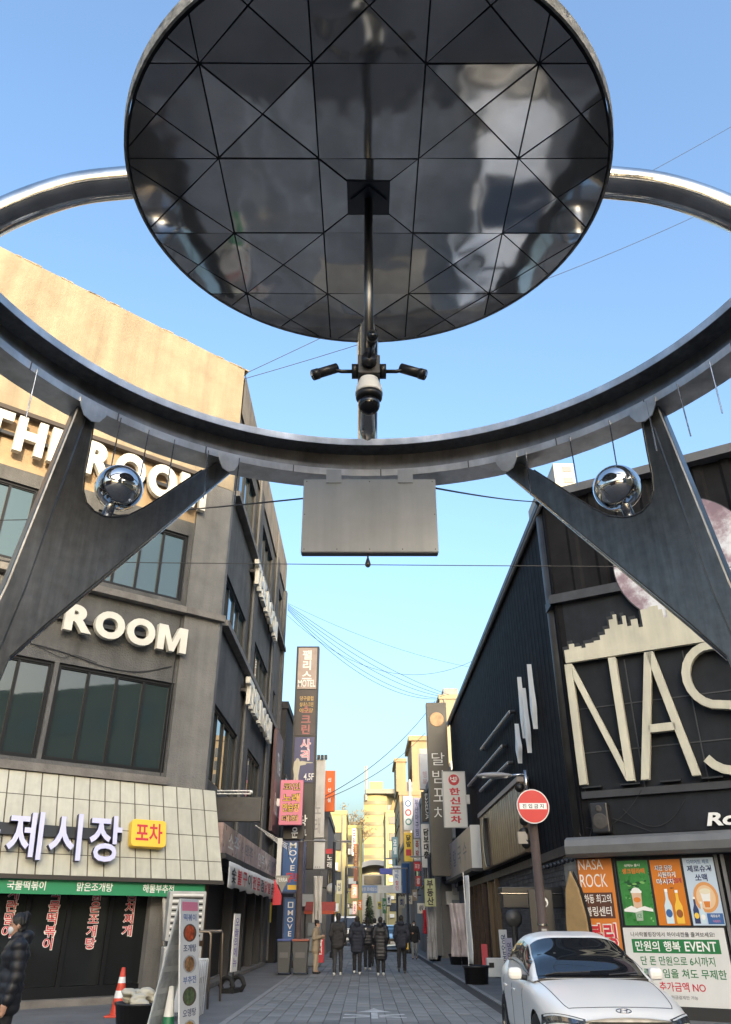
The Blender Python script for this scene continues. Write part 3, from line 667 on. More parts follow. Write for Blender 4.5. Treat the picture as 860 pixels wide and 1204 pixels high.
for k in range(7):
    a = .12+k*1.24; MB().box(RF, a-.012, a+.012, 3.9, 6.72, .003, .02).build('cladding_seam', black_trim, rb)
for b in (4.8, 5.75): MB().box(RF, .1, 9, b-.012, b+.012, .003, .018).build('cladding_seam', black_trim, rb)
mb = MB(); mb.tube([RS.P(-.5, 0, -.18)+V((0, 0, 2.7)), RS.P(-.5, 0, -.18)+V((0, 0, RH-.05))], .30, 20); mb.build('rounded_corner', mat('corner_reflection_paint', (.06, .055, .048), .5, 0, (1.2, .6), streak=(2.5, .5)), rb, True)  # brownish reflection on the corner is put into the paint colour
mb = MB(); wall_sheet(mb, RS, -.5, .05, 2.7, RH, [], c=.02); wall_sheet(mb, RF, -.04, .14, 2.7, RH, [], c=.015); mb.build('corner_panel', black_wall, rb)
MB().box(RF, -.12, 9, 8.28, 8.50, -.02, .16).build('cornice', black_trim, rb)
MB().box(RS, -.55, .1, 8.28, 8.50, -.02, .14).build('cornice', black_trim, rb)
MB().box(RF, -.16, 9, RH-.02, RH+.2, -.3, .3).build('roof_fascia', mat('grey_roof_trim', (.10, .10, .105), .5, 0, (3, .25)), rb)
MB().box(RS, -25, .14, RH-.02, RH+.14, -.3, .16).build('roof_fascia', mat('grey_roof_trim', (.1, .1, .1)), rb)
mb = MB(); mb.tube([RS.P(-25, RH-.06, .1), RS.P(.1, RH-.06, .1)], .05, 8); mb.build('gutter', mat('pale_gutter', (.22, .22, .225), .5), rb)
MB().box(RF, .05, 9, 3.86, 4.0, .0, .10).build('band', black_trim, rb)
MB().box(RS, -24.9, -.5, 2.9, 3.1, -.4, .06).build('lintel', black_trim, rb)
# lower storey wall
mb = MB(); wall_sheet(mb, RF, -.1, 9, 0, 3.14, [], c=-.06); mb.build('plinth_wall', black_trim, rb)
# grey rolled canopy
mb = MB(); prof = [(.0, 2.72), (.34, 2.72), (.44, 2.78), (.47, 2.92), (.42, 3.04), (.28, 3.10), (.0, 3.11)]
a0, a1 = -.33, 8.6
vs = [RF.P(a, b, c) for a in (a0, a1) for c, b in prof]; n = len(prof)
mb.add(vs, [(i, i+1, n+i+1, n+i) for i in range(n-1)]+[tuple(range(n)), tuple(range(2*n-1, n-1, -1))]); mb.build('rolled_canopy', mat('grey_canopy_metal', (.135, .14, .145), .5, 0, (1.5, .2)), rb)
# moon disc
mo = thing('moon_disc', 'large round moon picture disc mounted above the cream skyline on the black wall', 'sign', RF.P(2.75, 8.7, .25))
mc, mz = 2.98, 8.78
mr_ = 1.50
MF = Fr(RF.P(mc, mz, .0), RF.r)
mb = MB(); mb.lathe(Fr(MF.P(0, 0, .17), MF.r, MF.n), [(0, -.12), (mr_, -.12), (mr_, .0), (0, .0)], 72); mb.build('body', black_trim, mo)
moon = mat('moon_print', (.52, .50, .52), .5)
t = moon.node_tree; nn = t.nodes; b = nn['Principled BSDF']
tc = nn.new('ShaderNodeTexCoord'); n1 = nn.new('ShaderNodeTexNoise'); n1.inputs['Scale'].default_value = 1.1; n1.inputs['Detail'].default_value = 8; n1.inputs['Roughness'].default_value = .68
cr = nn.new('ShaderNodeValToRGB'); cr.color_ramp.elements[0].position = .42; cr.color_ramp.elements[0].color = (.20, .13, .16, 1); cr.color_ramp.elements[1].position = .62; cr.color_ramp.elements[1].color = (.62, .63, .66, 1)
e = cr.color_ramp.elements.new(.51); e.color = (.30, .22, .25, 1)
t.links.new(tc.outputs['Object'], n1.inputs[0]); t.links.new(n1.outputs[0], cr.inputs[0]); t.links.new(cr.outputs[0], b.inputs['Base Color'])
mb = MB(); mb.lathe(Fr(MF.P(0, 0, .174), MF.r, MF.n), [(0, 0), (mr_-.02, 0)], 72); mb.build('face', moon, mo)
# skyline strip
sk = thing('skyline_panel', 'cream city skyline cut-out with jagged black backing above the giant letters', 'sign', RF.P(2, 6.9, .2))
prof = [(0.1, .24), (.22, .24), (.22, .38), (.34, .38), (.34, .28), (.5, .28), (.5, .22), (.6, .22), (.6, .32), (.8, .32), (.8, .36), (.95, .36), (.95, .48), (1.08, .48), (1.08, .62), (1.2, .62), (1.2, .86), (1.3, .86), (1.3, .98), (1.38, .98), (1.38, .68), (1.5, .68), (1.5, .90), (1.58, .90), (1.58, .60), (1.68, .60), (1.68, .76), (1.82, .76), (1.82, .52), (1.92, .52), (1.92, .98), (2.1, .98), (2.1, 1.02), (2.3, 1.02), (2.3, .9), (2.38, .9), (2.38, .66), (2.46, .66), (2.46, .95), (2.7, .95), (2.7, 1.06), (2.95, 1.06), (2.95, .9), (3.1, .9), (3.1, 1.12), (3.4, 1.12), (3.4, .8), (3.6, .8), (3.6, 1.0), (4.2, 1.0), (4.2, .7), (4.6, .7), (4.6, .9), (5.2, .9)]
B0 = 6.88
MB().prism(RF, [(.1, B0)]+[(a, B0+h*.86) for a, h in prof]+[(5.2, B0)], .16, .20).build('cut_out', cream, sk)
MB().prism(RF, [(.05, B0+.03)]+[(a+(-.05), B0+h*.86+.10) for a, h in prof]+[(5.25, B0+.03)], .10, .14).build('backing', black_t, sk)
MB().box(RF, .1, 5.2, B0-.10, B0-.005, .10, .21).build('base_bar', cream, sk)
# giant letters
nl = thing('giant_letter_sign', 'giant thin cream lettering across the black front wall of the right building', 'sign', RF.P(2.5, 4.1, .1))
def strokes(segs, wd=.165):
    mb = MB()
    for (x0, y0), (x1, y1) in segs:
        d = V((x1-x0, y1-y0, 0)); nrm = V((-d.y, d.x, 0)).normalized()*wd/2
        hz = abs(d.y) < abs(d.x)*.2
        if hz: pts = [(x0, y0-wd/2), (x1, y1-wd/2), (x1, y1+wd/2), (x0, y0+wd/2)]
        else:
            hw = wd/2/max(abs(d.y)/d.length, .3); pts = [(x0-hw, y0), (x0+hw, y0), (x1+hw, y1), (x1-hw, y1)]
        mb.prism(RF, pts, .10, .24)
    return mb
y0, y1 = 4.12, 6.74
mb = MB(); mb.prism(RF, [(.07, y0), (.235, y0), (.235, y1), (.07, y1)], .10, .24); mb.prism(RF, [(1.06, y0), (1.225, y0), (1.225, y1), (1.06, y1)], .10, .24); mb.prism(RF, [(.236, y1), (.075, y1), (1.055, y0), (1.222, y0)][::-1] if 0 else [(.24, y1), (.24, y1-.36), (1.055, y0), (1.055, y0+.36)], .102, .242); mb.build('letter', cream, nl, bev=.008)
strokes([((1.43, y0), (1.93, y1)), ((2.43, y0), (1.95, y1)), ((1.66, 5.12), (2.22, 5.12))]).build('letter', cream, nl, bev=.008)
mb = MB(); path = []
for k in range(0, 15): a = R(35+k*(270-35)/14); path.append((3.15+.55*math.cos(a), 6.06+.62*math.sin(a)))
for k in range(1, 15): a = R(90-k*(235)/14); path.append((3.15+.58*math.cos(a), 4.80+.64*math.sin(a)))
lo = []
for i, p in enumerate(path):
    d = V((path[min(i+1, len(path)-1)][0]-path[max(i-1, 0)][0], path[min(i+1, len(path)-1)][1]-path[max(i-1, 0)][1], 0)).normalized(); nr = V((-d.y, d.x, 0))*.085
    for c in (.10, .24): lo += [RF.P(p[0]+nr.x, p[1]+nr.y, c), RF.P(p[0]-nr.x, p[1]-nr.y, c)]
fs_ = []
for i in range(len(path)-1):
    k = 4*i; fs_ += [(k, k+4, k+5, k+1), (k+2, k+3, k+7, k+6), (k, k+2, k+6, k+4), (k+1, k+5, k+7, k+3)]
fs_ += [(0, 1, 3, 2), (len(lo)-4, len(lo)-2, len(lo)-1, len(lo)-3)]
mb.add(lo, fs_).build('letter', cream, nl)
strokes([((3.95, y0), (4.45, y1)), ((4.95, y0), (4.47, y1)), ((4.18, 5.12), (4.74, 5.12))]).build('letter', cream, nl, bev=.008)
for k in range(7): MB().box(RF, .1+k*.8, .5+k*.8, y0-.06, y0-.03, .02, .16).build('mounting_bar', black_p, nl)
rk = thing('script_letter_sign', 'white slanted script lettering under the giant letters at the right edge', 'sign', RF.P(2.8, 3.3, .1))
mb = MB(); txt(mb, RF, 'Rock', 2.42, 3.45, 3.20, 3.44, .02, ext=.07, off=.03, slant=.3); mb.build('letter', white_t, rk)
# speaker on the wall
sp = thing('wall_speaker', 'black loudspeaker box mounted on the black wall under the first giant letter', 'speaker', RF.P(.4, 3.2, .2))
MB().box(RF, .24, .60, 3.16, 3.74, .02, .30).build('cabinet', black_p, sp, bev=.03)
mb = MB(); mb.lathe(Fr(RF.P(.42, 3.38, .302), RF.r, RF.n), [(0, .02), (.06, .025), (.12, .005), (.145, .012), (.155, 0)], 24); mb.build('woofer', mat('speaker_grille', (.05, .045, .042), .7), sp, True)
mb = MB(); mb.lathe(Fr(RF.P(.42, 3.62, .302), RF.r, RF.n), [(0, .0), (.05, .02), (.07, 0)], 16); mb.build('tweeter', mat('speaker_grille', (.05, .045, .042), .7), sp, True)
def sag(p, q, s, n=14):
    p, q = V(p), V(q); return [p.lerp(q, k/n)-V((0, 0, s*4*(k/n)*(1-k/n))) for k in range(n+1)]
mb = MB(); mb.tube(sag(RF.P(.62, 3.45, .05), RF.P(1.35, 3.16, .04), .0), .008, 5); mb.tube(sag(RF.P(.85, 3.62, .04), RF.P(2.1, 3.72, .04), .42), .007, 5); mb.tube(sag(RF.P(.05, 3.3, .04), RF.P(1.3, 3.95, .11), .25), .007, 5); mb.tube(sag(RF.P(-.1, 3.2, .1), RF.P(.24, 3.5, .1), .3), .01, 5); mb.build('wall_cable', cable_m, rb)

# posters
def poster(name, label, a0, a1, b0, b1, m, c=.06, depth=.03, cat='poster'):
    t = thing(name, label, cat, RF.P((a0+a1)/2, b0, c))
    MB().box(RF, a0, a1, b0, b1, c-.04, c).build('panel', m, t)
    MB().box(RF, a0-.025, a1+.025, b0-.025, b1+.025, c-.05, c-.012).build('frame', black_p, t)
    return t
def L2(o, s, a0, a1, b0, b1, m, c=.063, nm='lettering', **k): return lettering(o, RF, s, a0, a1, b0, b1, c, m, name=nm, **k)
def print_shape(o, pts, m, c, nm='print'): 
    n = len(pts); return MB().add([RF.P(a, b, c) for a, b in pts], [tuple(range(n))]).build(nm, m, o)
def oval(cx, cz, rx, rz, n=28): return [(cx+rx*math.cos(2*math.pi*k/n), cz+rz*math.sin(2*math.pi*k/n)) for k in range(n)]
P = poster('orange_banner', 'orange vertical banner with white and red lettering at the black building corner', -.24, .46, .35, 2.70, orange_p, .02)
L2(P, 'NASA', -.22, .28, 2.50, 2.69, white_t, .024, off=0.); L2(P, 'ROCK', -.22, .33, 2.18, 2.42, white_t, .024, off=0.)
print_shape(P, [(-.2, 1.62), (.40, 1.62), (.40, 2.08), (-.2, 2.08)], col('brown_print', (.09, .035, .02)), .0235)
L2(P, '하동 최고의', -.18, .36, 1.89, 2.05, white_t, .027); L2(P, '볼링센터', -.18, .34, 1.66, 1.83, white_t, .027)
L2(P, '볼링', -.20, .40, 1.10, 1.55, white_t, .0245, off=.06); L2(P, '볼링', -.18, .38, 1.12, 1.53, red_p, .028, off=.025)
L2(P, '락볼링장', -.2, .38, .6, .95, white_t, .0245)
P = poster('drink_poster', 'green poster of a cream topped drink cup, left of the three drink posters', .58, 1.17, 1.50, 2.64, mat('green_poster', (.045, .22, .05), .3, 0, (3, .3)))
for k in range(14):
    rr = random.Random(k); a = .88+rr.uniform(-.22, .22); b = 2.16+rr.uniform(-.06, .12)
    print_shape(P, oval(a, b, rr.uniform(.02, .06), rr.uniform(.015, .03), 10), col('leaf_print', (.01, .07, .02)) if k % 3 else col('leaf_light', (.2, .42, .12)), .0615+k*.0004)
for k in range(16):
    rr = random.Random(k+50); print_shape(P, oval(rr.uniform(.62, 1.13), rr.uniform(1.55, 2.0), rr.uniform(.006, .02), rr.uniform(.006, .02), 8), col('bubble_print', (.25, .5, .2)), .0612)
L2(P, '생크림라떼', .66, 1.1, 2.40, 2.50, orange_p, .0675, off=.03); L2(P, '신메뉴 출시', .72, 1.02, 2.53, 2.58, white_t, .0675)
print_shape(P, oval(.875, 2.10, .085, .055), white_t, .0675); print_shape(P, [(.78, 2.08), (.97, 2.08), (.955, 1.80), (.795, 1.80)], col('cup_peach', (.62, .42, .30)), .068)
print_shape(P, [(.77, 2.06), (.98, 2.06), (.98, 2.10), (.77, 2.10)], white_t, .0684); print_shape(P, oval(.875, 1.94, .07, .045), orange_p, .0684)
print_shape(P, [(.6, 1.78), (.75, 1.84), (.85, 1.79), (1.0, 1.83), (1.15, 1.78), (1.15, 1.73), (.95, 1.76), (.8, 1.72), (.6, 1.74)], white_t, .0688)
print_shape(P, [(.80, 1.76), (.95, 1.76), (.935, 1.58), (.815, 1.58)], col('glass_grey', (.35, .42, .33)), .0684); L2(P, 'ICE', .83, .92, 1.63, 1.70, green_p, .0692)
P = poster('drink_poster', 'orange poster of two tall bottles, middle of the three drink posters', 1.22, 1.79, 1.50, 2.64, col('orange_poster', (.60, .19, .02), .3))
for k, (s, a, b) in enumerate((('지금 당장', 1.30, 2.44), ('시원하게', 1.34, 2.32), ('마시자', 1.30, 2.20))): L2(P, s, a, a+.33, b, b+.10, navy_p, .062, off=.07); L2(P, s, a, a+.33, b, b+.10, white_t, .064, off=.01)
L2(P, '더 맛있게', 1.5, 1.76, 2.22, 2.31, navy_p, .062, off=.05); L2(P, '더 맛있게', 1.5, 1.76, 2.22, 2.31, red_p, .064)
def bottle(cx, z0, h, w, m1, m2):
    print_shape(P, [(cx-w, z0), (cx+w, z0), (cx+w, z0+h*.52), (cx+w*.38, z0+h*.72), (cx+w*.34, z0+h), (cx-w*.34, z0+h), (cx-w*.38, z0+h*.72), (cx-w, z0+h*.52)], m1, .0645)
    print_shape(P, oval(cx, z0+h*.3, w*.85, w*1.0), m2, .0655); print_shape(P, [(cx-w*.4, z0+h*.93), (cx+w*.4, z0+h*.93), (cx+w*.4, z0+h*1.02), (cx-w*.4, z0+h*1.02)], white_t, .0655)
bottle(1.44, 1.53, .58, .07, col('bottle_blue', (.55, .68, .75)), blue_p); bottle(1.63, 1.53, .56, .07, col('bottle_amber', (.78, .48, .05)), col('label_brown', (.3, .09, .02)))
L2(P, 'NEW', 1.53, 1.60, 2.12, 2.15, black_t, .0645)
P = poster('drink_poster', 'pale blue poster of a round cup and bottles, right of the three drink posters', 1.84, 2.40, 1.50, 2.65, col('pale_blue_poster', (.50, .60, .72), .3))
L2(P, '다이어트 제로', 1.92, 2.32, 2.54, 2.62, blue_p, .064); L2(P, '제로슈거', 1.90, 2.34, 2.40, 2.52, navy_p, .064, off=.03); L2(P, '쏘맥', 2.02, 2.24, 2.24, 2.37, navy_p, .064, off=.03)
print_shape(P, oval(2.15, 1.97, .22, .26), col('peach_ring', (.65, .30, .10)), .0632); print_shape(P, oval(2.15, 1.97, .17, .205), col('peach_in', (.72, .50, .30)), .0638)
print_shape(P, [(2.06, 2.06), (2.24, 2.06), (2.20, 1.80), (2.10, 1.80)], white_t, .0644); print_shape(P, oval(2.15, 2.07, .10, .05), col('foam_print', (.72, .66, .5)), .065)
print_shape(P, [(2.09, 1.9), (2.21, 1.9), (2.195, 1.8), (2.105, 1.8)], orange_p, .0655)
bottle(1.93, 1.53, .44, .05, navy_p, yellow_p); bottle(2.04, 1.53, .36, .045, col('bottle_blue', (.55, .68, .75)), white_t)
print_shape(P, [(2.11, 1.52), (2.39, 1.52), (2.39, 1.70), (2.11, 1.70)], blue_p, .0636); L2(P, '제로슈거', 2.17, 2.33, 1.63, 1.68, white_t, .066); L2(P, '다운로드', 2.20, 2.33, 1.55, 1.59, pink_p, .066)
P = poster('event_banner', 'wide white event banner with green and red lettering on the wall behind the car', .52, 2.36, .20, 1.46, white_board, .08, cat='banner')
L2(P, '나사락볼링장에서 하이네켄을 즐겨보세요!', .66, 2.18, 1.31, 1.39, black_t, .084, off=.008)
print_shape(P, [(.66, 1.04), (2.24, 1.04), (2.24, 1.27), (.66, 1.27)], col('deep_green_print', (.015, .17, .05)), .0825)
L2(P, '만원의', .72, 1.16, 1.07, 1.24, white_t, .085, off=.018); L2(P, '행복', 1.24, 1.54, 1.07, 1.24, white_t, .085, off=.018); L2(P, 'EVENT', 1.62, 2.18, 1.075, 1.235, white_t, .085, off=.018)
L2(P, '단 돈 만원으로 6시까지', .78, 2.1, .84, .99, col('deep_green_print', (.015, .17, .05)), .084); L2(P, '볼링 게임을 쳐도 무제한', .66, 2.26, .64, .79, col('deep_green_print', (.015, .17, .05)), .084)
L2(P, '추가금액 NO', 1.05, 1.86, .43, .58, red_p, .084, off=.014); L2(P, '*현금결제만 가능', 1.2, 1.7, .31, .37, grey_t, .084)
for (a, b0, b1) in ((.52, 1.5, 2.7), (1.195, 1.5, 2.7), (1.815, 1.5, 2.7)): MB().box(RF, a-.02, a+.015, b0, b1, -.05, .012).build('poster_post', black_trim, rb)
dr = thing('dark_doorway', 'dark glazed doorway right of the drink posters at the frame edge', 'door', RF.P(2.9, 0, 0))
MB().box(RF, 2.46, 3.9, .1, 2.7, -.05, -.02).build('door_glass', glass_d, dr)
mb = MB()
for a in (2.44, 2.56, 3.2, 3.9): mb.box(RF, a-.03, a+.03, .1, 2.7, -.045, .03)
mb.build('door_frame', mat('steel_door_frame', (.16, .16, .165), .4), dr)
MB().box(RF, .3, 9, .0, .2, -.05, .14).build('base_kerb', mat('dark_base', (.03, .03, .03), .8), rb)

# street face: logo of white lances, diagonal light bars
lg = thing('spindle_emblem', 'four white upright spindle shapes on the black street wall', 'sign', RS.P(-5.6, 5.8, .15))
def spindle(px, yt, yb, wpx, bulge):
    a, b1 = RS.px(px, yt, .16); _, b0 = RS.px(px, yb, .16); w_ = .17*wpx/4
    pts = []; N = 28
    for k in range(N+1):
        t = k/N; r_ = w_*(.30+.70*math.exp(-((t-bulge)/.22)**2))*(math.sin(math.pi*min(1, max(0, t*.98+.01)))**.75); pts.append((t, r_))
    poly = [(a-r_, b0+(b1-b0)*t) for t, r_ in pts]+[(a+r_, b0+(b1-b0)*t) for t, r_ in pts[::-1]]
    MB().prism(RS, poly, .06, .18).build('spindle', mat('bright_white_enamel', (.84, .84, .83), .4), lg)
spindle(606, 851, 902, 5.2, .35); spindle(609, 796, 876, 3.3, .3); spindle(614, 809, 893, 3.3, .3); spindle(620.5, 781, 866, 3.5, .3)
for i, (x0, y0_, x1, y1_) in enumerate(((566, 881, 600, 837), (551, 924, 591, 877), (565, 930, 598, 897))):
    p = RS.px(x0, y0_, .15); q = RS.px(x1, y1_, .15)
    lb_ = ['top and right-hand', 'long middle', 'lowest, above the lamp'][i]
    t = thing('light_bar', f'pale diagonal light bar on the black street wall, {lb_} of three', 'light bar', RS.P(*p, .15))
    mb = MB(); mb.tube([RS.P(*p, .15), RS.P(*q, .15)], .055, 8); mb.build('tube', mat('dull_metal_tube', (.40, .40, .39), .4), t)
    mb = MB(); mb.tube([RS.P(q[0], q[1], .0), RS.P(q[0], q[1], .16)], .06, 8); mb.tube([RS.P(p[0], p[1], .0), RS.P(p[0], p[1], .16)], .05, 8); mb.build('mount', steel_dark, t)
# ================================================================== CARS
from mathutils.bvhtree import BVHTree
def lerp_tab(tab, x):
    if x <= tab[0][0]: return tab[0][1]
    for (a, b), (c, d) in zip(tab, tab[1:]):
        if x <= c: t = (x-a)/(c-a); t = t*t*(3-2*t)*.5+t*.5; return b+(d-b)*t
    return tab[-1][1]
Wt = [(-2.36, .60), (-2.25, .73), (-2.0, .84), (-1.5, .90), (-.9, .905), (.5, .905), (1.3, .90), (1.9, .85), (2.2, .74), (2.34, .62)]
Zb = [(-2.36, .66), (-2.0, .74), (-1.4, .86), (-.9, .915), (.3, .93), (1.4, .97), (2.3, .98)]
Zt = [(-2.36, .70), (-2.2, .765), (-1.8, .85), (-1.3, .925), (-.95, .965), (0, .97), (1.3, 1.02), (1.7, 1.08), (2.2, 1.10), (2.34, 1.07)]
Zr = [(-1.03, .955), (-.5, 1.19), (0.02, 1.385), (.4, 1.42), (.8, 1.405), (1.2, 1.29), (1.62, 1.09), (1.75, 1.05)]
def make_car(label, body_m, glass_m, detail=True, group=None):
    t = thing('parked_car' if detail else 'car', label, 'car', (0, 0, 0), group)
    st = [-2.38, -2.33, -2.24, -2.05, -1.78, -1.42, -1.05, -.6, 0, .6, 1.0, 1.33, 1.7, 2.0, 2.22, 2.33]
    mb = MB(); sec = []
    for y in st:
        w_ = lerp_tab(Wt, y); zb = lerp_tab(Zb, y); zt_ = lerp_tab(Zt, y); lowz = .30 if y < -2.2 or y > 2.1 else .2
        h = [(w_*.93, lowz), (w_*.985, .42), (w_*.98, .58), (w_*1.0, zb-.13), (w_*.965, zb-.01), (w_*.80, zt_-.012), (w_*.74, zt_-.004), (w_*.40, zt_+.012), (0, zt_+.02)]
        sec.append([(x, z) for x, z in h]+[(-x, z) for x, z in h[-2::-1]])
    n = len(sec[0])
    mb.add([V((x, y, z)) for y, s in zip(st, sec) for x, z in s], [(i*n+j, i*n+j+1, (i+1)*n+j+1, (i+1)*n+j) for i in range(len(st)-1) for j in range(n-1)])
    k = len(st)-1
    mb.f += [tuple(range(n)), tuple(k*n+j for j in range(n))[::-1]]+[(i*n, (i+1)*n, (i+1)*n+n-1, i*n+n-1) for i in range(k)]
    me = mb.mesh('body'); o = bpy.data.objects.new('tmp_body', me); COL.objects.link(o)
    md = o.modifiers.new('s', 'SUBSURF'); md.levels = 2; md.render_levels = 2
    cut = MB()
    for wy in (-1.42, 1.33):
        for s in (-1, 1): cut.tube([V((s*.62, wy, .335)), V((s*1.1, wy, .335))], .375, 28)
    cm = cut.mesh('cut'); co = bpy.data.objects.new('tmp_cut', cm); COL.objects.link(co)
    bo = o.modifiers.new('b', 'BOOLEAN'); bo.object = co; bo.operation = 'DIFFERENCE'; bo.solver = 'EXACT'
    dg = bpy.context.evaluated_depsgraph_get(); m2 = bpy.data.meshes.new_from_object(o.evaluated_get(dg))
    bpy.data.objects.remove(o); bpy.data.objects.remove(co); m2.name = 'body'; m2.materials.clear()
    body = link('body', m2, body_m, t, True)
    bvh = BVHTree.FromPolygons([v.co[:] for v in m2.vertices], [p.vertices[:] for p in m2.polygons])
    def cabin(y, q, off=0.):
        zb = lerp_tab(Zt, y)-.03; zr = max(lerp_tab(Zr, y), zb+.01); W_ = .81 if -.5 < y < 1.1 else lerp_tab([(-1.1, .79), (-.5, .81), (1.1, .81), (1.75, .68)], y); p = 5.0
        s = 1 if q >= 0 else -1; a = min(abs(q), 1)*math.pi/2
        h = max(math.cos(a), 0)**(2/p); c_ = max(math.sin(a), 0)**(2/p)
        z = zb+(zr-zb)*h; x = s*W_*c_*(1-.20*(z-zb)/.45)
        return V((x, y, z))
    def cab_off(y, q, off):
        e = .01; a = cabin(y+e, q)-cabin(y-e, q); b = cabin(y, min(q+e, .999))-cabin(y, q-e); nn = a.cross(b)
        if nn.length < 1e-9: nn = V((0, 0, 1))
        nn.normalize()
        if nn.z < 0 and abs(q) < .6: nn = -nn
        if nn.x*q < 0 and abs(q) >= .6: nn = -nn
        return cabin(y, q)+nn*off
    mb = MB(); mb.grid(lambda u, v: cabin(-1.03+u*2.75, v*2-1), 40, 36); mb.build('roof_shell', body_m, t, True)
    def patch(nm, m, y0, y1, q0, q1, off=.007, par=t, nu=16, nv=18, shear=None):
        def fn(u, v):
            q = q0+(q1-q0)*v; ya = y0+(shear(q, 0) if shear else 0); yb = y1+(shear(q, 1) if shear else 0)
            return cab_off(ya+(yb-ya)*u, q, off)
        mb = MB(); mb.grid(fn, nu, nv); return mb.build(nm, m, par, True)
    # in cabin(): q = 0 top centre, +-1 = belt line
    patch('windscreen_border', mat('black_ceramic_border', (.01, .01, .011), .12), -.985, -.10, -.60, .60, .005)
    patch('windscreen', glass_m, -.93, -.15, -.57, .57, .010)
    patch('rear_window', glass_m, 1.0, 1.6, -.5, .5, .008)
    for s in (-1, 1):
        patch('side_window', glass_m, -.58, .27, s*.66, s*.955, .006, shear=lambda q, e: (-.10*(abs(q)-.66)/.29 if e == 0 else 0))
        patch('side_window', glass_m, .33, 1.02, s*.66, s*.955, .006, shear=lambda q, e: (.22*(abs(q)-.66)/.29 if e == 1 else 0))
        patch('pillar_trim', black_p, .272, .328, s*.66, s*.955, .005, nu=2)
        mb = MB(); mb.tube([cab_off(y, s*.975, .012) for y in [-.72+.1*k for k in range(20)]], .011, 6); mb.build('window_trim', mat('dark_chrome', (.1, .1, .1), .2, 1), t, True)
    for wy in (-1.42, 1.33):
        for s in (-1, 1):
            f = Fr((s*.80, wy, .335), (0, -s, 0), (s, 0, 0))
            mb = MB(); mb.lathe(f, [(.21, -.10), (.325, -.10), (.335, -.07), (.335, .07), (.325, .09), (.24, .095), (.21, .085), (.21, -.1)], 40); wh = mb.build('wheel', mat('tyre_rubber', (.015, .015, .016), .8), t, True)
            mb = MB(); mb.lathe(f, [(.225, -.08), (.228, .085), (.205, .088), (.20, .0), (.0, .0)], 32); mb.lathe(f, [(0, .075), (.06, .072), (.065, .0)], 16)
            for k in range(10):
                a = 2*math.pi*k/10; ff = Fr(f.P(0, .06), f.r*math.cos(a)+(f.n*math.sin(a)), f.u); mb.box(ff, .05, .21, -.012, .012, -.016, .016)
            mb.build('rim', mat('grey_alloy', (.25, .25, .26), .3, 1), wh)
            mb = MB(); mb.tube([V((s*.60, wy, .335)), V((s*.70, wy, .335))], .374, 24); mb.build('wheel_well', black_t, t)
    for s in (-1, 1):
        mr = MB(); mr.box(Fr((s*.965, -.58, .99), (1, 0, 0)), -.095, .095, -.06, .065, -.07, .07); m_ = mr.build('mirror', body_m, t, bev=.045)
        mb = MB(); mb.tube([V((s*.80, -.60, .95)), V((s*.93, -.58, .965))], .028, 8); mb.build('mirror_stalk', black_p, m_)
        mb = MB(); mb.box(Fr((s*.965, -.58, .99), (1, 0, 0)), -.08, .08, -.045, .05, -.078, -.071); mb.build('mirror_glass', glass_m, m_)
    def proj(pts2, nm, m, par, off, nu, nv, d=V((0, 1, -.25))):
        """drop a bilinear patch of (x, z) corners from in front onto the body"""
        d = d.normalized(); (A, B, C_, D_) = pts2
        def fn(u, v):
            x = (A[0]*(1-u)+B[0]*u)*(1-v)+(D_[0]*(1-u)+C_[0]*u)*v; z = (A[1]*(1-u)+B[1]*u)*(1-v)+(D_[1]*(1-u)+C_[1]*u)*v
            o_ = V((x, -2.2, z))-d*1.2; h = bvh.ray_cast(o_, d)
            return (h[0]+h[1]*off if h[1].dot(d) < 0 else h[0]-h[1]*off) if h[0] is not None else V((x, -2.0, z))
        mb = MB(); mb.grid(fn, nu, nv); return mb.build(nm, m, par, True)
    lens = mat('headlamp_lens', (.05, .055, .06), .05, 0, spec=.8)
    for s in (-1, 1):
        hl = proj([(s*.47, .66), (s*.855, .80), (s*.86, .70), (s*.50, .60)], 'headlight', lens, t, .006, 14, 5)
        proj([(s*.50, .655), (s*.84, .785), (s*.84, .765), (s*.50, .642)], 'light_strip', white_p, hl, .011, 12, 1)
        for k in range(3): proj([(s*(.55+.09*k), .66+.035*k), (s*(.61+.09*k), .68+.035*k), (s*(.61+.09*k), .64+.03*k), (s*(.55+.09*k), .62+.03*k)], 'lamp_cell', steel, hl, .010, 3, 2)
    gr = proj([(-.60, .64), (.60, .64), (.70, .36), (-.70, .36)], 'grille', black_p, t, .006, 22, 8)
    for k in range(7): z = .40+.036*k; proj([(-.62, z+.012), (.62, z+.012), (.62, z), (-.62, z)], 'grille_bar', mat('dark_chrome', (.1, .1, .1), .2, 1), gr, .014, 20, 1)
    proj([(-.26, .50), (.26, .50), (.26, .39), (-.26, .39)], 'number_plate', white_board, t, .02, 6, 2)
    if detail:
        # bonnet shut lines and creases follow the body
        def line(pts, r, nm, m):
            out = []
            for x, y in pts:
                h = bvh.ray_cast(V((x, y, 2)), V((0, 0, -1)))
                if h[0] is not None: out.append(h[0]+V((0, 0, .001)))
            mb = MB(); mb.tube(out, r, 6); mb.build(nm, m, t)
        dk = mat('shut_line', (.04, .04, .042), .6)
        line([(-.60+1.2*k/24, -2.16+.12*abs(-.6+1.2*k/24)**2) for k in range(25)], .0045, 'shut_line', dk)
        for s in (-1, 1):
            line([(s*(.60+.13*(k/16)**.6), -2.11+1.18*k/16) for k in range(17)], .0045, 'shut_line', dk)
        h = bvh.ray_cast(V((0, -2.245, 2)), V((0, 0, -1))); n_ = h[1]; EF = Fr(h[0]+n_*.004, (1, 0, 0), V((1, 0, 0)).cross(n_)*-1)
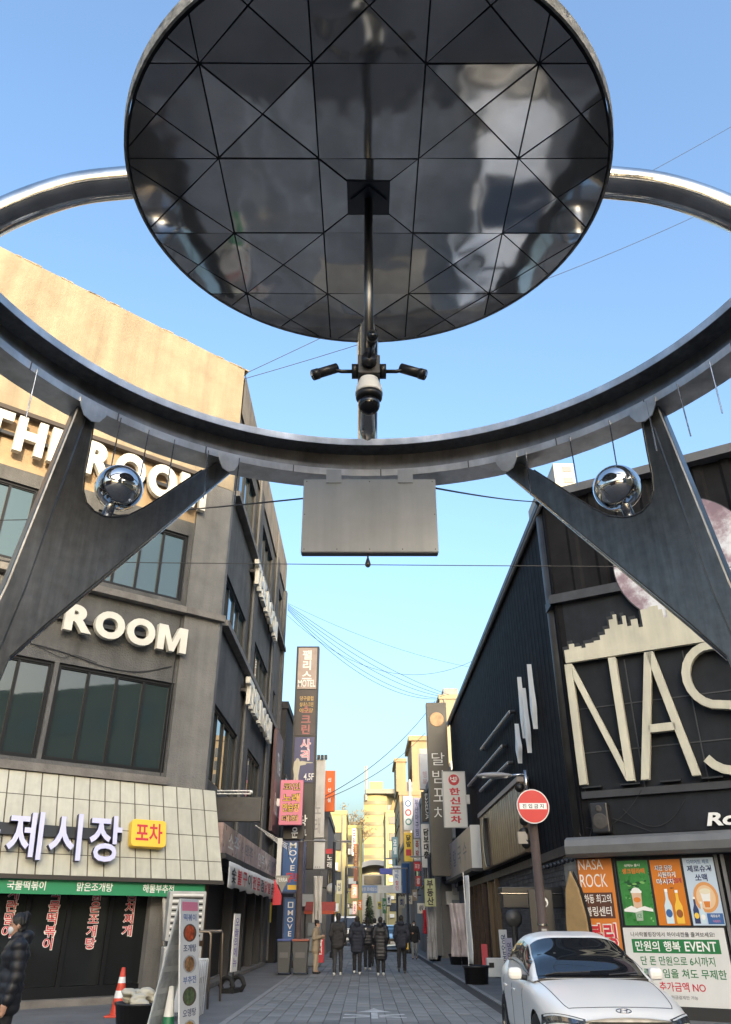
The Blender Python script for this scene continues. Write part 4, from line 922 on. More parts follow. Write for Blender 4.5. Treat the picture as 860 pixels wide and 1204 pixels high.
        if EF.n.z < 0: EF = Fr(h[0]+n_*.004, (1, 0, 0), V((1, 0, 0)).cross(n_))
        if EF.u.y < 0: EF.u = -EF.u; EF.n = EF.r.cross(EF.u)
        mb = MB(); mb.tube([EF.P(.085*math.cos(2*math.pi*k/28), .045*math.sin(2*math.pi*k/28), .004) for k in range(28)], .006, 6, closed=True)
        for s in (-1, 1): mb.tube([EF.P(s*.035-.014, -.032, .004), EF.P(s*.035+.014, .032, .004)], .0065, 6)
        mb.tube([EF.P(-.035, -.008, .004), EF.P(-.0, .004, .004), EF.P(.035, .010, .004)], .006, 6)
        mb.build('emblem', mat('badge_chrome', (.35, .35, .36), .18, 1), t, True)
        for s in (-1, 1):      # door lines and handles
            mb = MB()
            for y in (-.62, .30, 1.12):
                out = []
                for z in [.30+.06*k for k in range(11)]:
                    hh = bvh.ray_cast(V((s*2, y+(.10*max(0, .55-z) if y < 1 else -.25*max(0, .7-z)), z)), V((-s, 0, 0)))
                    if hh[0] is not None: out.append(hh[0]+V((s*.001, 0, 0)))
                if len(out) > 2: mb.tube(out, .004, 5)
            mb.build('door_line', dk, t)
            for y in (.02, .86):
                hh = bvh.ray_cast(V((s*2, y, .80)), V((-s, 0, 0)))
                if hh[0] is not None: mb = MB(); mb.tube([hh[0]+V((s*.015, -.09, 0)), hh[0]+V((s*.02, .09, .005))], .014, 8); mb.build('door_handle', body_m, t, True)
        mb = MB()
        for x0, x1 in ((-.55, .0), (.05, .60)): mb.tube([cab_off(-.93, x0/.9*.6, .012), cab_off(-.90, (x0+x1)/1.8*.6, .016), cab_off(-.88, x1/.9*.6, .014)], .008, 6)
        mb.build('wiper', black_p, t)
        MB().box(WF, -.72, .72, .93, .965, .90, 1.03).build('cowl', black_p, t)
    return t
car_white = mat('white_car_paint', (.90, .87, .82), .28, 0, coat=.25, spec=.25)
car_glass = mat('car_glass', (.012, .014, .017), .02, 0, spec=.9)
car = make_car('white sedan parked in front of the event banner, its nose towards the viewer', car_white, car_glass, True)
car.scale = (.86, .98, 1.02); car.location = (2.63, 11.2, .0); car.rotation_euler = (0, 0, R(-2.0))
blue = make_car('pale blue car facing the viewer in the distance behind the walking group', mat('blue_car_paint', (.20, .32, .42), .25, coat=.8), mat('blue_car_glass', (.05, .10, .14), .05), False)
blue.location = (1.75, 55.0, .0); blue.rotation_euler = (0, 0, R(0))
c2 = dup(blue, (-.6, 92, .0), 0, 'far white car behind the crowd at the end of the street')
for ch in c2.children:
    if ch.name.startswith(('body', 'roof_shell')):
        ch.data = ch.data.copy(); ch.data.materials[0] = car_white
# parked van
vn = thing('parked_van', 'white boxy van seen behind the man in grey trousers', 'van', (-1.5, 66, 0))
FV = Fr((-1.5, 66, 0), (1, 0, 0))
MB().prism(Fr((-1.5, 66, 0), (0, 1, 0)), [(0, .35), (0, 1.05), (.35, 1.15), (.8, 1.95), (4.2, 2.0), (4.2, .35)], -.9, .9).build('body', car_white, vn, bev=.06)
MB().add([FV.P(-.76, 1.17, -.34), FV.P(.76, 1.17, -.34), FV.P(.70, 1.85, -.72), FV.P(-.70, 1.85, -.72)], [(0, 1, 2, 3)]).build('windscreen', car_glass, vn, solid=.02)
MB().box(FV, -.6, .6, .55, .8, .0, .03).build('grille', black_p, vn)
for s in (-1, 1):
    MB().box(FV, s*.62, s*.85, .78, .98, .0, .03).build('headlight', white_p, vn)
    for y in (.8, 3.4): mb = MB(); mb.tube([FV.P(s*.72, .33, -y), FV.P(s*.93, .33, -y)], .33, 20); mb.build('wheel', black_p, vn)

# ================================================================== PEOPLE
skin = mat('skin', (.46, .27, .19), .55); hair_m = mat('black_hair', (.010, .009, .009), .45, 0, bump=(40, .3)); puff = mat('black_padded_nylon', (.012, .013, .018), .55, 0, (6, .3)); blk = mat('black_cloth', (.014, .014, .017), .85); navy_c = mat('navy_cloth', (.014, .018, .032), .8)
greyt = mat('charcoal_trousers', (.035, .036, .042), .85); beige_c = mat('beige_wool_coat', (.30, .245, .175), .85, 0, (8, .15)); beige_t = mat('beige_trousers', (.36, .30, .22), .85); white_c = mat('white_fleece', (.55, .54, .52), .9); white_s = mat('white_shoe', (.6, .6, .58), .6); mask_m = mat('face_mask', (.65, .66, .68), .8); jean = mat('pale_grey_denim', (.20, .21, .22), .85)
def voxel(mb, vox, disp=None, smooth=2):
    me = mb.mesh('v'); o = bpy.data.objects.new('tmp_v', me); COL.objects.link(o)
    md = o.modifiers.new('r', 'REMESH'); md.mode = 'VOXEL'; md.voxel_size = vox
    if smooth: sm = o.modifiers.new('s', 'SMOOTH'); sm.iterations = smooth; sm.factor = .5
    dg = bpy.context.evaluated_depsgraph_get(); m2 = bpy.data.meshes.new_from_object(o.evaluated_get(dg)); bpy.data.objects.remove(o)
    if disp:
        ns = [v.normal.copy() for v in m2.vertices]
        for v, n_ in zip(m2.vertices, ns): v.co = v.co+n_*disp(v.co)
        m2.update()
    m2.materials.clear(); return m2
def caps(mb, p, q, r1, r2, sx=1., sy=1.):
    p, q = V(p), V(q); mb.tube([p, q], [r1, r2], 12)
    mb.ball(p, r1, 12, 8); mb.ball(q, r2, 12, 8); return mb
def folds(amp, fz=38, seed=0.):
    return lambda c: amp*(math.sin(c.z*fz+3*math.sin(c.x*9+seed)+2*c.y*7)*.6+math.sin(c.z*fz*2.3+c.x*21+seed)*.4)
def quilt(amp, pitch): return lambda c: amp*(abs(math.sin(math.pi*c.z/pitch))**.6-.5)
def person(label, loc, rotz, h=1.74, stride=.0, lift=0., top='jacket', top_m=None, bot_m=None, shoe_m=None, length=.78, hair='short', arms='down', padded=False, mask=False, hood=False, wide=1., lean=0., group='people walking up the street', flip=1):
    """local frame: faces -Y; built at 1.74 m and scaled"""
    t = thing('person', label, 'person', (0, 0, 0), group)
    s = stride*flip
    HL, HR = V((-.095, 0, .92)), V((.095, 0, .92))
    if s: KL, AL = V((-.10, -.5*s-.03, .50)), V((-.10, -.62*s, .10)); KR, AR = V((.10, .30*s-.04, .51)), V((.10, .95*s, .10+lift))
    else: KL, AL, KR, AR = V((-.11, -.02, .50)), V((-.12, .01, .10)), V((.11, -.01, .50)), V((.13, .02, .10))
    N_ = V((0, -.015-lean*.4, 1.49)); HD = V((0, -.045-lean*.5, 1.615)); CH = V((0, -lean*.25, 1.27)); PV = V((0, 0, .95))
    SL, SR = V((-.185*wide, .0-lean*.3, 1.405)), V((.185*wide, 0-lean*.3, 1.405))
    if arms == 'pockets': EL, ER, WL, WR = V((-.265, .07, 1.13)), V((.265, .07, 1.13)), V((-.225, -.09, .95)), V((.225, -.09, .95))
    elif arms == 'front': EL, ER, WL, WR = V((-.27, .02, 1.14)), V((.27, .02, 1.14)), V((-.10, -.24, 1.20)), V((.08, -.26, 1.16))
    elif arms == 'swing': EL, ER, WL, WR = V((-.27, .10, 1.14)), V((.27, -.02, 1.13)), V((-.26, -.06, .94)), V((.25, -.20, .96))
    elif arms == 'bag': EL, ER, WL, WR = V((-.27, .04, 1.13)), V((.27, .0, 1.13)), V((-.12, -.22, 1.16)), V((.30, -.06, .88))
    else: EL, ER, WL, WR = V((-.26, .03, 1.13)), V((.26, .03, 1.13)), V((-.265, -.03, .88)), V((.265, -.03, .88))
    b = MB()
    b.ball(HD+V((0, .012, .02)), (.077, .096, .098), 18, 12); b.ball(HD+V((0, -.028, -.048)), (.056, .062, .062), 14, 10)       # skull, jaw
    b.ball(HD+V((0, -.086, -.018)), (.014, .02, .022), 8, 6); b.ball(HD+V((0, -.075, -.062)), (.024, .016, .010), 8, 6)
    for q in (-1, 1): b.ball(HD+V((q*.080, .012, -.008)), (.012, .022, .032), 8, 6)
    caps(b, HD+V((0, .01, -.06)), N_-V((0, 0, .04)), .052, .06)
    caps(b, CH+V((-.06, 0, .02)), CH+V((.06, 0, .02)), .115, .115); caps(b, V((-.06, 0, 1.10)), V((.06, 0, 1.10)), .095, .095); caps(b, PV+V((-.07, 0, 0)), PV+V((.07, 0, 0)), .11, .11); caps(b, CH, PV, .12, .12)
    caps(b, N_-V((0, 0, .05)), SL, .055, .058); caps(b, N_-V((0, 0, .05)), SR, .055, .058)
    for S, E, W_, q in ((SL, EL, WL, -1), (SR, ER, WR, 1)):
        caps(b, S, E, .05, .04); caps(b, E, W_, .04, .028)
        d = (W_-E).normalized(); pm_ = W_+d*.055; b.ball(pm_, (.024, .034, .045), 10, 8); caps(b, W_, pm_, .026, .03)
        sd_ = V((0, -1, 0)) if abs(d.y) < .8 else V((0, 0, 1)); sd_ = (sd_-d*sd_.dot(d)).normalized(); inn = d.cross(sd_)*q
        for k, ln in enumerate((.065, .078, .074, .058)):
            r0 = pm_+sd_*(.027-.018*k)+d*.03; r1 = r0+d*ln*.55+inn*.004; r2 = r1+d*ln*.42+inn*(.018+.004*k); caps(b, r0, r1, .0095, .009); caps(b, r1, r2, .009, .008)
        r0 = W_+d*.02+sd_*.02; r1 = r0+d*.03+sd_*.024; caps(b, r0, r1, .012, .0105); caps(b, r1, r1+d*.032+inn*.008, .0105, .009)
    for H, K, A in ((HL, KL, AL), (HR, KR, AR)):
        caps(b, H, K, .082, .055); caps(b, K, A, .055, .036); caps(b, A, A+V((0, -.13, -.055)), .035, .026)
    link('body', voxel(b, .0125), skin, t, True)
    # trousers
    c = MB(); caps(c, PV+V((-.07, 0, .02)), PV+V((.07, 0, .02)), .125, .125)
    for H, K, A in ((HL, KL, AL), (HR, KR, AR)): caps(c, H, K, .105, .08); caps(c, K, A+V((0, 0, .015)), .08, .066)
    link('trousers', voxel(c, .018, folds(.006, 30, h)), bot_m or blk, t, True)
    for A, d in ((AL, 0), (AR, lift)):
        m_ = MB(); tz = -.055 if not d else -.10
        caps(m_, A+V((0, .035, -.055)), A+V((0, -.10, tz-.005)), .043, .040); caps(m_, A+V((0, -.10, tz-.005)), A+V((0, -.165, tz-.012)), .040, .034); caps(m_, A, A+V((0, .02, -.05)), .045, .045)
        link('shoe', voxel(m_, .012), shoe_m or blk, t, True)
    # coat
    c = MB(); e = .019 if padded else .010; caps(c, CH, PV, .142, .142)
    caps(c, CH+V((-.085*wide, 0, .04)), CH+V((.085*wide, 0, .04)), .135+e, .135+e); caps(c, V((-.08, 0, 1.10)), V((.08, 0, 1.10)), .125+e, .125+e)
    z = 1.02
    while z > length: caps(c, V((-.095, 0, z)), V((.095, 0, z)), .128+e+(.0 if z > .8 else .01), .128+e); z -= .09
    caps(c, V((-.095, 0, length+.06)), V((.095, 0, length+.06)), .125+e, .125+e)
    caps(c, N_-V((0, 0, .06)), SL, .075, .075+e); caps(c, N_-V((0, 0, .06)), SR, .075, .075+e); caps(c, N_-V((0, 0, .03)), N_+V((0, .01, .02)), .078, .074)
    for S, E, W_ in ((SL, EL, WL), (SR, ER, WR)): caps(c, S, E, .070+e, .060+e); caps(c, E, W_, .060+e, .046+e*.6)
    if hood: c.ball(N_+V((0, .10, .0)), (.12, .085, .085), 14, 10)
    dsp = quilt(.016, .105) if padded else folds(.006, 26, h*3)
    link('coat', voxel(c, .017, dsp, 1 if padded else 2), top_m or blk, t, True)
    # hair
    c = MB(); c.ball(HD+V((0, .024, .038)), (.090, .104, .098), 18, 12)
    if hair == 'long':
        c.ball(HD+V((0, .055, -.05)), (.088, .07, .13), 14, 10); caps(c, HD+V((-.07, .02, .0)), HD+V((-.085, .0, -.17)), .028, .022); caps(c, HD+V((.07, .02, .0)), HD+V((.085, .0, -.17)), .028, .022)
    elif hair == 'bun':
        c.ball(HD+V((0, .05, -.03)), (.08, .06, .07), 14, 10); c.ball(HD+V((.0, .085, .10)), .05, 12, 8)
    else: c.ball(HD+V((0, .055, -.02)), (.08, .06, .07), 14, 10); c.ball(HD+V((0, -.045, .092)), (.06, .045, .028), 10, 8)
    hm = voxel(c, .011, lambda p: .004*math.sin(p.x*140+p.z*60)+.003*math.sin(p.y*170))
    link('hair', hm, hair_m, t, True)
    # a hairline: keep the face free
    for q in (-1, 1):
        m_ = MB(); m_.ball(HD+V((q*.031, -.080, .006)), (.013, .008, .007), 8, 6); link('eye', m_.mesh('eye'), black_t, t, True)
        m_ = MB(); m_.tube([HD+V((q*.018, -.087, .027)), HD+V((q*.048, -.076, .027))], .0035, 5); link('eyebrow', m_.mesh('eyebrow'), hair_m, t)
    if mask: m_ = MB(); m_.ball(HD+V((0, -.055, -.048)), (.058, .044, .046), 16, 10); link('face_mask', m_.mesh('mask'), mask_m, t, True)
    t.location = loc; t.rotation_euler = (0, 0, rotz); k = h/1.74; t.scale = (k*.90, k*.95, k)
    return t
BK = R(180)
g_ = lambda px, py: onZ(px, py)
p1 = person('woman in beige coat and trousers standing by the bins at the left', g_(371, 1145), R(75), 1.62, 0, top_m=beige_c, bot_m=beige_t, shoe_m=blk, length=.74, hair='bun', arms='front', group=None)
p2 = person('tall man in black jacket and charcoal trousers with white trainers, leftmost of the walking group', g_(397, 1147), BK+R(-6), 1.83, .12, top_m=mat('washed_black_cloth', (.028, .028, .031), .85), bot_m=greyt, shoe_m=white_s, arms='pockets', wide=1.08, length=.84)
p3 = person('man in bulky dark navy coat walking second from the left of the group', g_(420, 1146), BK, 1.74, .14, .03, top_m=navy_c, bot_m=blk, shoe_m=white_s, padded=True, length=.72, hood=True, wide=1.1, arms='pockets', flip=-1)
p4 = person('man in short black jacket with small white shoulder mark, middle of the group', g_(432.5, 1141), BK+R(4), 1.69, .14, .03, top_m=puff, bot_m=blk, shoe_m=white_s, padded=True, length=.86, wide=1.02)
mk = MB().prism(Fr((.10, .176, 1.37), (-1, 0, 0)), [(-.03, 0), (.035, 0), (.035, .02), (.02, .035), (0, .04), (-.03, .025)], -.004, .012).mesh('shoulder_mark'); link('shoulder_mark', mk, white_t, p4)
p5 = person('person in knee-length black quilted coat, second from the right of the walking group', g_(448, 1147), BK, 1.72, .10, top_m=puff, bot_m=blk, shoe_m=white_s, padded=True, length=.50, hood=True, wide=1.06, arms='pockets')
p6 = person('man in dark hooded jacket striding at the right of the walking group, one heel raised', g_(473, 1145), BK+R(-4), 1.77, .26, .10, top_m=navy_c, bot_m=blk, shoe_m=mat('dark_trainer', (.05, .05, .05), .6), length=.80, hood=True, wide=1.08, arms='pockets')
p7 = person('person in white fleece walking ahead of the group, partly hidden', g_(441, 1136), BK, 1.70, .10, .02, top_m=white_c, bot_m=blk, shoe_m=blk, length=.80)
p8 = person('masked woman in black jacket and pale trousers walking towards the viewer with a yellow bag', g_(488, 1128), R(-5), 1.62, .10, .02, top_m=blk, bot_m=jean, shoe_m=blk, hair='long', arms='bag', mask=True, length=.82, group=None)
yp = g_(488, 1128)
yb = thing('shopping_bag', 'small yellow shopping bag held by the masked woman', 'bag', yp+V((-.36, -.1, .45)))
mb = MB(); mb.prism(Fr(yp+V((-.40, -.1, .42)), (1, 0, 0)), [(-.12, 0), (.12, 0), (.10, .30), (.03, .36), (-.03, .36), (-.10, .30)], -.06, .06); mb.build('bag_body', yellow_p, yb, bev=.02)
mb = MB(); mb.tube([yp+V((-.40, -.1, .77)), yp+V((-.33, -.1, .84))], .012, 6); mb.build('handle', yellow_p, yb)
p9 = person('masked person in black padded jacket walking past the restaurant at the left frame edge', (-3.80, 9.6, 0), R(-62), 1.64, .12, .02, top_m=puff, bot_m=blk, shoe_m=blk, hair='bun', mask=True, padded=True, hood=True, length=.78, wide=1.18, group=None)
# distant pedestrians
srcs = [p2, p4, p5, p8, p1, p6]
farp = [(418, 1083, 60, 'dark'), (404, 1084, 66, 'left'), (411, 1079, 76, ''), (433, 1076, 84, ''), (440, 1077, 90, ''), (447, 1080, 72, ''), (428, 1075, 104, ''), (423, 1077, 96, ''), (480, 1084, 62, ''), (466, 1082, 78, ''), (436, 1074, 110, ''), (452, 1078, 98, '')]
descr = ['distant walker in black behind the left of the group', 'distant pedestrian near the parked white van', 'far walker in long dark coat left of the street centre', 'far pedestrian facing the viewer near the street centre', 'far figure in beige among the street crowd', 'far walker in navy left of the blue car', 'tiny far pedestrian under the hanging street banner', 'tiny far pedestrian left of the street banner', 'distant pedestrian by the right shopfronts', 'distant walker to the right of the blue car', 'smallest far figure at the street end', 'far walker near the right side before the street end']
for k, (px, py, y, _) in enumerate(farp):
    x = (px-CX)/F_*(y*math.cos(PITCH)-1.5*math.sin(PITCH)); s_ = srcs[k % 6]
    dup(s_, (x, y, 0), BK if k % 3 else 0, descr[k], 'far pedestrians')
# ================================================================== STREET FURNITURE, LEFT SIDE
cn = thing('traffic_cone', 'orange traffic cone with two white bands in front of the restaurant', 'cone', (-4.62, 17.0, 0))
CF = Fr((-4.62, 17.0, 0), (1, 0, 0)); cone_o = col('cone_orange', (.60, .06, .03), .5, noise=(6, .15))
mb = MB(); mb.box(CF, -.2, .2, 0, .035, -.2, .2); mb.build('base', cone_o, cn, bev=.01)
def cr_(z): return .15-.115*(z/.78)
for z0, z1, m_ in ((.035, .30, cone_o), (.30, .42, white_t), (.42, .54, cone_o), (.54, .64, white_t), (.64, .79, cone_o)):
    mb = MB(); mb.lathe(CF, [(cr_(z0), z0), (cr_(z1), z1)]+([(0, z1+.005)] if z1 > .75 else []), 24); mb.build('cone_body' if m_ is cone_o else 'reflective_band', m_, cn, True)
cg = thing('rubber_cone', 'short cone with white top and green foot beside the menu board', 'cone', (-2.75, 13.6, 0)); CG = Fr((-2.78, 12.9, 0), (1, 0, 0))
cg.location = (-2.78, 12.9, 0); ORG[cg] = V(cg.location)
mb = MB(); mb.lathe(CG, [(.17, 0), (.17, .03), (.10, .05), (.075, .38)], 24); mb.build('foot', col('cone_green', (.02, .17, .08)), cg, True)
mb = MB(); mb.lathe(CG, [(.075, .38), (.035, .74), (.0, .75)], 24); mb.build('cone_top', white_p, cg, True)
# folding menu board
ab = thing('menu_board', 'folding A-frame menu board with food pictures on its white street-side face', 'sign board', (-2.7, 13.1, 0))
ap = V((-2.66, 12.95, 1.86)); yv = V((.25, .97, 0)).normalized()
def leaf(foot, nm, m, w_=.62):
    up = (ap-foot); H = up.length; f = Fr(foot-yv*w_/2, yv, up); return f, H
f, H = leaf(V((-2.47, 12.95, 0)), 'leaf', white_board)
sgn = 1 if f.n.x > 0 else -1
lf = MB().box(f, 0, .62, .05, H, -.012, .012).build('front_leaf', white_board, ab, bev=.004)
for k, tx in enumerate(('떡볶이', '조개탕', '부추전', '오뎅탕')):
    b0 = H*.84-k*.40
    tf = f if sgn > 0 else Fr(f.P(.62, 0, 0), -f.r, f.u); lettering(lf, tf, tx, .10, .52, b0+.005, b0+.10, .0135, blue_p if k % 2 == 0 else navy_p, off=.015)
    dsh = col(('dish_red', 'dish_brown', 'dish_green', 'dish_gold')[k], ((.45, .08, .03), (.30, .16, .07), (.10, .14, .06), (.45, .25, .06))[k], .5, noise=(16, .85))
    bw = [f.P(.31+.22*math.cos(2*math.pi*i/20), b0-.15+.118*math.sin(2*math.pi*i/20), sgn*.0132) for i in range(20)]; MB().add(bw, [tuple(range(20))]).build('bowl_print', mat(f'bowl_print_{k % 2}', ((.10, .07, .05), (.45, .46, .47))[k % 2], .5, 0, (14, .3)), lf)
    pl = [f.P(.30+.165*math.cos(2*math.pi*i/20), b0-.15+.10*math.sin(2*math.pi*i/20), sgn*.0142) for i in range(20)]; MB().add(pl, [tuple(range(20))]).build('dish_print', dsh, lf)
MB().box(f, .05, .57, H-.16, H-.04, sgn*.0125, sgn*.0145).build('header_strip', pink_p, lf)
f2, H2 = leaf(V((-2.98, 12.95, 0)), 'leaf', white_board)
bl = MB().box(f2, 0, .62, .05, H2, -.01, .01).build('rear_leaf', mat('translucent_board', (.42, .44, .45), .5, 0, (4, .15)), ab)
for k in range(6): MB().box(f2, .04, .58, .2+k*.27, .40+k*.27, -.0115, .0115).build('print_row', mat('faint_print', (.33, .35, .37), .5, 0, (5, .4)), bl)
mb = MB(); mb.tube([f.P(.03, .02, 0), f.P(.03, H, 0)], .014, 6); mb.tube([f2.P(.03, .02, 0), f2.P(.03, H2, 0)], .014, 6); mb.tube([f.P(.59, .02, 0), f.P(.59, H, 0)], .014, 6); mb.tube([f2.P(.59, .02, 0), f2.P(.59, H2, 0)], .014, 6); mb.build('tube_frame', alu, ab)
# air conditioner tower, tub, chairs, rail, sign stand
ac = thing('outdoor_unit_stack', 'two stacked louvred outdoor units behind the menu board', 'air conditioner', (-4.0, 18.6, 0)); AFr = Fr((-3.9, 18.6, 0), (.92, .39, 0))
for k in range(2):
    b0 = .15+1.05*k
    MB().box(AFr, -.35, .45, b0, b0+.95, -.35, 0).build('casing', mat('dirty_white_casing', (.42, .42, .40), .5, 0, (3, .3)), ac, bev=.02)
    for j in range(14): MB().box(AFr, -.28, .38, b0+.08+j*.06, b0+.115+j*.06, .002, .02).build('louvre', black_p if j % 2 == 0 else white_p, ac)
for a in (-.33, .43): MB().box(AFr, a-.02, a+.02, 0, .15, -.3, -.02).build('foot', black_p, ac)
tb = thing('plastic_tub', 'dark tub heaped with pale cloths at the foot of the plastic curtain', 'tub', (-3.75, 15.0, 0)); TF = Fr((-3.7, 15.0, 0), (1, 0, 0))
mb = MB(); mb.lathe(TF, [(0, .02), (.36, .02), (.42, .36), (.44, .36), (.44, .39), (.40, .39), (.34, .06), (0, .06)], 28); mb.build('tub_body', black_p, tb, True)
c = MB(); rr = random.Random(5)
for k in range(9): c.ball(V((-3.7+rr.uniform(-.25, .2), 15.0+rr.uniform(-.2, .2), .38+rr.uniform(0, .16))), (rr.uniform(.08, .16), rr.uniform(.08, .16), rr.uniform(.05, .10)), 10, 7)
me = voxel(c, .02, folds(.012, 60)); o = link('cloth_heap', me, mat('pale_cloth', (.5, .47, .38), .9), tb, True)
me.transform(M.Translation(-V((-3.75, 15.0, 0))))
rl = thing('handrail_frame', 'bronze tubular handrail frame standing behind the stacked chairs', 'rail', (-3.4, 20.5, 0))
for y, x in ((18.4, -3.25), (20.2, -3.3)):
    mb = MB(); mb.tube([V((x-.52, y, 0)), V((x-.52, y, 1.32)), V((x-.47, y, 1.38)), V((x-.05, y, 1.38)), V((x, y, 1.32)), V((x+.05, y, 0))], .024, 8); mb.build('hoop', mat('bronze_tube', (.20, .16, .12), .4, .6), rl, True)
mb = MB()
for z in (1.36, .5): mb.tube([V((-3.27, 18.4, z)), V((-3.32, 20.2, z))], .02, 8)
mb.build('cross_bar', mat('bronze_tube', (.2, .16, .12)), rl, True)
for k in range(7):
    t = thing('folding_chair', f'folded grey chair, {("nearest","second","third","fourth","fifth","sixth","last")[k]} in the leaning row behind the menu board', 'chair', (-3.35, 16.3+k*.2, 0), 'folded chairs behind the menu board')
    f = Fr((-3.55, 16.35+k*.19, 0), (1, .1, 0), (.0, .14, 1))
    mb = MB()
    for a in (0, .42): mb.tube([f.P(a, 0), f.P(a, .92)], .014, 6)
    mb.tube([f.P(0, .92), f.P(.42, .92)], .014, 6); mb.tube([f.P(0, .3), f.P(.42, .3)], .012, 6); mb.build('frame', alu, t)
    MB().box(f, .02, .40, .62, .88, -.02, .02).build('backrest', white_p, t, bev=.01); MB().box(f, .02, .40, .12, .5, .03, .06).build('seat', mat('pale_grey_seat', (.4, .4, .4), .6), t, bev=.01)
ssd = thing('sign_stand', 'narrow white upright sign on a black rubber wheel base by the brown door', 'sign', (-3.35, 22.6, 0))
SF_ = Fr((-3.35, 22.6, 0), (.22, .975, 0))
mb = MB()
for s in (-.22, .22): 
    ff = Fr((-3.35+s*.5, 22.6+s*.87, .0), (.5, .87, 0), (0, 0, 1)); mb.tube([ff.P(0, .16, -.2), ff.P(0, .3, -.12), ff.P(0, .34, 0), ff.P(0, .3, .12), ff.P(0, .16, .2), ff.P(0, .03, .1), ff.P(0, .02, -.1)], .06, 10, closed=True)
mb.box(SF_, -.35, .35, .0, .10, -.16, .16); mb.build('base', mat('tyre_rubber', (.015, .015, .016)), ssd)
MB().box(SF_, -.2, .2, .45, 1.75, -.02, .02).build('panel', white_board, ssd, bev=.005)
lettering(ssd, SF_, '오\n늘\n의\n메\n뉴', -.13, .13, .55, 1.65, .0215, col('indigo_print', (.15, .1, .35)), line=1.0)
mb = MB(); mb.tube([V((-3.35, 22.6, .1)), V((-3.35, 22.6, .5))], .02, 8); mb.build('stem', black_p, ssd)
ns = MB().box(LS, 15.55, 15.95, 1.55, 2.3, .17, .19).build('yellow_notice', mat('yellow_notice', (.70, .55, .03), .5, 0, (6, .2)), None, label='yellow notice panel on the pilaster beside the brown door', cat='notice', base=LS.P(15.75, 1.55, .17))
# wheelie bins
for (px0, px1, lid, lab) in ((325, 342.5, col('bin_lid_blue', (.05, .08, .25)), 'grey wheelie bin with blue lid beside the lamp post'), (343, 363, col('bin_lid_red', (.30, .09, .06)), 'grey wheelie bin with reddish lid beside the woman in beige')):
    q = onZ((px0+px1)/2, 1146); t = thing('wheelie_bin', lab, 'bin', q, 'wheelie bins on the left'); f = Fr(q, (1, 0, 0)); wd = (px1-px0)/37*.5
    MB().add([f.P(a, b, c_) for b, e in ((.06, .80), (.98, 1.)) for a, c_ in ((-wd*e, -.30), (wd*e, -.30), (wd*e, .30*e), (-wd*e, .30*e))], [(0, 1, 2, 3), (4, 5, 6, 7), (0, 1, 5, 4), (1, 2, 6, 5), (2, 3, 7, 6), (3, 0, 4, 7)]).build('bin_body', mat('bin_grey', (.07, .075, .08), .6), t, bev=.02)
    MB().box(f, -wd*1.05, wd*1.05, .985, 1.05, -.33, .34).build('lid', lid, t, bev=.02)
    for s in (-1, 1): mb = MB(); mb.tube([f.P(s*wd*.75, .09, -.3), f.P(s*wd*.95, .09, -.3)], .09, 14); mb.build('wheel', black_p, t)
    MB().box(f, -wd*.6, wd*.6, .5, .66, .285, .29).build('label_plate', mat('bin_print', (.12, .12, .13), .6), t)
def lamp_post(label, x, y, ztop, r, arm, m=None, group='street lamp posts'):
    m = m or brown_m; t = thing('lamp_post', label, 'lamp post', (x, y, 0), group)
    mb = MB(); mb.tube([V((x, y, 0)), V((x, y, .25)), V((x, y, .26)), V((x, y, ztop))], [r*1.6, r*1.5, r, r*.85], 14); mb.build('pole', m, t, True)
    if arm:
        s = 1 if arm > 0 else -1
        mb = MB(); mb.tube([V((x, y, ztop-.15)), V((x, y, ztop+.12))], r*.5, 8); mb.tube(spline([(x, y, ztop-.02), (x+arm*.4, y, ztop+.06), (x+arm, y, ztop+.02)], 5), .022, 8); mb.build('arm', steel_dark, t, True)
        mb = MB(); mb.ball(V((x+arm+s*.22, y, ztop+.03)), (.30, .11, .055), 18, 10); hd = mb.build('lamp_head', mat('lamp_grey', (.2, .2, .21), .4), t, True)
        MB().box(Fr((x+arm+s*.22, y, ztop), (1, 0, 0)), -.2, .2, -.035, -.015, -.06, .06).build('lamp_glass', white_p, hd)
    return t
q = onZ(349, 1138); z_ = onY(352, 990, q.y).z
lamp_post('brown lamp post with lamp arm to the right, beside the blue signs on the left', q.x, q.y, z_, .14, .55)
# no-entry sign on its leaning-lamp post
px_, py_ = 3.16, 15.5
zt_ = onY(620, 912, py_).z
lp = thing('sign_post', 'brown post with lamp arm to the left carrying the round no-entry sign', 'lamp post', (px_, py_, 0))
mb = MB(); mb.tube([V((px_, py_, 0)), V((px_, py_, .3)), V((px_, py_, .31)), V((px_, py_, zt_-.35))], [.13, .12, .088, .078], 18); mb.build('pole', brown_m, lp, True)
mb = MB(); mb.tube([V((px_-.06, py_, zt_-.4)), V((px_-.06, py_, zt_+.10))], .035, 8); mb.tube([V((px_-.06, py_, zt_+.03)), V((px_-.36, py_, zt_+.0))], .022, 8); mb.build('arm', steel, lp, True)
mb = MB(); mb.ball(V((px_-.66, py_, zt_+.0)), (.36, .13, .06), 22, 10); hd = mb.build('lamp_head', mat('lamp_grey', (.2, .2, .21)), lp, True)
MB().box(Fr((px_-.66, py_, zt_), (1, 0, 0)), -.24, .24, -.045, -.02, -.07, .07).build('lamp_glass', white_p, hd)
for z in (1.05, 1.5): mb = MB(); mb.tube([V((px_, py_, z)), V((px_, py_, z+.03))], .094, 16); mb.build('band', steel, lp)
MB().box(Fr((px_, py_-.092, 0), (1, 0, 0)), -.05, .04, 1.15, 1.45, -.01, .012).build('sticker', mat('worn_sticker', (.35, .34, .32), .7, 0, (20, .4)), lp)
ne = thing('no_entry_sign', 'round red no-entry sign with white bar and black lettering on the brown post', 'traffic sign', (px_, py_-.2, 3.2))
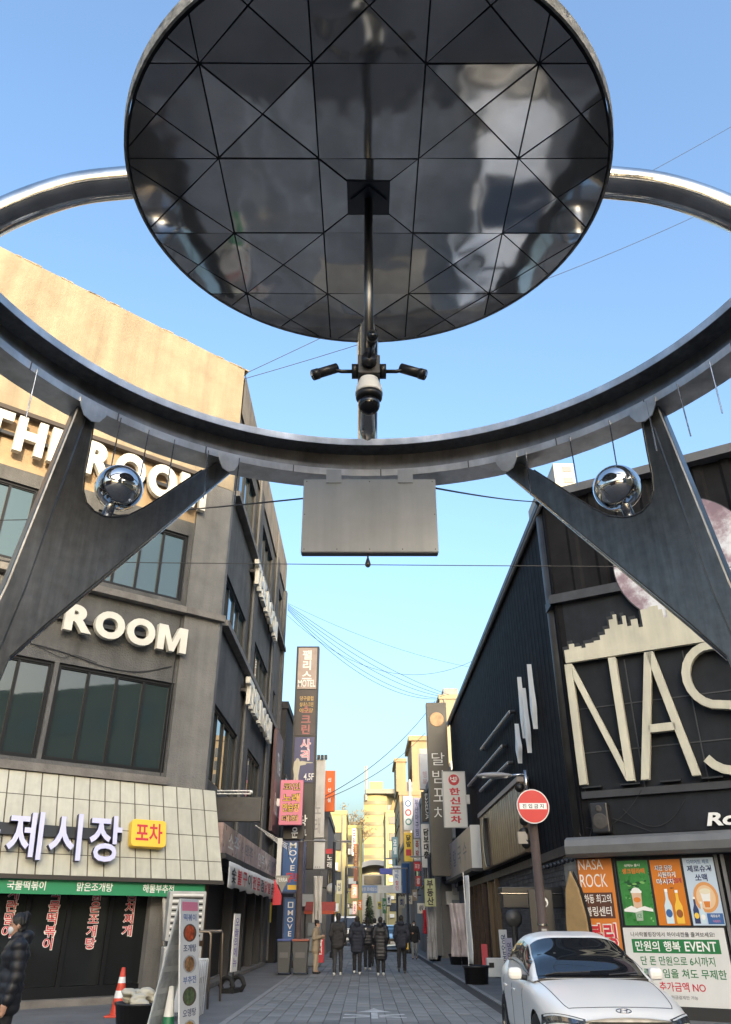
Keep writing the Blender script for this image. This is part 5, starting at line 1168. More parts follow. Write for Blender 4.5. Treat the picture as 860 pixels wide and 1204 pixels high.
cz = onY(627, 948, py_-.2); NF = Fr((cz.x, py_-.2, cz.z), (1, 0, 0)); LNF = Fr(NF.o, NF.r, NF.n)
rs_ = .305
mb = MB(); mb.lathe(LNF, [(0, -.025), (rs_, -.025), (rs_, -.0), (0, 0)], 48); mb.build('plate', white_board, ne)
mb = MB(); mb.lathe(LNF, [(0, .003), (rs_-.018, .003)], 48); mb.build('red_face', col('sign_red', (.56, .015, .02), .4), ne)
MB().box(NF, -.255, .255, -.052, .056, .004, .006).build('white_bar', white_t, ne)
lettering(ne, NF, '진 입 금 지', -.20, .20, -.038, .040, .0075, black_t, off=.02)
MB().box(NF, -.05, .05, -.2, .2, -.14, -.026).build('clamp', steel_dark, ne)

# ================================================================== RIGHT SIDE SHOPS
def on_rs(x, y, c=.3): return RS.px(x, y, c)
p = on_rs(568, 1019); q = on_rs(622, 925)
wsn = thing('timber_signboard', 'brown slatted signboard with a crescent on the street side of the black building', 'sign', RS.P(-10, 3.2, .3))
A_, B_2 = p[0], -5.2
MB().box(RS, A_, B_2, 3.22, 5.02, .06, .28).build('board', mat('brown_sign_board', (.14, .092, .058), .4, 0, (1.2, .35), streak=(2, .3)), wsn)
k = A_
while k < B_2-.1: MB().box(RS, k+.02, k+.36, 3.25, 4.99, .282, .30).build('slat', mat('brown_slat', (.165, .11, .068), .35, 0, (1.5, .3), per=.12), wsn); k += .40
MB().box(RS, A_-.1, B_2+.05, 5.025, 5.16, .04, .36).build('top_rail', mat('pink_beige_trim', (.36, .29, .25), .5), wsn)
cz_ = RS.px(574, 990, .33); pts = [(cz_[0]+.62*math.cos(R(a)), cz_[1]+.78*math.sin(R(a))) for a in range(90, 271, 10)]+[(cz_[0]+.16*math.cos(R(a)), cz_[1]+.78*math.sin(R(a))) for a in range(270, 89, -10)]
MB().prism(RS, pts, .305, .40).build('crescent', black_t, wsn); pts2 = [(a-.07, b) for a, b in pts[:19]]+[(a-.01, b) for a, b in pts[18::-1]]
MB().prism(RS, pts2, .31, .42).build('crescent_edge', cream, wsn)
sg2 = thing('box_sign', 'white lit-edge box signboard with faded dark lettering, further along the black wall', 'sign', RS.P(-20, 3.4, .3))
MB().box(RS, -28.5, -15.6, 3.42, 4.98, .05, .42).build('box', mat('warm_white_face', (.55, .46, .40), .35, 0, (.6, .2)), sg2, bev=.02)
MB().box(RS, -15.59, -15.5, 3.42, 4.98, .05, .44).build('end_cap', white_p, sg2)
for k, ch in enumerate('명동칼국수'): lettering(sg2, RS, ch, -26.9+k*2.1, -25.6+k*2.1, 3.85, 4.55, .425, grey_t, off=.01)
MB().box(RS, -28.6, -15.4, 3.3, 3.415, .03, .5).build('bottom_rail', black_trim, sg2)
# ground floor of the street face: brick bays, doors, shutter
gf = thing('shop_row', 'dark brick and glass shop row under the black street wall', 'shopfront', RS.P(-10, 0, 0))
brk = mat('dark_brick', (.11, .10, .095), .85, 0, (4, .3), per=.25, bump=(30, .3)); mort = mat('brick_mortar', (.16, .155, .15), .9)
MB().box(RS, -15.4, -2.3, .02, 2.95, -.3, -.06).build('mortar_wall', mort, gf)
bm = MB().box(Fr((0, 0, 0), (0, -1, 0)), -.145, .145, -.05, .05, -.055, .012).mesh('brick'); cnt = 0; stuff = MB()
for r_ in range(26):
    k = 0
    while True:
        a = -12.2+(.155 if r_ % 2 else 0)+k*.31; k += 1
        if a > -2.6: break
        p_ = RS.P(a+.15, .12+r_*.112, -.045)
        if a > -7.2 and r_ > 5 and cnt < 280: o = link('brick', bm, brk, gf); o.location = p_-ORG[gf]; cnt += 1
        else: stuff.box(RS, a+.005, a+.295, .07+r_*.112, .17+r_*.112, -.1, -.033)
stuff.build('brick_field', brk, gf, kind='stuff')
for a0, a1, m_ in ((-15.4, -12.4, glass_d), (-19.3, -15.8, mat('warm_glass', (.30, .22, .12), .08, 0, (1.2, .5)))): MB().box(RS, a0, a1, .2, 2.85, -.05, -.02).build('glass_panel', m_, gf)
for a in (-19.4, -18.2, -17.0, -15.6, -14.0, -12.3): MB().box(RS, a-.1, a+.1, .02, 2.9, -.05, .10).build('post', wood_m if a < -15 else mat('bronze_post', (.16, .12, .08), .35, .5), gf)
MB().box(RS, -2.3, -.1, .02, 2.95, -.12, -.03).build('shutter_backing', mat('cream_shutter', (.40, .375, .33), .6, 0, (2, .2), streak=(3, .3)), gf)
for k in range(26): MB().box(RS, -2.28, -.12, .04+k*.111, .14+k*.111, -.03, -.012).build('shutter_slat', mat('cream_shutter', (.4, .37, .33)), gf)
MB().box(RS, -24.9, -19.5, .02, 2.9, -.1, -.02).build('grey_panel', mat('grey_panel2', (.18, .19, .2), .6, 0, (2, .3)), gf)
bx = thing('wall_vent_box', 'long black vent hood box sticking out of the brick wall behind the post', 'vent box', RS.P(-5, 1.6, .3))
pa = onY(592, 1068, 20.0); pb = onY(628, 1046, 20.0); XF = FY(20.0)
MB().box(XF, pa.x, 4.62, pa.z, pa.z+.30, -.5, 0).build('lower_box', black_p, bx, bev=.02); MB().box(XF, pa.x-.02, 4.62, pa.z+.32, pb.z+.06, -.5, .02).build('upper_box', black_p, bx, bev=.02); MB().box(XF, pa.x-.03, 4.62, pa.z+.30, pa.z+.32, -.5, .03).build('steel_strip', steel, bx)
fn_ = thing('pedestal_fan', 'dark round-headed pedestal fan in front of the brick wall under the vent box', 'fan', (3.75, 19.6, 0))
c_ = onY(604, 1080, 19.6); mb = MB(); mb.tube([V((c_.x, 19.6, .05)), V((c_.x, 19.6, c_.z))], .07, 10); mb.build('pedestal', black_p, fn_); mb = MB(); mb.lathe(Fr((c_.x, 19.6, .0), (1, 0, 0)), [(0, 0), (.26, 0), (.26, .04), (0, .06)], 24); mb.build('base', black_p, fn_)
mb = MB(); mb.lathe(Fr(c_, (1, 0, 0), (-.3, -1, 0)), [(0, -.1), (.15, -.08), (.20, 0), (.15, .08), (0, .1)], 24); mb.build('fan_cage', mat('fan_dark', (.035, .035, .035), .5), fn_, True)
cb2 = thing('emblem_panel', 'tall black panel with a round white emblem between the post and the shutter', 'sign', (4.05, 18.3, 0))
pa = onY(626, 1103, 18.0); pb = onY(649, 1046, 18.0); EFp = FY(18.0)
MB().box(EFp, pa.x, pb.x, .1, pb.z, -.08, 0).build('panel', black_p, cb2, bev=.01)
ec = EFp.P(pa.x+.30, pb.z-.24, .004); mb = MB(); mb.lathe(Fr(ec, EFp.r, EFp.n), [(0, 0), (.10, 0)], 24); mb.build('emblem_disc', white_t, cb2)
mb = MB(); mb.lathe(Fr(ec+EFp.n*.003+V((.01, 0, -.015)), EFp.r, EFp.n), [(0, 0), (.06, 0)], 16); mb.build('emblem_mark', black_t, cb2)
sb = thing('surfboard', 'upright brown surfboard leaning at the cream shutter by the black building corner', 'surfboard', RS.P(-.2, .2, .3))
fb = Fr((4.12, 17.0, .15), (.75, -.66, 0)); pts = [(0, 0), (.16, .1), (.25, .5), (.27, 1.0), (.24, 1.5), (.14, 2.0), (.0, 2.32), (-.14, 2.0), (-.2, 1.5), (-.22, 1.0), (-.2, .5), (-.12, .1)]
MB().prism(fb, pts, -.03, .03).build('board', mat('surfboard_tan', (.33, .22, .10), .35, 0, (2, .3)), sb, bev=.02); MB().prism(fb, [(.29*1 if 0 else a+.05, b) for a, b in pts], -.05, -.032).build('dark_edge', black_t, sb)
# string of round black spotlights beside the sign pole
sr = thing('spotlight_rack', 'vertical rack of small black spotlights at the end of the timber signboard', 'light', RS.P(-5.1, 4, .4))
for k in range(6):
    z = 3.35+k*.27; xx = 4.15-.05*(k % 2)
    mb = MB(); mb.tube([V((xx, 21.2, z)), V((xx-.10, 20.98, z-.06))], [.09, .11], 14); mb.build('spotlight', black_p, sr, True)
mb = MB(); mb.tube([V((4.3, 21.3, 3.2)), V((4.3, 21.3, 4.9))], .04, 8); mb.tube([V((4.6, 21.3, 4.0)), V((4.3, 21.3, 4.0))], .03, 8); mb.build('rail', black_p, sr)
MB().box(FY(21.0), 3.86, 4.1, 3.3, 3.58, -.1, .05).build('junction_box', mat('beige_box', (.42, .38, .33), .5), sr)
bs = thing('bulb_string', 'string of small dark globe bulbs under the black wall lintel', 'light string', RS.P(-2.5, 2.8, .04))
for k in range(11):
    c = RS.P(-4.6+k*.42, 2.78, .04)
    mb = MB(); mb.ball(c, .055, 10, 7); mb.build('bulb', mat('smoked_bulb', (.05, .05, .06), .15), bs, True)
mb = MB(); mb.tube([RS.P(-4.8, 2.84, .04), RS.P(-.2, 2.84, .04)], .012, 5); mb.build('wire', cable_m, bs)
# black rubber tubs with banner flags
def tub(px, py, label, r=.42, h=.42):
    q = onZ(px, py); t = thing('planter_tub', label, 'tub', q, 'black tubs on the right pavement'); f = Fr(q, (1, 0, 0))
    mb = MB(); mb.lathe(f, [(0, .0), (r*.9, 0), (r, h-.05), (r+.03, h-.05), (r+.03, h), (r-.03, h), (r-.05, h-.06), (0, h-.06)], 28); mb.build('tub_body', black_p, t, True); return q
q1 = tub(561, 1157, 'black tub holding the white flag pole near the car', .36, .46); q2 = tub(546, 1134, 'wide black tub under the pale hanging cloth', .62, .40); q3 = tub(512, 1130, 'small black flag base on the right kerb', .28, .22)
fl = thing('feather_flag', 'narrow white feather flag standing in the black tub', 'flag', q1); f = Fr(q1+V((-.12, .0, 0)), (.35, -.94, 0))
mb = MB(); mb.tube([q1+V((-.2, 0, .3)), q1+V((-.22, 0, 2.9))], .015, 6); mb.build('pole', white_p, fl)
mb = MB(); mb.grid(lambda u, v: q1+V((-.20+.10*u+.015*math.sin(v*9), -.28*u, .5+2.3*v)), 4, 14); mb.build('cloth', white_board, fl, True, solid=.006)
def drape(name, label, px0, px1, py0, py1, y, m, cat='banner'):
    a = onY(px0, py1, y); b_ = onY(px1, py0, y); t = thing(name, label, cat, V(((a.x+b_.x)/2, y, a.z)))
    def fn(u, v): 
        w_ = 1-.35*(1-abs(2*v-1))*.5
        return V((a.x+(b_.x-a.x)*(.5+(u-.5)*w_), y+.07*math.sin(u*14+v*3)+.05*math.sin(v*9), a.z+(b_.z-a.z)*v))
    mb = MB(); mb.grid(fn, 26, 20); mb.build('cloth', m, t, True, solid=.008)
    mb = MB(); mb.tube([V(((a.x+b_.x)/2, y+.09, max(0, a.z-.3))), V(((a.x+b_.x)/2, y+.09, b_.z))], .015, 6); mb.build('pole', steel, t); return t
drape('hanging_cloth', 'pale pinkish cloth wrapped on a stand by the grey shop', 531, 552, 1062, 1125, 30.5, mat('pale_pink_cloth', (.48, .42, .42), .8, 0, (2, .3)))
drape('furled_flag', 'grey-white furled flag on a leaning pole by the right lamp post', 503, 513, 1062, 1128, 38, mat('grey_cloth', (.42, .42, .44), .8, 0, (2, .3)))
drape('red_flag', 'short red flag hanging by the right pavement beyond the green sign', 498, 506, 1070, 1098, 46, red_p)
sbx = thing('white_stand_sign', 'small white stand sign with dark mark beside the tub', 'sign', onZ(566, 1148)); q = onZ(583, 1150); f = Fr(q, (1, 0, 0))
MB().box(f, -.25, .3, .02, .55, -.2, .0).build('box', white_p, sbx, bev=.02); MB().box(f, -.18, -.02, .28, .42, .002, .006).build('mark', black_t, sbx)
for i, (px, py, w_, h_, m_, lab) in enumerate(((596, 1150, .13, 1.35, white_board, 'white vertical board with lettering leaning by the brick wall'), (603, 1156, .12, 1.15, mat('lilac_board', (.35, .33, .42), .5), 'lilac narrow board leaning by the brick wall'), (572, 1146, .10, .9, red_p, 'short red narrow board by the shop posts'))):
    q = onZ(px, py); t = thing('leaning_board', lab, 'sign board', q); f = Fr(q, (1, -.15, 0), (0, .10, 1)); MB().box(f, -w_, w_, .02, h_, -.03, 0).build('board', m_, t)
    if i < 2: lettering(t, f, '영\n업\n중', -w_*.6, w_*.6, h_*.25, h_*.9, .003, navy_p, line=1.0)
lamp_post('dark slim lamp post on the right beside the green sign', onZ(509, 1126).x, onZ(509, 1126).y, onY(509, 1008, onZ(509, 1126).y).z, .11, -.5, black_trim)
# ================================================================== HANGING SIGNS DOWN THE STREET
def board(name, label, x0, y0, x1, y1, Y, m, depth=.25, side=None, cat='sign', frame=None, bracket=0, group=None):
    """upright sign facing the viewer at distance Y that spans the photo rectangle x0..x1, y0..y1"""
    a = onY(x0, (y0+y1)/2, Y); b = onY(x1, (y0+y1)/2, Y); zt = onY((x0+x1)/2, y0, Y).z; zb = onY((x0+x1)/2, y1, Y).z
    t = thing(name, label, cat, V(((a.x+b.x)/2, Y, zb)), group); f = Fr((a.x, Y, zb), (1, 0, 0)); W_, H_ = b.x-a.x, zt-zb
    MB().box(f, 0, W_, 0, H_, -depth, 0).build('board', m, t, bev=min(.02, W_*.03))
    if frame: 
        e = frame[1]; mb = MB()
        for q in ((-e*.2, W_+e*.2, -e*.2, e), (-e*.2, W_+e*.2, H_-e, H_+e*.2), (-e*.2, e, e, H_-e), (W_-e, W_+e*.2, e, H_-e)): mb.box(f, *q, -.02, .018)
        mb.build('frame', frame[0], t)
    if bracket: MB().box(f, W_ if bracket > 0 else -.45, W_+.45 if bracket > 0 else 0, H_*.42, H_*.58, -.2, -.05).build('bracket', white_p, t)
    return t, f, W_, H_
def vt(t, f, s, a0, a1, b0, b1, m, c=.004, **k):
    return lettering(t, f, '\n'.join(s), a0, a1, b0, b1, c, m, line=1.02, **k)
# motel tower (four stacked panels, one structure)
Y = 38.0
tw = thing('tower_sign', 'tall dark four-panel tower sign rising above the left rooftops', 'sign', onY(352, 1010, Y))
a = onY(346, 870, Y).x; b = onY(371, 870, Y).x; zt = onY(360, 760, Y).z; zb = onY(347, 1022, Y).z; TFm = Fr((a, Y, 0), (1, 0, 0)); W_ = b-a
MB().box(TFm, -.06, W_+.06, zb, zt, -.45, 0).build('frame', mat('tower_frame', (.02, .02, .025), .5), tw)
zz = [zt-.06, onY(358, 811, Y).z, onY(355, 866, Y).z, onY(350, 921, Y).z, zb]
cols = [mat('faded_beige_panel', (.42, .33, .29), .5, 0, (1.5, .2)), col('deep_brown_panel', (.022, .015, .022), .4, noise=(1.5, .4)), mat('night_blue_panel', (.035, .04, .14), .4, 0, (1.5, .2)), col('tower_black', (.014, .014, .02), .4)]
PFm = []
for k in range(4): PFm.append(MB().box(TFm, .04, W_-.04, zz[k+1]+.04, zz[k]-.03, .002, .03).build('sign_panel', cols[k], tw))
def tv(k, s, fa, fb, ta, tb, m, **kw): z0, z1 = zz[k+1], zz[k]; return lettering(PFm[k], TFm, '\n'.join(s) if len(s) < 5 else s, W_*fa, W_*fb, z0+(z1-z0)*ta, z0+(z1-z0)*tb, .034, m, line=1.02, **kw)
tv(0, '팰리스', .25, .72, .24, .93, white_t, off=.03); lettering(PFm[0], TFm, 'MOTEL', W_*.08, W_*.92, zz[1]+.14, zz[1]+.5, .034, white_t)
for k2, s in enumerate(('당구클럽', '실내스크린', '야구장')): lettering(PFm[1], TFm, s, W_*.2, W_*.85, zz[1]-.55-k2*.3, zz[1]-.33-k2*.3, .034, gold_t)
tv(1, '스크린', .3, .75, .05, .66, col('dusky_pink_print', (.35, .12, .12)), off=.03)
tv(2, '사격', .3, .8, .48, .95, white_t, off=.05); lettering(PFm[2], TFm, '사\n격', W_*.32, W_*.78, zz[3]+(zz[2]-zz[3])*.49, zz[3]+(zz[2]-zz[3])*.94, .038, pink_p, line=1.02, off=.01)
# aiming figure silhouette and floor number
bz = zz[3]-.25; sx = .02
fig = [(.02, 0), (.10, .0), (.13, .55), (.16, .0), (.28, 0), (.26, .6), (.32, 1.05), (.60, 1.10), (.62, 1.16), (.92, 1.17), (.92, 1.20), (.62, 1.23), (.42, 1.27), (.30, 1.24), (.27, 1.33), (.22, 1.40), (.14, 1.38), (.11, 1.30), (.03, 1.22), (.0, .9), (.05, .6)]
n = len(fig); MB().add([TFm.P(sx+x_*1.0, bz+y_*1.0, .037) for x_, y_ in fig], [tuple(range(n))]).build('silhouette', cream, PFm[2])
lettering(PFm[2], TFm, '4,5F', W_*.52, W_*.98, zz[3]+.1, zz[3]+.45, .036, white_t)
lettering(PFm[3], TFm, '당\n구\n장', W_*.3, W_*.75, zb+.6, zz[3]-1.4, .034, white_t, line=1.05)
t, f, W2, H2 = board('pink_sign', 'pink sign with yellow karaoke lettering in front of the left tower sign', 329, 917, 356, 970, 35.5, pink_p, .22, bracket=-1)
for s, y0, y1, m_ in (('코인', .76, .94, gold_t), ('노래', .50, .70, yellow_p), ('연습장', .28, .48, yellow_p), ('대화', .06, .22, gold_t)):
    lettering(t, f, s, W2*.12, W2*.88, H2*y0, H2*y1, .004, black_t, off=.07); lettering(t, f, s, W2*.13, W2*.87, H2*(y0+.01), H2*(y1-.01), .008, m_, off=.01)
t, f, W2, H2 = board('dark_sign', 'small black sign with white lettering below the pink sign', 333, 970, 358, 987, 36.5, col('tower_black', (0, 0, 0)), .3); lettering(t, f, '운', W2*.4, W2*.7, H2*.1, H2*.85, .004, white_t, off=.03)
t, f, W2, H2 = board('blue_sign', 'large blue motel sign with white lettering and a red mark behind the lamp post', 331, 989, 359, 1050, 36.0, blue_p, .3, frame=(navy_p, .06))
lettering(t, f, 'M\nO\nV\nE', W2*.3, W2*.62, H2*.42, H2*.97, .004, white_t, line=.95, off=.01); lettering(t, f, '무브', W2*.2, W2*.9, H2*.2, H2*.38, .004, red_p, off=.04); MB().box(f, W2*.3, W2*.66, H2*.06, H2*.15, .002, .008).build('yellow_patch', yellow_p, t)
t, f, W2, H2 = board('blue_sign', 'lower narrow blue sign with vertical white lettering at pavement level', 333, 1055, 352, 1110, 36.2, blue_p, .3, frame=(navy_p, .05)); lettering(t, f, 'M\nO\nV\nE', W2*.25, W2*.62, H2*.16, H2*.72, .004, white_t, line=.95); MB().box(f, W2*.26, W2*.60, H2*.77, H2*.9, .002, .006).build('emblem', white_t, t); MB().box(f, W2*.33, W2*.53, H2*.79, H2*.88, .0065, .009).build('emblem_core', blue_p, t)
p_ = onY(332, 1040, 33.5); yt = thing('triangle_sign', 'red and grey inverted triangle sign projecting by the left pilaster', 'sign', p_); f = Fr(p_, (1, 0, 0))
MB().prism(f, [(-.32, .32), (.30, .32), (.0, -.28)], -.08, 0).build('triangle', mat('dull_grey_sign', (.25, .25, .23), .5), yt); MB().prism(f, [(-.34, .18), (-.30, .18), (0, -.40), (-.02, -.72), (-.34, -.72)], -.10, -.01).build('red_part', red_p, yt); lettering(yt, f, 'TERRA', -.22, .2, .1, .24, .003, white_t)
t, f, W2, H2 = board('tall_blank_banner', 'tall worn white banner panel beside the dark tower sign', 366, 893, 382, 985, 43, mat('worn_white_banner', (.70, .68, .66), .6, 0, (.8, .25), streak=(2, .3)), .3); MB().box(f, -.02, W2+.02, -.9, -.05, -.3, -.02).build('lower_box', mat('grey_panel2', (.18, .19, .2)), t)
for k in range(4): MB().box(f, W2*(.1+.27*k), W2*(.1+.27*k)+.15, H2+.02, H2+.22, -.2, .15).build('floodlight', black_p, t)
vt(t, f, '노래', W2*.3, W2*.75, H2*.05, H2*.45, mat('ghost_print', (.36, .35, .35), .6))
t, f, W2, H2 = board('orange_sign', 'bright orange vertical sign with small white marks high on the left', 382.5, 906, 394, 954, 47, col('bright_orange', (.72, .12, .01), .5), .3)
for k in range(3): lettering(t, f, '신선설'[k], W2*.25, W2*.6, H2*(.72-.25*k), H2*(.82-.25*k), .004, white_t, off=.03)
t, f, W2, H2 = board('blank_white_sign', 'plain whitish sign box hanging below the tall banner', 366, 987, 382, 1022, 41, mat('grey_white_sign', (.62, .63, .64), .5, 0, (1, .1)), .3); lettering(t, f, '...', W2*.3, W2*.7, H2*.05, H2*.09, .004, grey_t)
t, f, W2, H2 = board('dark_red_sign', 'small dark sign with red top and white lettering right of the blank white sign', 383, 998, 392, 1022, 46, col('tower_black', (0, 0, 0)), .3); vt(t, f, '노래', W2*.2, W2*.85, H2*.05, H2*.7, white_t, off=.03); MB().box(f, 0, W2, H2*.76, H2, .002, .01).build('red_top', red_p, t)
dr_ = drape('hanging_banner', 'ragged white cloth banner hanging in folds above the woman in beige', 367, 380, 1030, 1090, 40, mat('worn_white_banner', (.70, .68, .66)))
t = thing('red_canopy', 'red shop canopy on the left pavement behind the woman', 'awning', onY(372, 1070, 42)); a = onY(358, 1071, 42); b = onY(394, 1064, 42)
MB().prism(Fr((a.x, 42, a.z), (0, 1, 0)), [(0, 0), (1.2, .42), (1.2, 0)], 0, b.x-a.x).build('canopy', col('canopy_red', (.45, .07, .03), .6, noise=(3, .2)), t); MB().box(FY(42), a.x, b.x, a.z-.14, a.z, .0, .03).build('valance', col('canopy_red', (0, 0, 0)), t)
for x in (a.x+.05, b.x-.05): mb = MB(); mb.tube([V((x, 42.05, 0)), V((x, 42.05, a.z))], .04, 8); mb.build('post', black_trim, t)
t, f, W2, H2 = board('stand_sign', 'red and white stand sign right of the woman in beige', 372, 1100, 381, 1132, 33, red_p, .08); lettering(t, f, '할\n인', W2*.2, W2*.8, H2*.3, H2*.9, .004, white_t, line=1., off=.03)
for k in range(3):
    q = onZ(361, 1142); o = MB().box(Fr(q+V((.05, 3, 0)), (1, 0, 0)), -.28, .28, .02+k*.52, .5+k*.52, -.5, 0).build('storage_crate', mat('grey_blue_crate', (.14, .16, .18), .6, 0, (3, .2)), None, bev=.03, label=f'grey-blue storage crate in the stack left of the woman, {("bottom","middle","top")[k]} one', cat='crate', group='stack of crates', base=q+V((.05, 3, .02+k*.52)))
# right side
Y = 41.5
t, f, W2, H2 = board('tower_sign', 'tall olive-grey vertical sign with an orange moon disc and thin white lettering on the right', 505, 826, 529.5, 1030, Y, mat('olive_grey_panel', (.115, .105, .09), .5, 0, (.6, .15)), .5)
mb = MB(); mb.lathe(Fr(f.P(W2*.5, H2*.893, .004), f.r, f.n), [(0, .03), (W2*.34, .03), (W2*.36, 0)], 40); mb.build('moon_emblem', mat('warm_moon', (.55, .34, .17), .5, 0, (3, .35)), t)
for k, ch in enumerate('달밤포차'): lettering(t, f, ch, W2*.18, W2*.80, H2*(.615-.105*k), H2*(.690-.105*k), .004, white_t, off=-.005)
t, f, W2, H2 = board('white_sign', 'white sign with red lettering and a round emblem before the olive tower sign', 521.5, 907, 548.5, 973, 35.7, white_board, .28, frame=(mat('pale_grey_edge', (.45, .46, .46), .5), .03), bracket=1)
for k, ch in enumerate('한신포차'): lettering(t, f, ch, W2*.28, W2*.74, H2*(.57-.165*k), H2*(.70-.165*k), .004, red_p, off=.035)
mb = MB(); mb.lathe(Fr(f.P(W2*.5, H2*.845, .002), f.r, f.n), [(0, .005), (W2*.235, .005)], 32); mb.build('emblem', red_p, t); lettering(t, f, 'HS', W2*.34, W2*.66, H2*.845, H2*.90, .010, white_t, off=.03); pts = [(W2*.5+W2*.12*math.cos(R(a)), H2*.835-H2*.035*math.sin(R(a))) for a in range(0, 181, 20)]; MB().add([f.P(x_, y_, .010) for x_, y_ in pts], [tuple(range(len(pts)))]).build('emblem_smile', white_t, t)
t, f, W2, H2 = board('grey_sign', 'pale grey vertical sign with faint reddish print left of the olive tower sign', 493.5, 886, 505, 928, 46, mat('pale_grey_sign', (.58, .58, .58), .5, 0, (1, .15)), .3); vt(t, f, '행복', W2*.3, W2*.75, H2*.1, H2*.5, mat('faint_red_print', (.45, .28, .27), .5))
t, f, W2, H2 = board('dark_sign', 'dark sign with white sideways lettering', 496, 931, 508, 966, 45.7, col('charcoal_face', (.03, .03, .032), .4), .3)
vs2, fs2 = text_data('ESSEDA', .95, .01, 0, 2); mb = MB(); x0 = min(v.x for v in vs2); x1 = max(v.x for v in vs2); y0 = min(v.y for v in vs2); y1 = max(v.y for v in vs2)
mb.add([f.P(W2*.36+(v.y-y0)/(y1-y0)*W2*.40, H2*.94-(v.x-x0)/(x1-x0)*H2*.86, .004) for v in vs2], fs2); mb.build('lettering', white_t, t)
t, f, W2, H2 = board('white_sign', 'white sign with bold black vertical lettering under the dark sideways-lettered sign', 496, 969, 508, 1020, 45.4, white_board, .3); vt(t, f, '담보대출', W2*.2, W2*.72, H2*.2, H2*.9, black_t, off=.05); MB().box(f, W2*.82, W2, H2*.25, H2*.95, .002, .01).build('black_edge', black_t, t)
t, f, W2, H2 = board('green_sign', 'pale green sign with black real-estate lettering low on the right', 499.5, 1033, 512.5, 1066, 37, col('pale_olive_green', (.33, .36, .20), .5), .2); vt(t, f, '부동산', W2*.2, W2*.8, H2*.05, H2*.95, black_t, off=.04)
t, f, W2, H2 = board('lilac_sign', 'narrow lilac and white vertical sign left of the grey sign', 486.5, 938, 494, 985, 52, mat('lilac_white_face', (.50, .48, .62), .5), .3); vt(t, f, '부산아구찜', W2*.25, W2*.78, H2*.05, H2*.95, navy_p)
t, f, W2, H2 = board('white_sign', 'white sign with red-brown vertical lettering under the lilac sign', 487, 986, 494.5, 1012, 52.2, white_board, .3); vt(t, f, '족발', W2*.25, W2*.8, H2*.1, H2*.9, col('red_brown_print', (.28, .05, .05)), off=.03)
t, f, W2, H2 = board('white_sign', 'white vertical sign with blue, red and green ring emblems', 475, 936, 485.5, 976, 60, white_board, .3)
for k, m_ in enumerate((blue_p, red_p, col('teal_print', (.08, .22, .2)))):
    mb = MB(); mb.lathe(Fr(f.P(W2*.5, H2*(.78-.27*k), .003), f.r, f.n), [(W2*.22, .004), (W2*.36, .004)], 24); mb.build('ring_emblem', m_, t)
lettering(t, f, '24시', W2*.25, W2*.75, H2*.92, H2*.98, .004, navy_p)
t, f, W2, H2 = board('yellow_sign', 'yellow sign with black and red lettering under the ring emblem sign', 475.5, 979, 485.5, 1013, 59, yellow_p, .3); vt(t, f, '닭발', W2*.25, W2*.8, H2*.5, H2*.92, black_t, off=.03); MB().box(f, W2*.2, W2*.8, H2*.2, H2*.42, .002, .01).build('red_patch', red_p, t)
t, f, W2, H2 = board('blue_awning', 'dark blue upright awning panel under the yellow sign', 473, 1015, 482, 1050, 61, col('canvas_blue', (.03, .09, .22), .7), .3)
t, f, W2, H2 = board('teal_sign', 'tall teal sign near the pointed tower', 461, 984, 468, 1018, 75, col('teal_face', (.10, .20, .24), .5), .3); vt(t, f, '모텔', W2*.25, W2*.8, H2*.4, H2*.9, white_t)
t, f, W2, H2 = board('white_banner', 'white hanging banner with blue and red print near the right walkers', 462, 1018, 472, 1050, 66, white_board, .1); vt(t, f, '대박', W2*.25, W2*.7, H2*.5, H2*.95, blue_p); vt(t, f, '할인', W2*.3, W2*.7, H2*.1, H2*.45, red_p)
t, f, W2, H2 = board('red_white_sign', 'small red and white sign box between the right shopfronts', 487, 1013, 495, 1024, 50, col('red_print', (0, 0, 0)), .3); lettering(t, f, '포장', W2*.15, W2*.85, H2*.25, H2*.75, .004, white_t)
t, f, W2, H2 = board('wall_sign', 'white shop sign board above the grey shop beyond the black building', 532, 1031, 549, 1052, 43.5, white_board, .3); lettering(t, f, '다방', W2*.2, W2*.8, H2*.3, H2*.7, .004, navy_p)
t, f, W2, H2 = board('grey_shop_panel', 'pale blue-grey shop panel with dark swirl print below the white shop sign', 533, 1058, 551, 1110, 43, mat('pale_blue_grey_face', (.32, .36, .40), .5, 0, (2, .15)), .2); lettering(t, f, '33', W2*.2, W2*.6, H2*.55, H2*.8, .004, black_t)
t, f, W2, H2 = board('street_banner', 'pale blue and white banner stretched across the far end of the street', 417, 1041, 450, 1050, 105, mat('banner_blue', (.25, .36, .62), .6), .05); MB().box(f, W2*.82, W2*1.45, 0, H2, -.04, .01).build('white_end', white_board, t); lettering(t, f, '골목상권 르네상스', W2*.05, W2*.8, H2*.25, H2*.75, .004, white_t)
t, f, W2, H2 = board('road_sign', 'dark blue road sign above the far street end', 446.5, 1021, 461, 1028, 120, col('road_sign_blue', (.03, .05, .25), .5), .1)
for (px, yb, yt, Yp, lab) in ((391, 1128, 990, 44, 'left slim lamp post under the orange sign'), (406, 1105, 1020, 66, 'far left slim lamp post by the yellow building'), (468, 1104, 1010, 68, 'far right slim lamp post near the striding man'), (481, 1118, 1022, 50, 'dark slim lamp post by the yellow sign')):
    x = (px-CX)/F_*(Yp*math.cos(PITCH)-1.5*math.sin(PITCH)); lamp_post(lab, x, Yp, onY(px, yt, Yp).z, .09, .4 if px < 430 else -.4, black_trim)
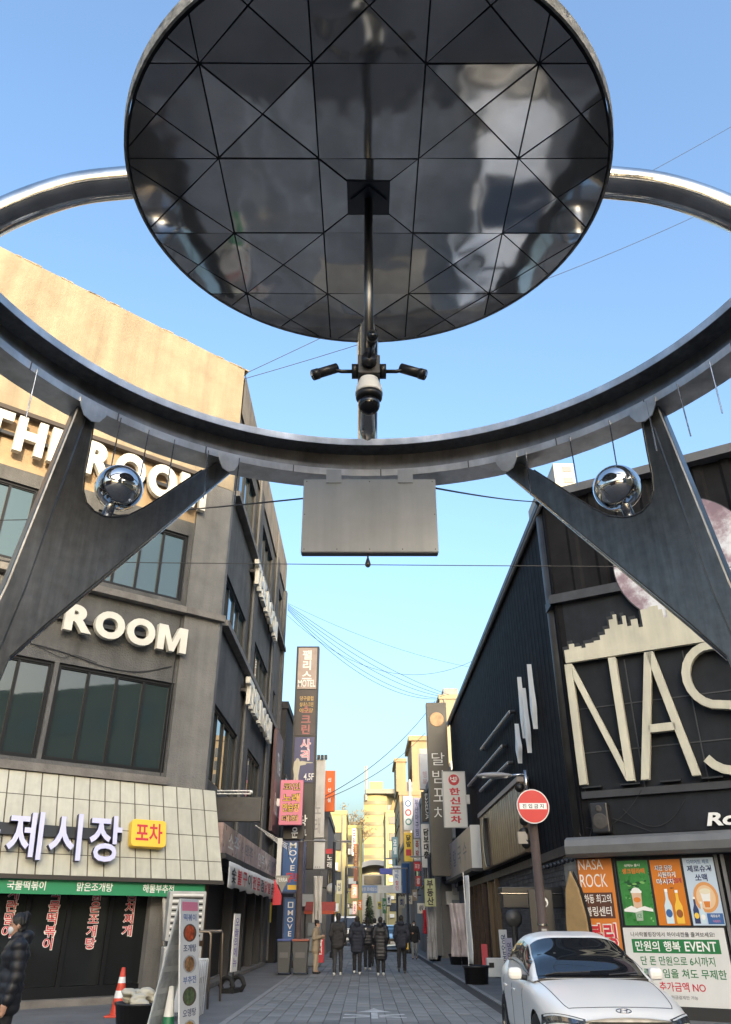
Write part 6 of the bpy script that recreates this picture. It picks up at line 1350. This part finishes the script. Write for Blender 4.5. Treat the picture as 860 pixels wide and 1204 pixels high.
for k, (x0, y0, x1, y1, Y_, c_, tx, lab) in enumerate((
    (396, 1035, 402.5, 1051, 68, (.62, .58, .40), '식당', 'small cream projecting sign on the left before the yellow building'), (398, 1056, 406, 1065, 74, (.10, .16, .40), '노래', 'small blue projecting sign low on the left'),
    (413.5, 1040, 421, 1056, 86, (.55, .22, .16), '고기', 'small salmon projecting sign by the brown-red sign'), (404, 1062, 413, 1068, 80, (.05, .05, .06), '호프', 'small dark projecting sign low before the yellow building'),
    (421, 1058, 426, 1070, 90, (.65, .20, .04), '국', 'small orange projecting sign left of the street banner'), (415, 1060, 419.5, 1075, 84, (.60, .35, .38), '옷', 'small pink projecting sign low on the left'),
    (469, 1054, 476, 1068, 70, (.50, .42, .30), '회', 'small beige projecting sign right of the white hanging banner'), (476.5, 1053, 485, 1063, 58, (.60, .55, .42), '약국', 'small cream projecting sign under the blue awning panel'),
    (485, 1046, 491, 1059, 54, (.40, .30, .20), '떡', 'small tan projecting sign low on the right'), (489, 1030, 495, 1042, 50, (.55, .05, .05), '곱창', 'small red projecting sign left of the green sign'),
    (455, 1052, 460, 1064, 96, (.62, .62, .60), '빵', 'small white projecting sign near the blue car'), (450, 1056, 455, 1074, 110, (.08, .25, .12), '커피', 'small green projecting sign at the far right'),
    (491, 1062, 500, 1074, 47, (.58, .56, .50), '세탁', 'low cream shop sign left of the red flag'), (444, 1060, 449, 1069, 116, (.60, .50, .10), '떡', 'tiny yellow projecting sign under the road sign'))):
    t, f, W2, H2 = board('projecting_sign', lab, x0, y0, x1, y1, Y_, mat(f'small_sign_{k}', c_, .5, 0, (1, .15)), .2, group='small projecting signs down the street')
    lettering(t, f, '\n'.join(tx) if H2 > W2*1.2 else tx, W2*.2, W2*.8, H2*.2, H2*.8, .004, white_t if sum(c_) < 1.1 else navy_p, off=.03, line=1.)
    sgn_ = -1 if x0 < 430 else 1
    MB().box(f, W2+.01 if sgn_ > 0 else -.7, W2+.7 if sgn_ > 0 else -.01, H2*.45, H2*.55, -.14, -.08).build('bracket', black_p, t)
# globe lamp
q = onY(390, 1045, 45); t = thing('globe_lamp', 'white globe lamp on a bracket near the left lamp post', 'lamp', q); mb = MB(); mb.ball(q, .27, 20, 12); mb.build('globe', white_p, t, True); mb = MB(); mb.tube([q, q+V((-.8, .4, .1))], .03, 6); mb.build('bracket', black_p, t)

# ================================================================== BUILDINGS DOWN THE STREET
gr_roof = mat('roof_unit_grey', (.22, .22, .22), .6, 0, (2, .3))
def block(label, x0, x1, y0, y1, h, m, rows=0, cols_f=0, cols_s=0, side=1, wm=None, parapet=True, wh=1.3, base=0, name='building', first=3.5, step=3.1):
    t = thing(name, label, 'building', (x0 if side < 0 else x1, y0, 0)); f = Fr((x0, y0, 0), (1, 0, 0)); W_ = x1-x0; D = y1-y0; wm = wm or mat('far_window', (.05, .06, .075), .1, spec=.8)
    MB().box(f, 0, W_, 0, h, -D, 0).build('wall', m, t)
    if parapet: MB().box(f, -.08, W_+.08, h, h+.35, -D, .08).build('roof_parapet', m, t)
    rq = random.Random(int(abs(x0)*10+y0))
    for k_ in range(3):
        ax = (W_-3.2) if side < 0 else .4; ax += (-1 if side < 0 else 1)*k_*1.7; MB().box(f, ax, ax+rq.uniform(.8, 1.3), h+.005, h+rq.uniform(.9, 1.7), -rq.uniform(2.2, 3.0), -rq.uniform(.5, 1.)).build('rooftop_unit', white_p if k_ % 2 else gr_roof, t)
    mp = MB(); px_ = W_-.35 if side < 0 else .35; mp.tube([f.P(px_, .1, .07), f.P(px_, h, .07)], .06, 6); mp.build('downpipe', gr_roof, t)
    for k_ in range(4):
        ax = (W_-1.4-k_*.1) if side < 0 else .6; bz = 3.2+k_*3.1
        if bz+1 < h: MB().box(f, ax, ax+.85, bz-.85, bz-.25, .01, .42).build('wall_unit', white_p, t)
    fs = Fr((x1, y0, 0), (0, 1, 0)) if side < 0 else Fr((x0, y1, 0), (0, -1, 0))
    for r_ in range(rows):
        b0 = first+r_*step
        if b0+wh > h-.3: break
        for (ff, n_, L_) in ((f, cols_f, W_), (fs, cols_s, D)):
            for c_ in range(n_):
                w_ = L_/n_; a0 = c_*w_+w_*.2; a1 = c_*w_+w_*.8
                wn = MB(); wn.box(ff, a0-.06, a1+.06, b0-.08, b0, .0, .09); wn.box(ff, a0-.06, a1+.06, b0+wh, b0+wh+.06, 0, .05); wn.box(ff, a0-.06, a0, b0, b0+wh, 0, .05); wn.box(ff, a1, a1+.06, b0, b0+wh, 0, .05)
                wo = wn.build('window', frame_dk, t); MB().box(ff, a0, a1, b0, b0+wh, .004, .02).build('pane', wm, wo)
    return t
cr_m = mat('cream_render', (.36, .31, .21), .9, 0, (.5, .12), streak=(1, .15)); yel_m = mat('pale_yellow_render', (.40, .35, .18), .9, 0, (.4, .08)); gr_m = mat('grey_render', (.20, .195, .19), .9, 0, (.6, .2)); dk_m = mat('black_render', (.03, .03, .034), .8, 0, (.6, .3)); bg_m = mat('tan_render', (.36, .275, .165), .9, 0, (.4, .12), streak=(.8, .2)); rd_m = mat('red_brown_brick', (.19, .09, .06), .9, 0, (3, .3))
zt = onY(335, 841, 40).z
block('dark grey building directly beyond the left corner building', -14, -3.95, 38.6, 47, zt, dk_m, 4, 0, 3, -1)
block('low grey building with flat roof behind the tall white banner', -14, onY(392, 1000, 49).x-.3, 48.5, 58, onY(388, 962, 49).z, gr_m, 3, 0, 3, -1)
block('narrow pale yellow building behind the orange sign', -16, onY(407, 1000, 72).x, 72, 80, onY(400, 958, 72).z, yel_m, 5, 6, 2, -1, first=4)
yb1 = block('pale yellow building with a plain sunlit front, left of the far tower', -22, onY(425.5, 1000, 98).x, 98, 112, onY(415, 974, 98).z, mat('bright_yellow_render', (.40, .36, .16), .9, 0, (.3, .06)), 0, 0, 0, -1)
MB().box(Fr((0, 98, 0), (1, 0, 0)), onY(408, 1000, 98).x-0, onY(425.5, 1000, 98).x-2.0, 6, onY(415, 980, 98).z, .0, .12).build('front_panel', mat('bright_yellow_panel', (.44, .40, .19), .8, 0, (.3, .05)), yb1)
for k in range(int((onY(415, 974, 98).z-6)/1.25)): MB().box(Fr((0, 98, 0), (1, 0, 0)), onY(425.5, 1000, 98).x-1.8, onY(425.5, 1000, 98).x-.3, 5+k*1.25, 5.9+k*1.25, 0, .05).build('window', mat('far_window', (.05, .06, .075)), yb1)
t, f, W2, H2 = board('red_letter_sign', 'vertical white sign with red lettering on the edge of the pale yellow building', 414, 974, 419, 1006, 96, white_board, .3); vt(t, f, '모란각', W2*.15, W2*.85, H2*.05, H2*.95, red_p, off=.04)
t, f, W2, H2 = board('brown_sign', 'vertical brown-red sign right of the pale yellow building', 416, 992, 421, 1036, 92, col('brown_red_face', (.25, .09, .05), .6), .3); vt(t, f, '불고기', W2*.2, W2*.8, H2*.3, H2*.95, gold_t)
t, f, W2, H2 = board('lime_sign', 'thin lime green sign strip near the street end on the left', 421.5, 1013, 425, 1040, 130, col('lime_face', (.30, .55, .12), .6), .2); lettering(t, f, '약\n국', W2*.2, W2*.8, H2*.3, H2*.9, .004, white_t, line=1.)
block('brown brick building low on the left beyond the pale yellow building', -14, onY(421, 1050, 118).x, 118, 150, onY(418, 1030, 118).z, rd_m, 3, 4, 3, -1)
# bare rooftop tree
rt = thing('bare_tree', 'brown winter tree crown above the pale yellow building', 'tree', onY(408, 985, 120)); c0 = onY(409, 985, 120)
mb = MB(); mb.tube([V((c0.x, 120, 0)), V((c0.x, 120, c0.z-3)), V((c0.x+.3, 120, c0.z+1))], [.5, .35, .2], 8)
rr = random.Random(11); tips = []
for k in range(46):
    p = V((c0.x+.3, 120, c0.z-2.5+rr.uniform(0, 3))); d = V((rr.uniform(-1, 1), rr.uniform(-1, 1), rr.uniform(.1, 1))).normalized(); L_ = rr.uniform(2.0, 4.2)
    q = p+d*L_*.5+V((0, 0, .3)); e = p+d*L_+V((rr.uniform(-.4, .4), 0, rr.uniform(0, .8))); mb.tube([p, q, e], [.09, .06, .02], 4, cap=False); tips += [e, q, (q+e)/2]
    for j in range(3):
        s = q.lerp(e, rr.random()); g2 = s+V((rr.uniform(-.8, .8), rr.uniform(-.6, .6), rr.uniform(0, .9))); mb.tube([s, g2], [.035, .012], 3, cap=False); tips.append(g2)
mb.build('trunk', mat('bark', (.12, .085, .055), .9), rt)
mb = MB()
for s in tips:
    for j in range(8):
        p = s+V((rr.uniform(-.5, .5), rr.uniform(-.4, .4), rr.uniform(-.4, .4))); a_ = V((rr.uniform(-1, 1), rr.uniform(-1, 1), rr.uniform(-1, 1)))*.28; b_ = V((rr.uniform(-1, 1), rr.uniform(-1, 1), rr.uniform(-1, 1)))*.2; mb.add([p, p+a_, p+b_], [(0, 1, 2)])
mb.build('crown', mat('dry_leaf', (.26, .19, .09), .9, per=.4), rt)
# far tower
TYY = 270
a = onY(428, 985, TYY); b = onY(455.5, 985, TYY); z1 = onY(441, 934, TYY).z
tw2 = thing('high_rise_tower', 'tall pale yellow high-rise tower closing the end of the street', 'building', (a.x, TYY, 0)); tm = mat('tower_cladding', (.36, .305, .15), .7, 0, (.1, .06)); tg = mat('tower_glazing', (.21, .185, .11), .5); tside = mat('tower_side_glass', (.22, .26, .30), .3)
W_ = b.x-a.x; f = Fr((a.x, TYY, 0), (1, 0, 0))
def bow(t): return .9*math.sin(math.pi*t)
pts = [(W_*k/12, -bow(k/12)) for k in range(13)]+[(W_+3.5, 10), (W_+3.5, 26), (0, 26)]
GFX = Fr((a.x, TYY, 0), (1, 0, 0), (0, 1, 0)); MB().prism(GFX, pts, 0, z1).build('wall', tm, tw2)
z = z1-3.2; nfl = 0
while z > 12:
    k0 = [(W_*k/12, -bow(k/12)-.12) for k in range(13)]
    mb = MB(); mb.add([GFX.P(x_, y_, zz_) for x_, y_ in k0 for zz_ in (z, z+1.1)], [(2*i, 2*i+2, 2*i+3, 2*i+1) for i in range(12)]); mb.build('window_band', tg, tw2, solid=.1); z -= 3.3; nfl += 1
MB().box(f, W_*.08, W_+4, z1, z1+1.4, -24, 2.2).build('roof_rim', mat('roof_rim_grey', (.25, .24, .2), .7), tw2); MB().box(f, W_*.25, W_*.85, z1+1.4, z1+4.5, -20, -3).build('roof_plant', tm, tw2)
mb = MB(); mb.tube([f.P(W_*.1, z1-2, 1), f.P(W_*.1, z1+9, 1)], .5, 6); mb.build('mast', mat('mast_grey', (.3, .3, .3), .5), tw2)
mb = MB(); mb.tube([f.P(W_+1.8, 0, -8), f.P(W_+1.8, z1-5, -8)], 2.6, 20); mb.build('corner_drum', tside, tw2, True)
# hall with arched roof at the street end
HY = 200; a = onY(419, 1030, HY).x; b = onY(456, 1030, HY).x; hz = onY(438, 1020, HY).z
hall = thing('arched_hall', 'pale hall with a low arched roof at the end of the street', 'building', (a, HY, 0)); f = Fr((a, HY, 0), (1, 0, 0)); W_ = b-a; hm_ = mat('hall_cladding', (.50, .48, .42), .7, 0, (.1, .1))
MB().box(f, 0, W_, 0, hz-1.5, -30, 0).build('wall', hm_, hall)
pts = [(-2+(W_+6)*k/20, hz-1.4+4.2*math.sin(math.pi*(.15+.72*k/20))**1.1-1.2) for k in range(21)]; MB().prism(f, pts+[(p_[0], p_[1]-1.1) for p_ in pts[::-1]], -30, 1.5).build('arched_roof', mat('hall_roof', (.42, .42, .42), .5), hall)
MB().box(f, W_*.25, W_*.80, onY(438, 1040, HY).z, onY(438, 1030, HY).z, .02, .3).build('window', mat('far_window', (.05, .06, .075)), hall)
for k in range(5): MB().box(f, W_*(.08+.2*k)-.5, W_*(.08+.2*k)+.5, 0, onY(438, 1043, HY).z, .02, .9).build('column', hm_, hall)
mt = thing('conifer_tree', 'small dark conifer standing at the street end', 'tree', (0, 150, 0)); c0 = onY(434.5, 1066, 150); tz = onY(434.5, 1053, 150).z
mb = MB(); mb.tube([V((c0.x, 150, 0)), V((c0.x, 150, tz-.5))], [.3, .08], 8); mb.build('trunk', mat('bark', (.12, .085, .055)), mt); mb = MB()
for k in range(900):
    t_ = rr.random()**.7; zz_ = 1.2+(tz-1.2)*(1-t_)*1.0; r_ = .75*t_*rr.random()**.5+.1; an = rr.uniform(0, 6.28); p = V((c0.x+r_*math.cos(an), 150+r_*math.sin(an), zz_+rr.uniform(-.3, .2))); d = V((math.cos(an), math.sin(an), -.3))*.5; s_ = V((-math.sin(an), math.cos(an), .2))*.16; mb.add([p-s_, p+s_, p+d], [(0, 1, 2)])
mb.build('crown', mat('conifer_green', (.03, .06, .03), .9, per=.4), mt)
# right: church-like and tan buildings
YY = 82
t = block('tan building with stepped sunlit roof on the right, beyond the hanging signs', onY(470, 950, YY).x, 16, YY, YY+14, onY(476, 935, YY).z, bg_m, 4, 5, 4, 1, first=4)
f = FY(YY); xa, xb = onY(470.5, 905, YY).x, onY(477.5, 905, YY).x; zl, zm_, zh = onY(476, 935, YY).z, onY(474, 896, YY).z, onY(490, 870, YY).z
MB().box(f, xa-.4, xb, zl+.36, zm_, -6, .02).build('stair_tower', bg_m, t); MB().box(f, xa-.6, xb+.1, zm_+.01, zm_+.35, -6.2, .15).build('tower_cap', bg_m, t)
xc = onY(484.5, 880, YY).x; MB().box(f, xc, 15.5, zl+.36, zh, -9, -.5).build('upper_block', bg_m, t); MB().box(f, xc-.3, 15.7, zh+.01, zh+.5, -9.2, -.3).build('upper_cornice', bg_m, t)
for z in (zl+1.2, zl+2.5, zl+3.8): MB().box(f, xc+.8, xc+1.6, z, z+.9, -.49, -.45).build('window', mat('far_window', (.05, .06, .075)), t)
mb = MB(); mb.tube([V((xb+.35, YY-.1, 3)), V((xb+.35, YY-.1, zl+1.5))], .09, 8); mb.build('downpipe', white_p, t)
block('grey building behind the ring emblem sign on the right', onY(472, 1000, 62).x+.6, 14, 62, 78, onY(478, 985, 62).z, gr_m, 3, 4, 4, 1)
block('tan-grey shop building beyond the black building', onY(500, 960, 47).x+.1, 14, 44, 60, onY(500, 935, 47).z, gr_m, 4, 4, 3, 1)
t = block('small pale rooftop block visible over the right end of the black roof', onY(517, 822, 60).x, onY(531, 822, 60).x+2, 60, 66, onY(522, 822, 60).z, cr_m, 0, 0, 0, 1)
t = block('pale yellow pointed-roof building right of the far tower', onY(454, 1000, 165).x, 30, 165, 185, onY(460, 955, 165).z, yel_m, 6, 8, 0, 1)
px0 = onY(459, 955, 165).x; px1 = onY(467, 955, 165).x; zz0 = onY(462, 955, 165).z; tip = onY(463, 940, 165).z; w_ = px1-px0
MB().add([V((px0, 165, zz0+.4)), V((px1, 165, zz0+.4)), V((px1, 165+w_, zz0+.4)), V((px0, 165+w_, zz0+.4)), V(((px0+px1)/2, 165+w_/2, tip))], [(0, 1, 4), (1, 2, 4), (2, 3, 4), (3, 0, 4), (3, 2, 1, 0)]).build('spire', mat('spire_brown', (.28, .17, .07), .8), t)
block('long shop building lining the right side further down the street', 7.2, 20, 97, 150, 11, cr_m, 3, 0, 8, 1)
block('long shop building lining the left side further down the street', -20, -6.8, 128+24, 195, 9, gr_m, 2, 0, 8, -1)
# tall apartment seen over the black roof
AY = 150; a = onY(655, 580, AY); b = onY(679, 580, AY); zt = onY(668, 545, AY).z
t = thing('apartment_tower', 'distant pale apartment tower peeking over the black roof under the right fin', 'building', (a.x, AY, 0)); f = FY(AY); am = mat('apartment_cream', (.45, .41, .36), .8)
MB().box(f, a.x, b.x, 0, zt, -14, 0).build('wall', am, t); MB().box(f, a.x-4, a.x-.01, 0, onY(656, 572, AY).z, -12, -.5).build('wing', am, t)
for k in range(8): MB().box(f, b.x-2.6, b.x-.6, zt-2.2-k*2.9, zt-.9-k*2.9, .01, .1).build('window', mat('far_window', (.05, .06, .075)), t)

# ================================================================== OVERHEAD CABLES
def cable(label, p, q, s, r=.012, n=22):
    mb = MB(); mb.tube(sag(p, q, s, n), r, 5); return mb.build('overhead_cable', cable_m, None, label=label, cat='cable', group='overhead cables', base=V(p))
cable('thin dark cable running level across the whole street under the grey panel', LF.P(*LF.px(-40, 659, .1), .1), RF.P(*RF.px(900, 667, .05), .05), .02, .010)
cable('thin cable from the left building under the ring to the grey panel', LF.P(*LF.px(-40, 611, .1), .1), onY(357, 586, 7.45), .10, .010)
cable('cable leaving the right edge of the grey panel towards the right building', onY(513, 574, 7.45), RF.P(.1, 11.05, .1), .05, .012)
c0 = V((-4.0, 37, 16.0))
for k, (ex, ey, EY, sg, lab) in enumerate(((513, 822, 46, 1.15, 'lowest of the bundled black cables from the left roof corner to the right roof'), (516, 821, 46, 1.0, 'second lowest of the bundled cables from the left roof corner'), (520, 819, 46, .8, 'third of the bundled cables from the left roof corner'), (523, 818, 46, .6, 'fourth of the bundled cables from the left roof corner'), (528, 817, 46, .42, 'fifth of the bundled cables from the left roof corner'), (575, 788, 44, .5, 'highest and thinnest of the bundled cables from the left roof corner'))):
    cable(lab, c0+V((.0, 0, .07*k-.3)), onY(ex, ey, EY), sg, .012 if k < 5 else .008)
cable('loose thin cable hanging lowest from the left roof corner across to the black roof', c0+V((0, 0, -.6)), onY(600, 748, 40), 2.6, .010)
cable('upper of two thin cables from the left parapet corner past the mirror canopy', LC+V((0, 0, 18.1)), onY(930, 108, 26), .5, .012)
cable('lower of two thin cables from the left parapet corner past the mirror canopy', LC+V((0, 0, 17.9)), onY(930, 198, 26), .9, .012)
cable('far cable dipping across the street from the white banner to the tan building', onY(362, 946, 43), onY(512, 824, 62), .9, .02)
cable('second far cable just below it from the white banner to the tan building', onY(362, 947, 43), onY(500, 862, 70), .7, .02)

# ================================================================== UNSEEN BUILDING BEHIND THE VIEWER (shaped to cast the afternoon shade)
ob = thing('shade_casting_block', 'stepped grey apartment block far behind the viewer', 'building', (50, -150, 0)); OF = Fr((0, -150, 0), (-1, 0, 0)); om = mat('plaza_block_render', (.24, .23, .21), .9, 0, (.4, .2))
prof = [(-84, 0), (-84, 76), (-45, 76), (-43, 70), (-40.2, 68.5), (-38.6, 66), (-36.5, 62.5), (-34, 60.5), (-31, 60), (-31, 0)]
MB().prism(OF, prof, -14, 0).build('wall', om, ob)
for r_ in range(20):
    mb = MB()
    for c_ in range(-27, -11): mb.box(OF, c_*3-.9, c_*3+.9, 1.2+r_*2.9, 2.7+r_*2.9, .0, .06)
    mb.build('window_row', mat('far_window', (.05, .06, .075)), ob, kind='stuff')
block('brown low block on the left side of the plaza behind the viewer', -34, -13, -40, -26, 11, rd_m, 3, 6, 4, -1)
block('tan low block on the right side of the plaza behind the viewer', 22, 38, -34, 8, 15.5, bg_m, 4, 5, 14, 1)
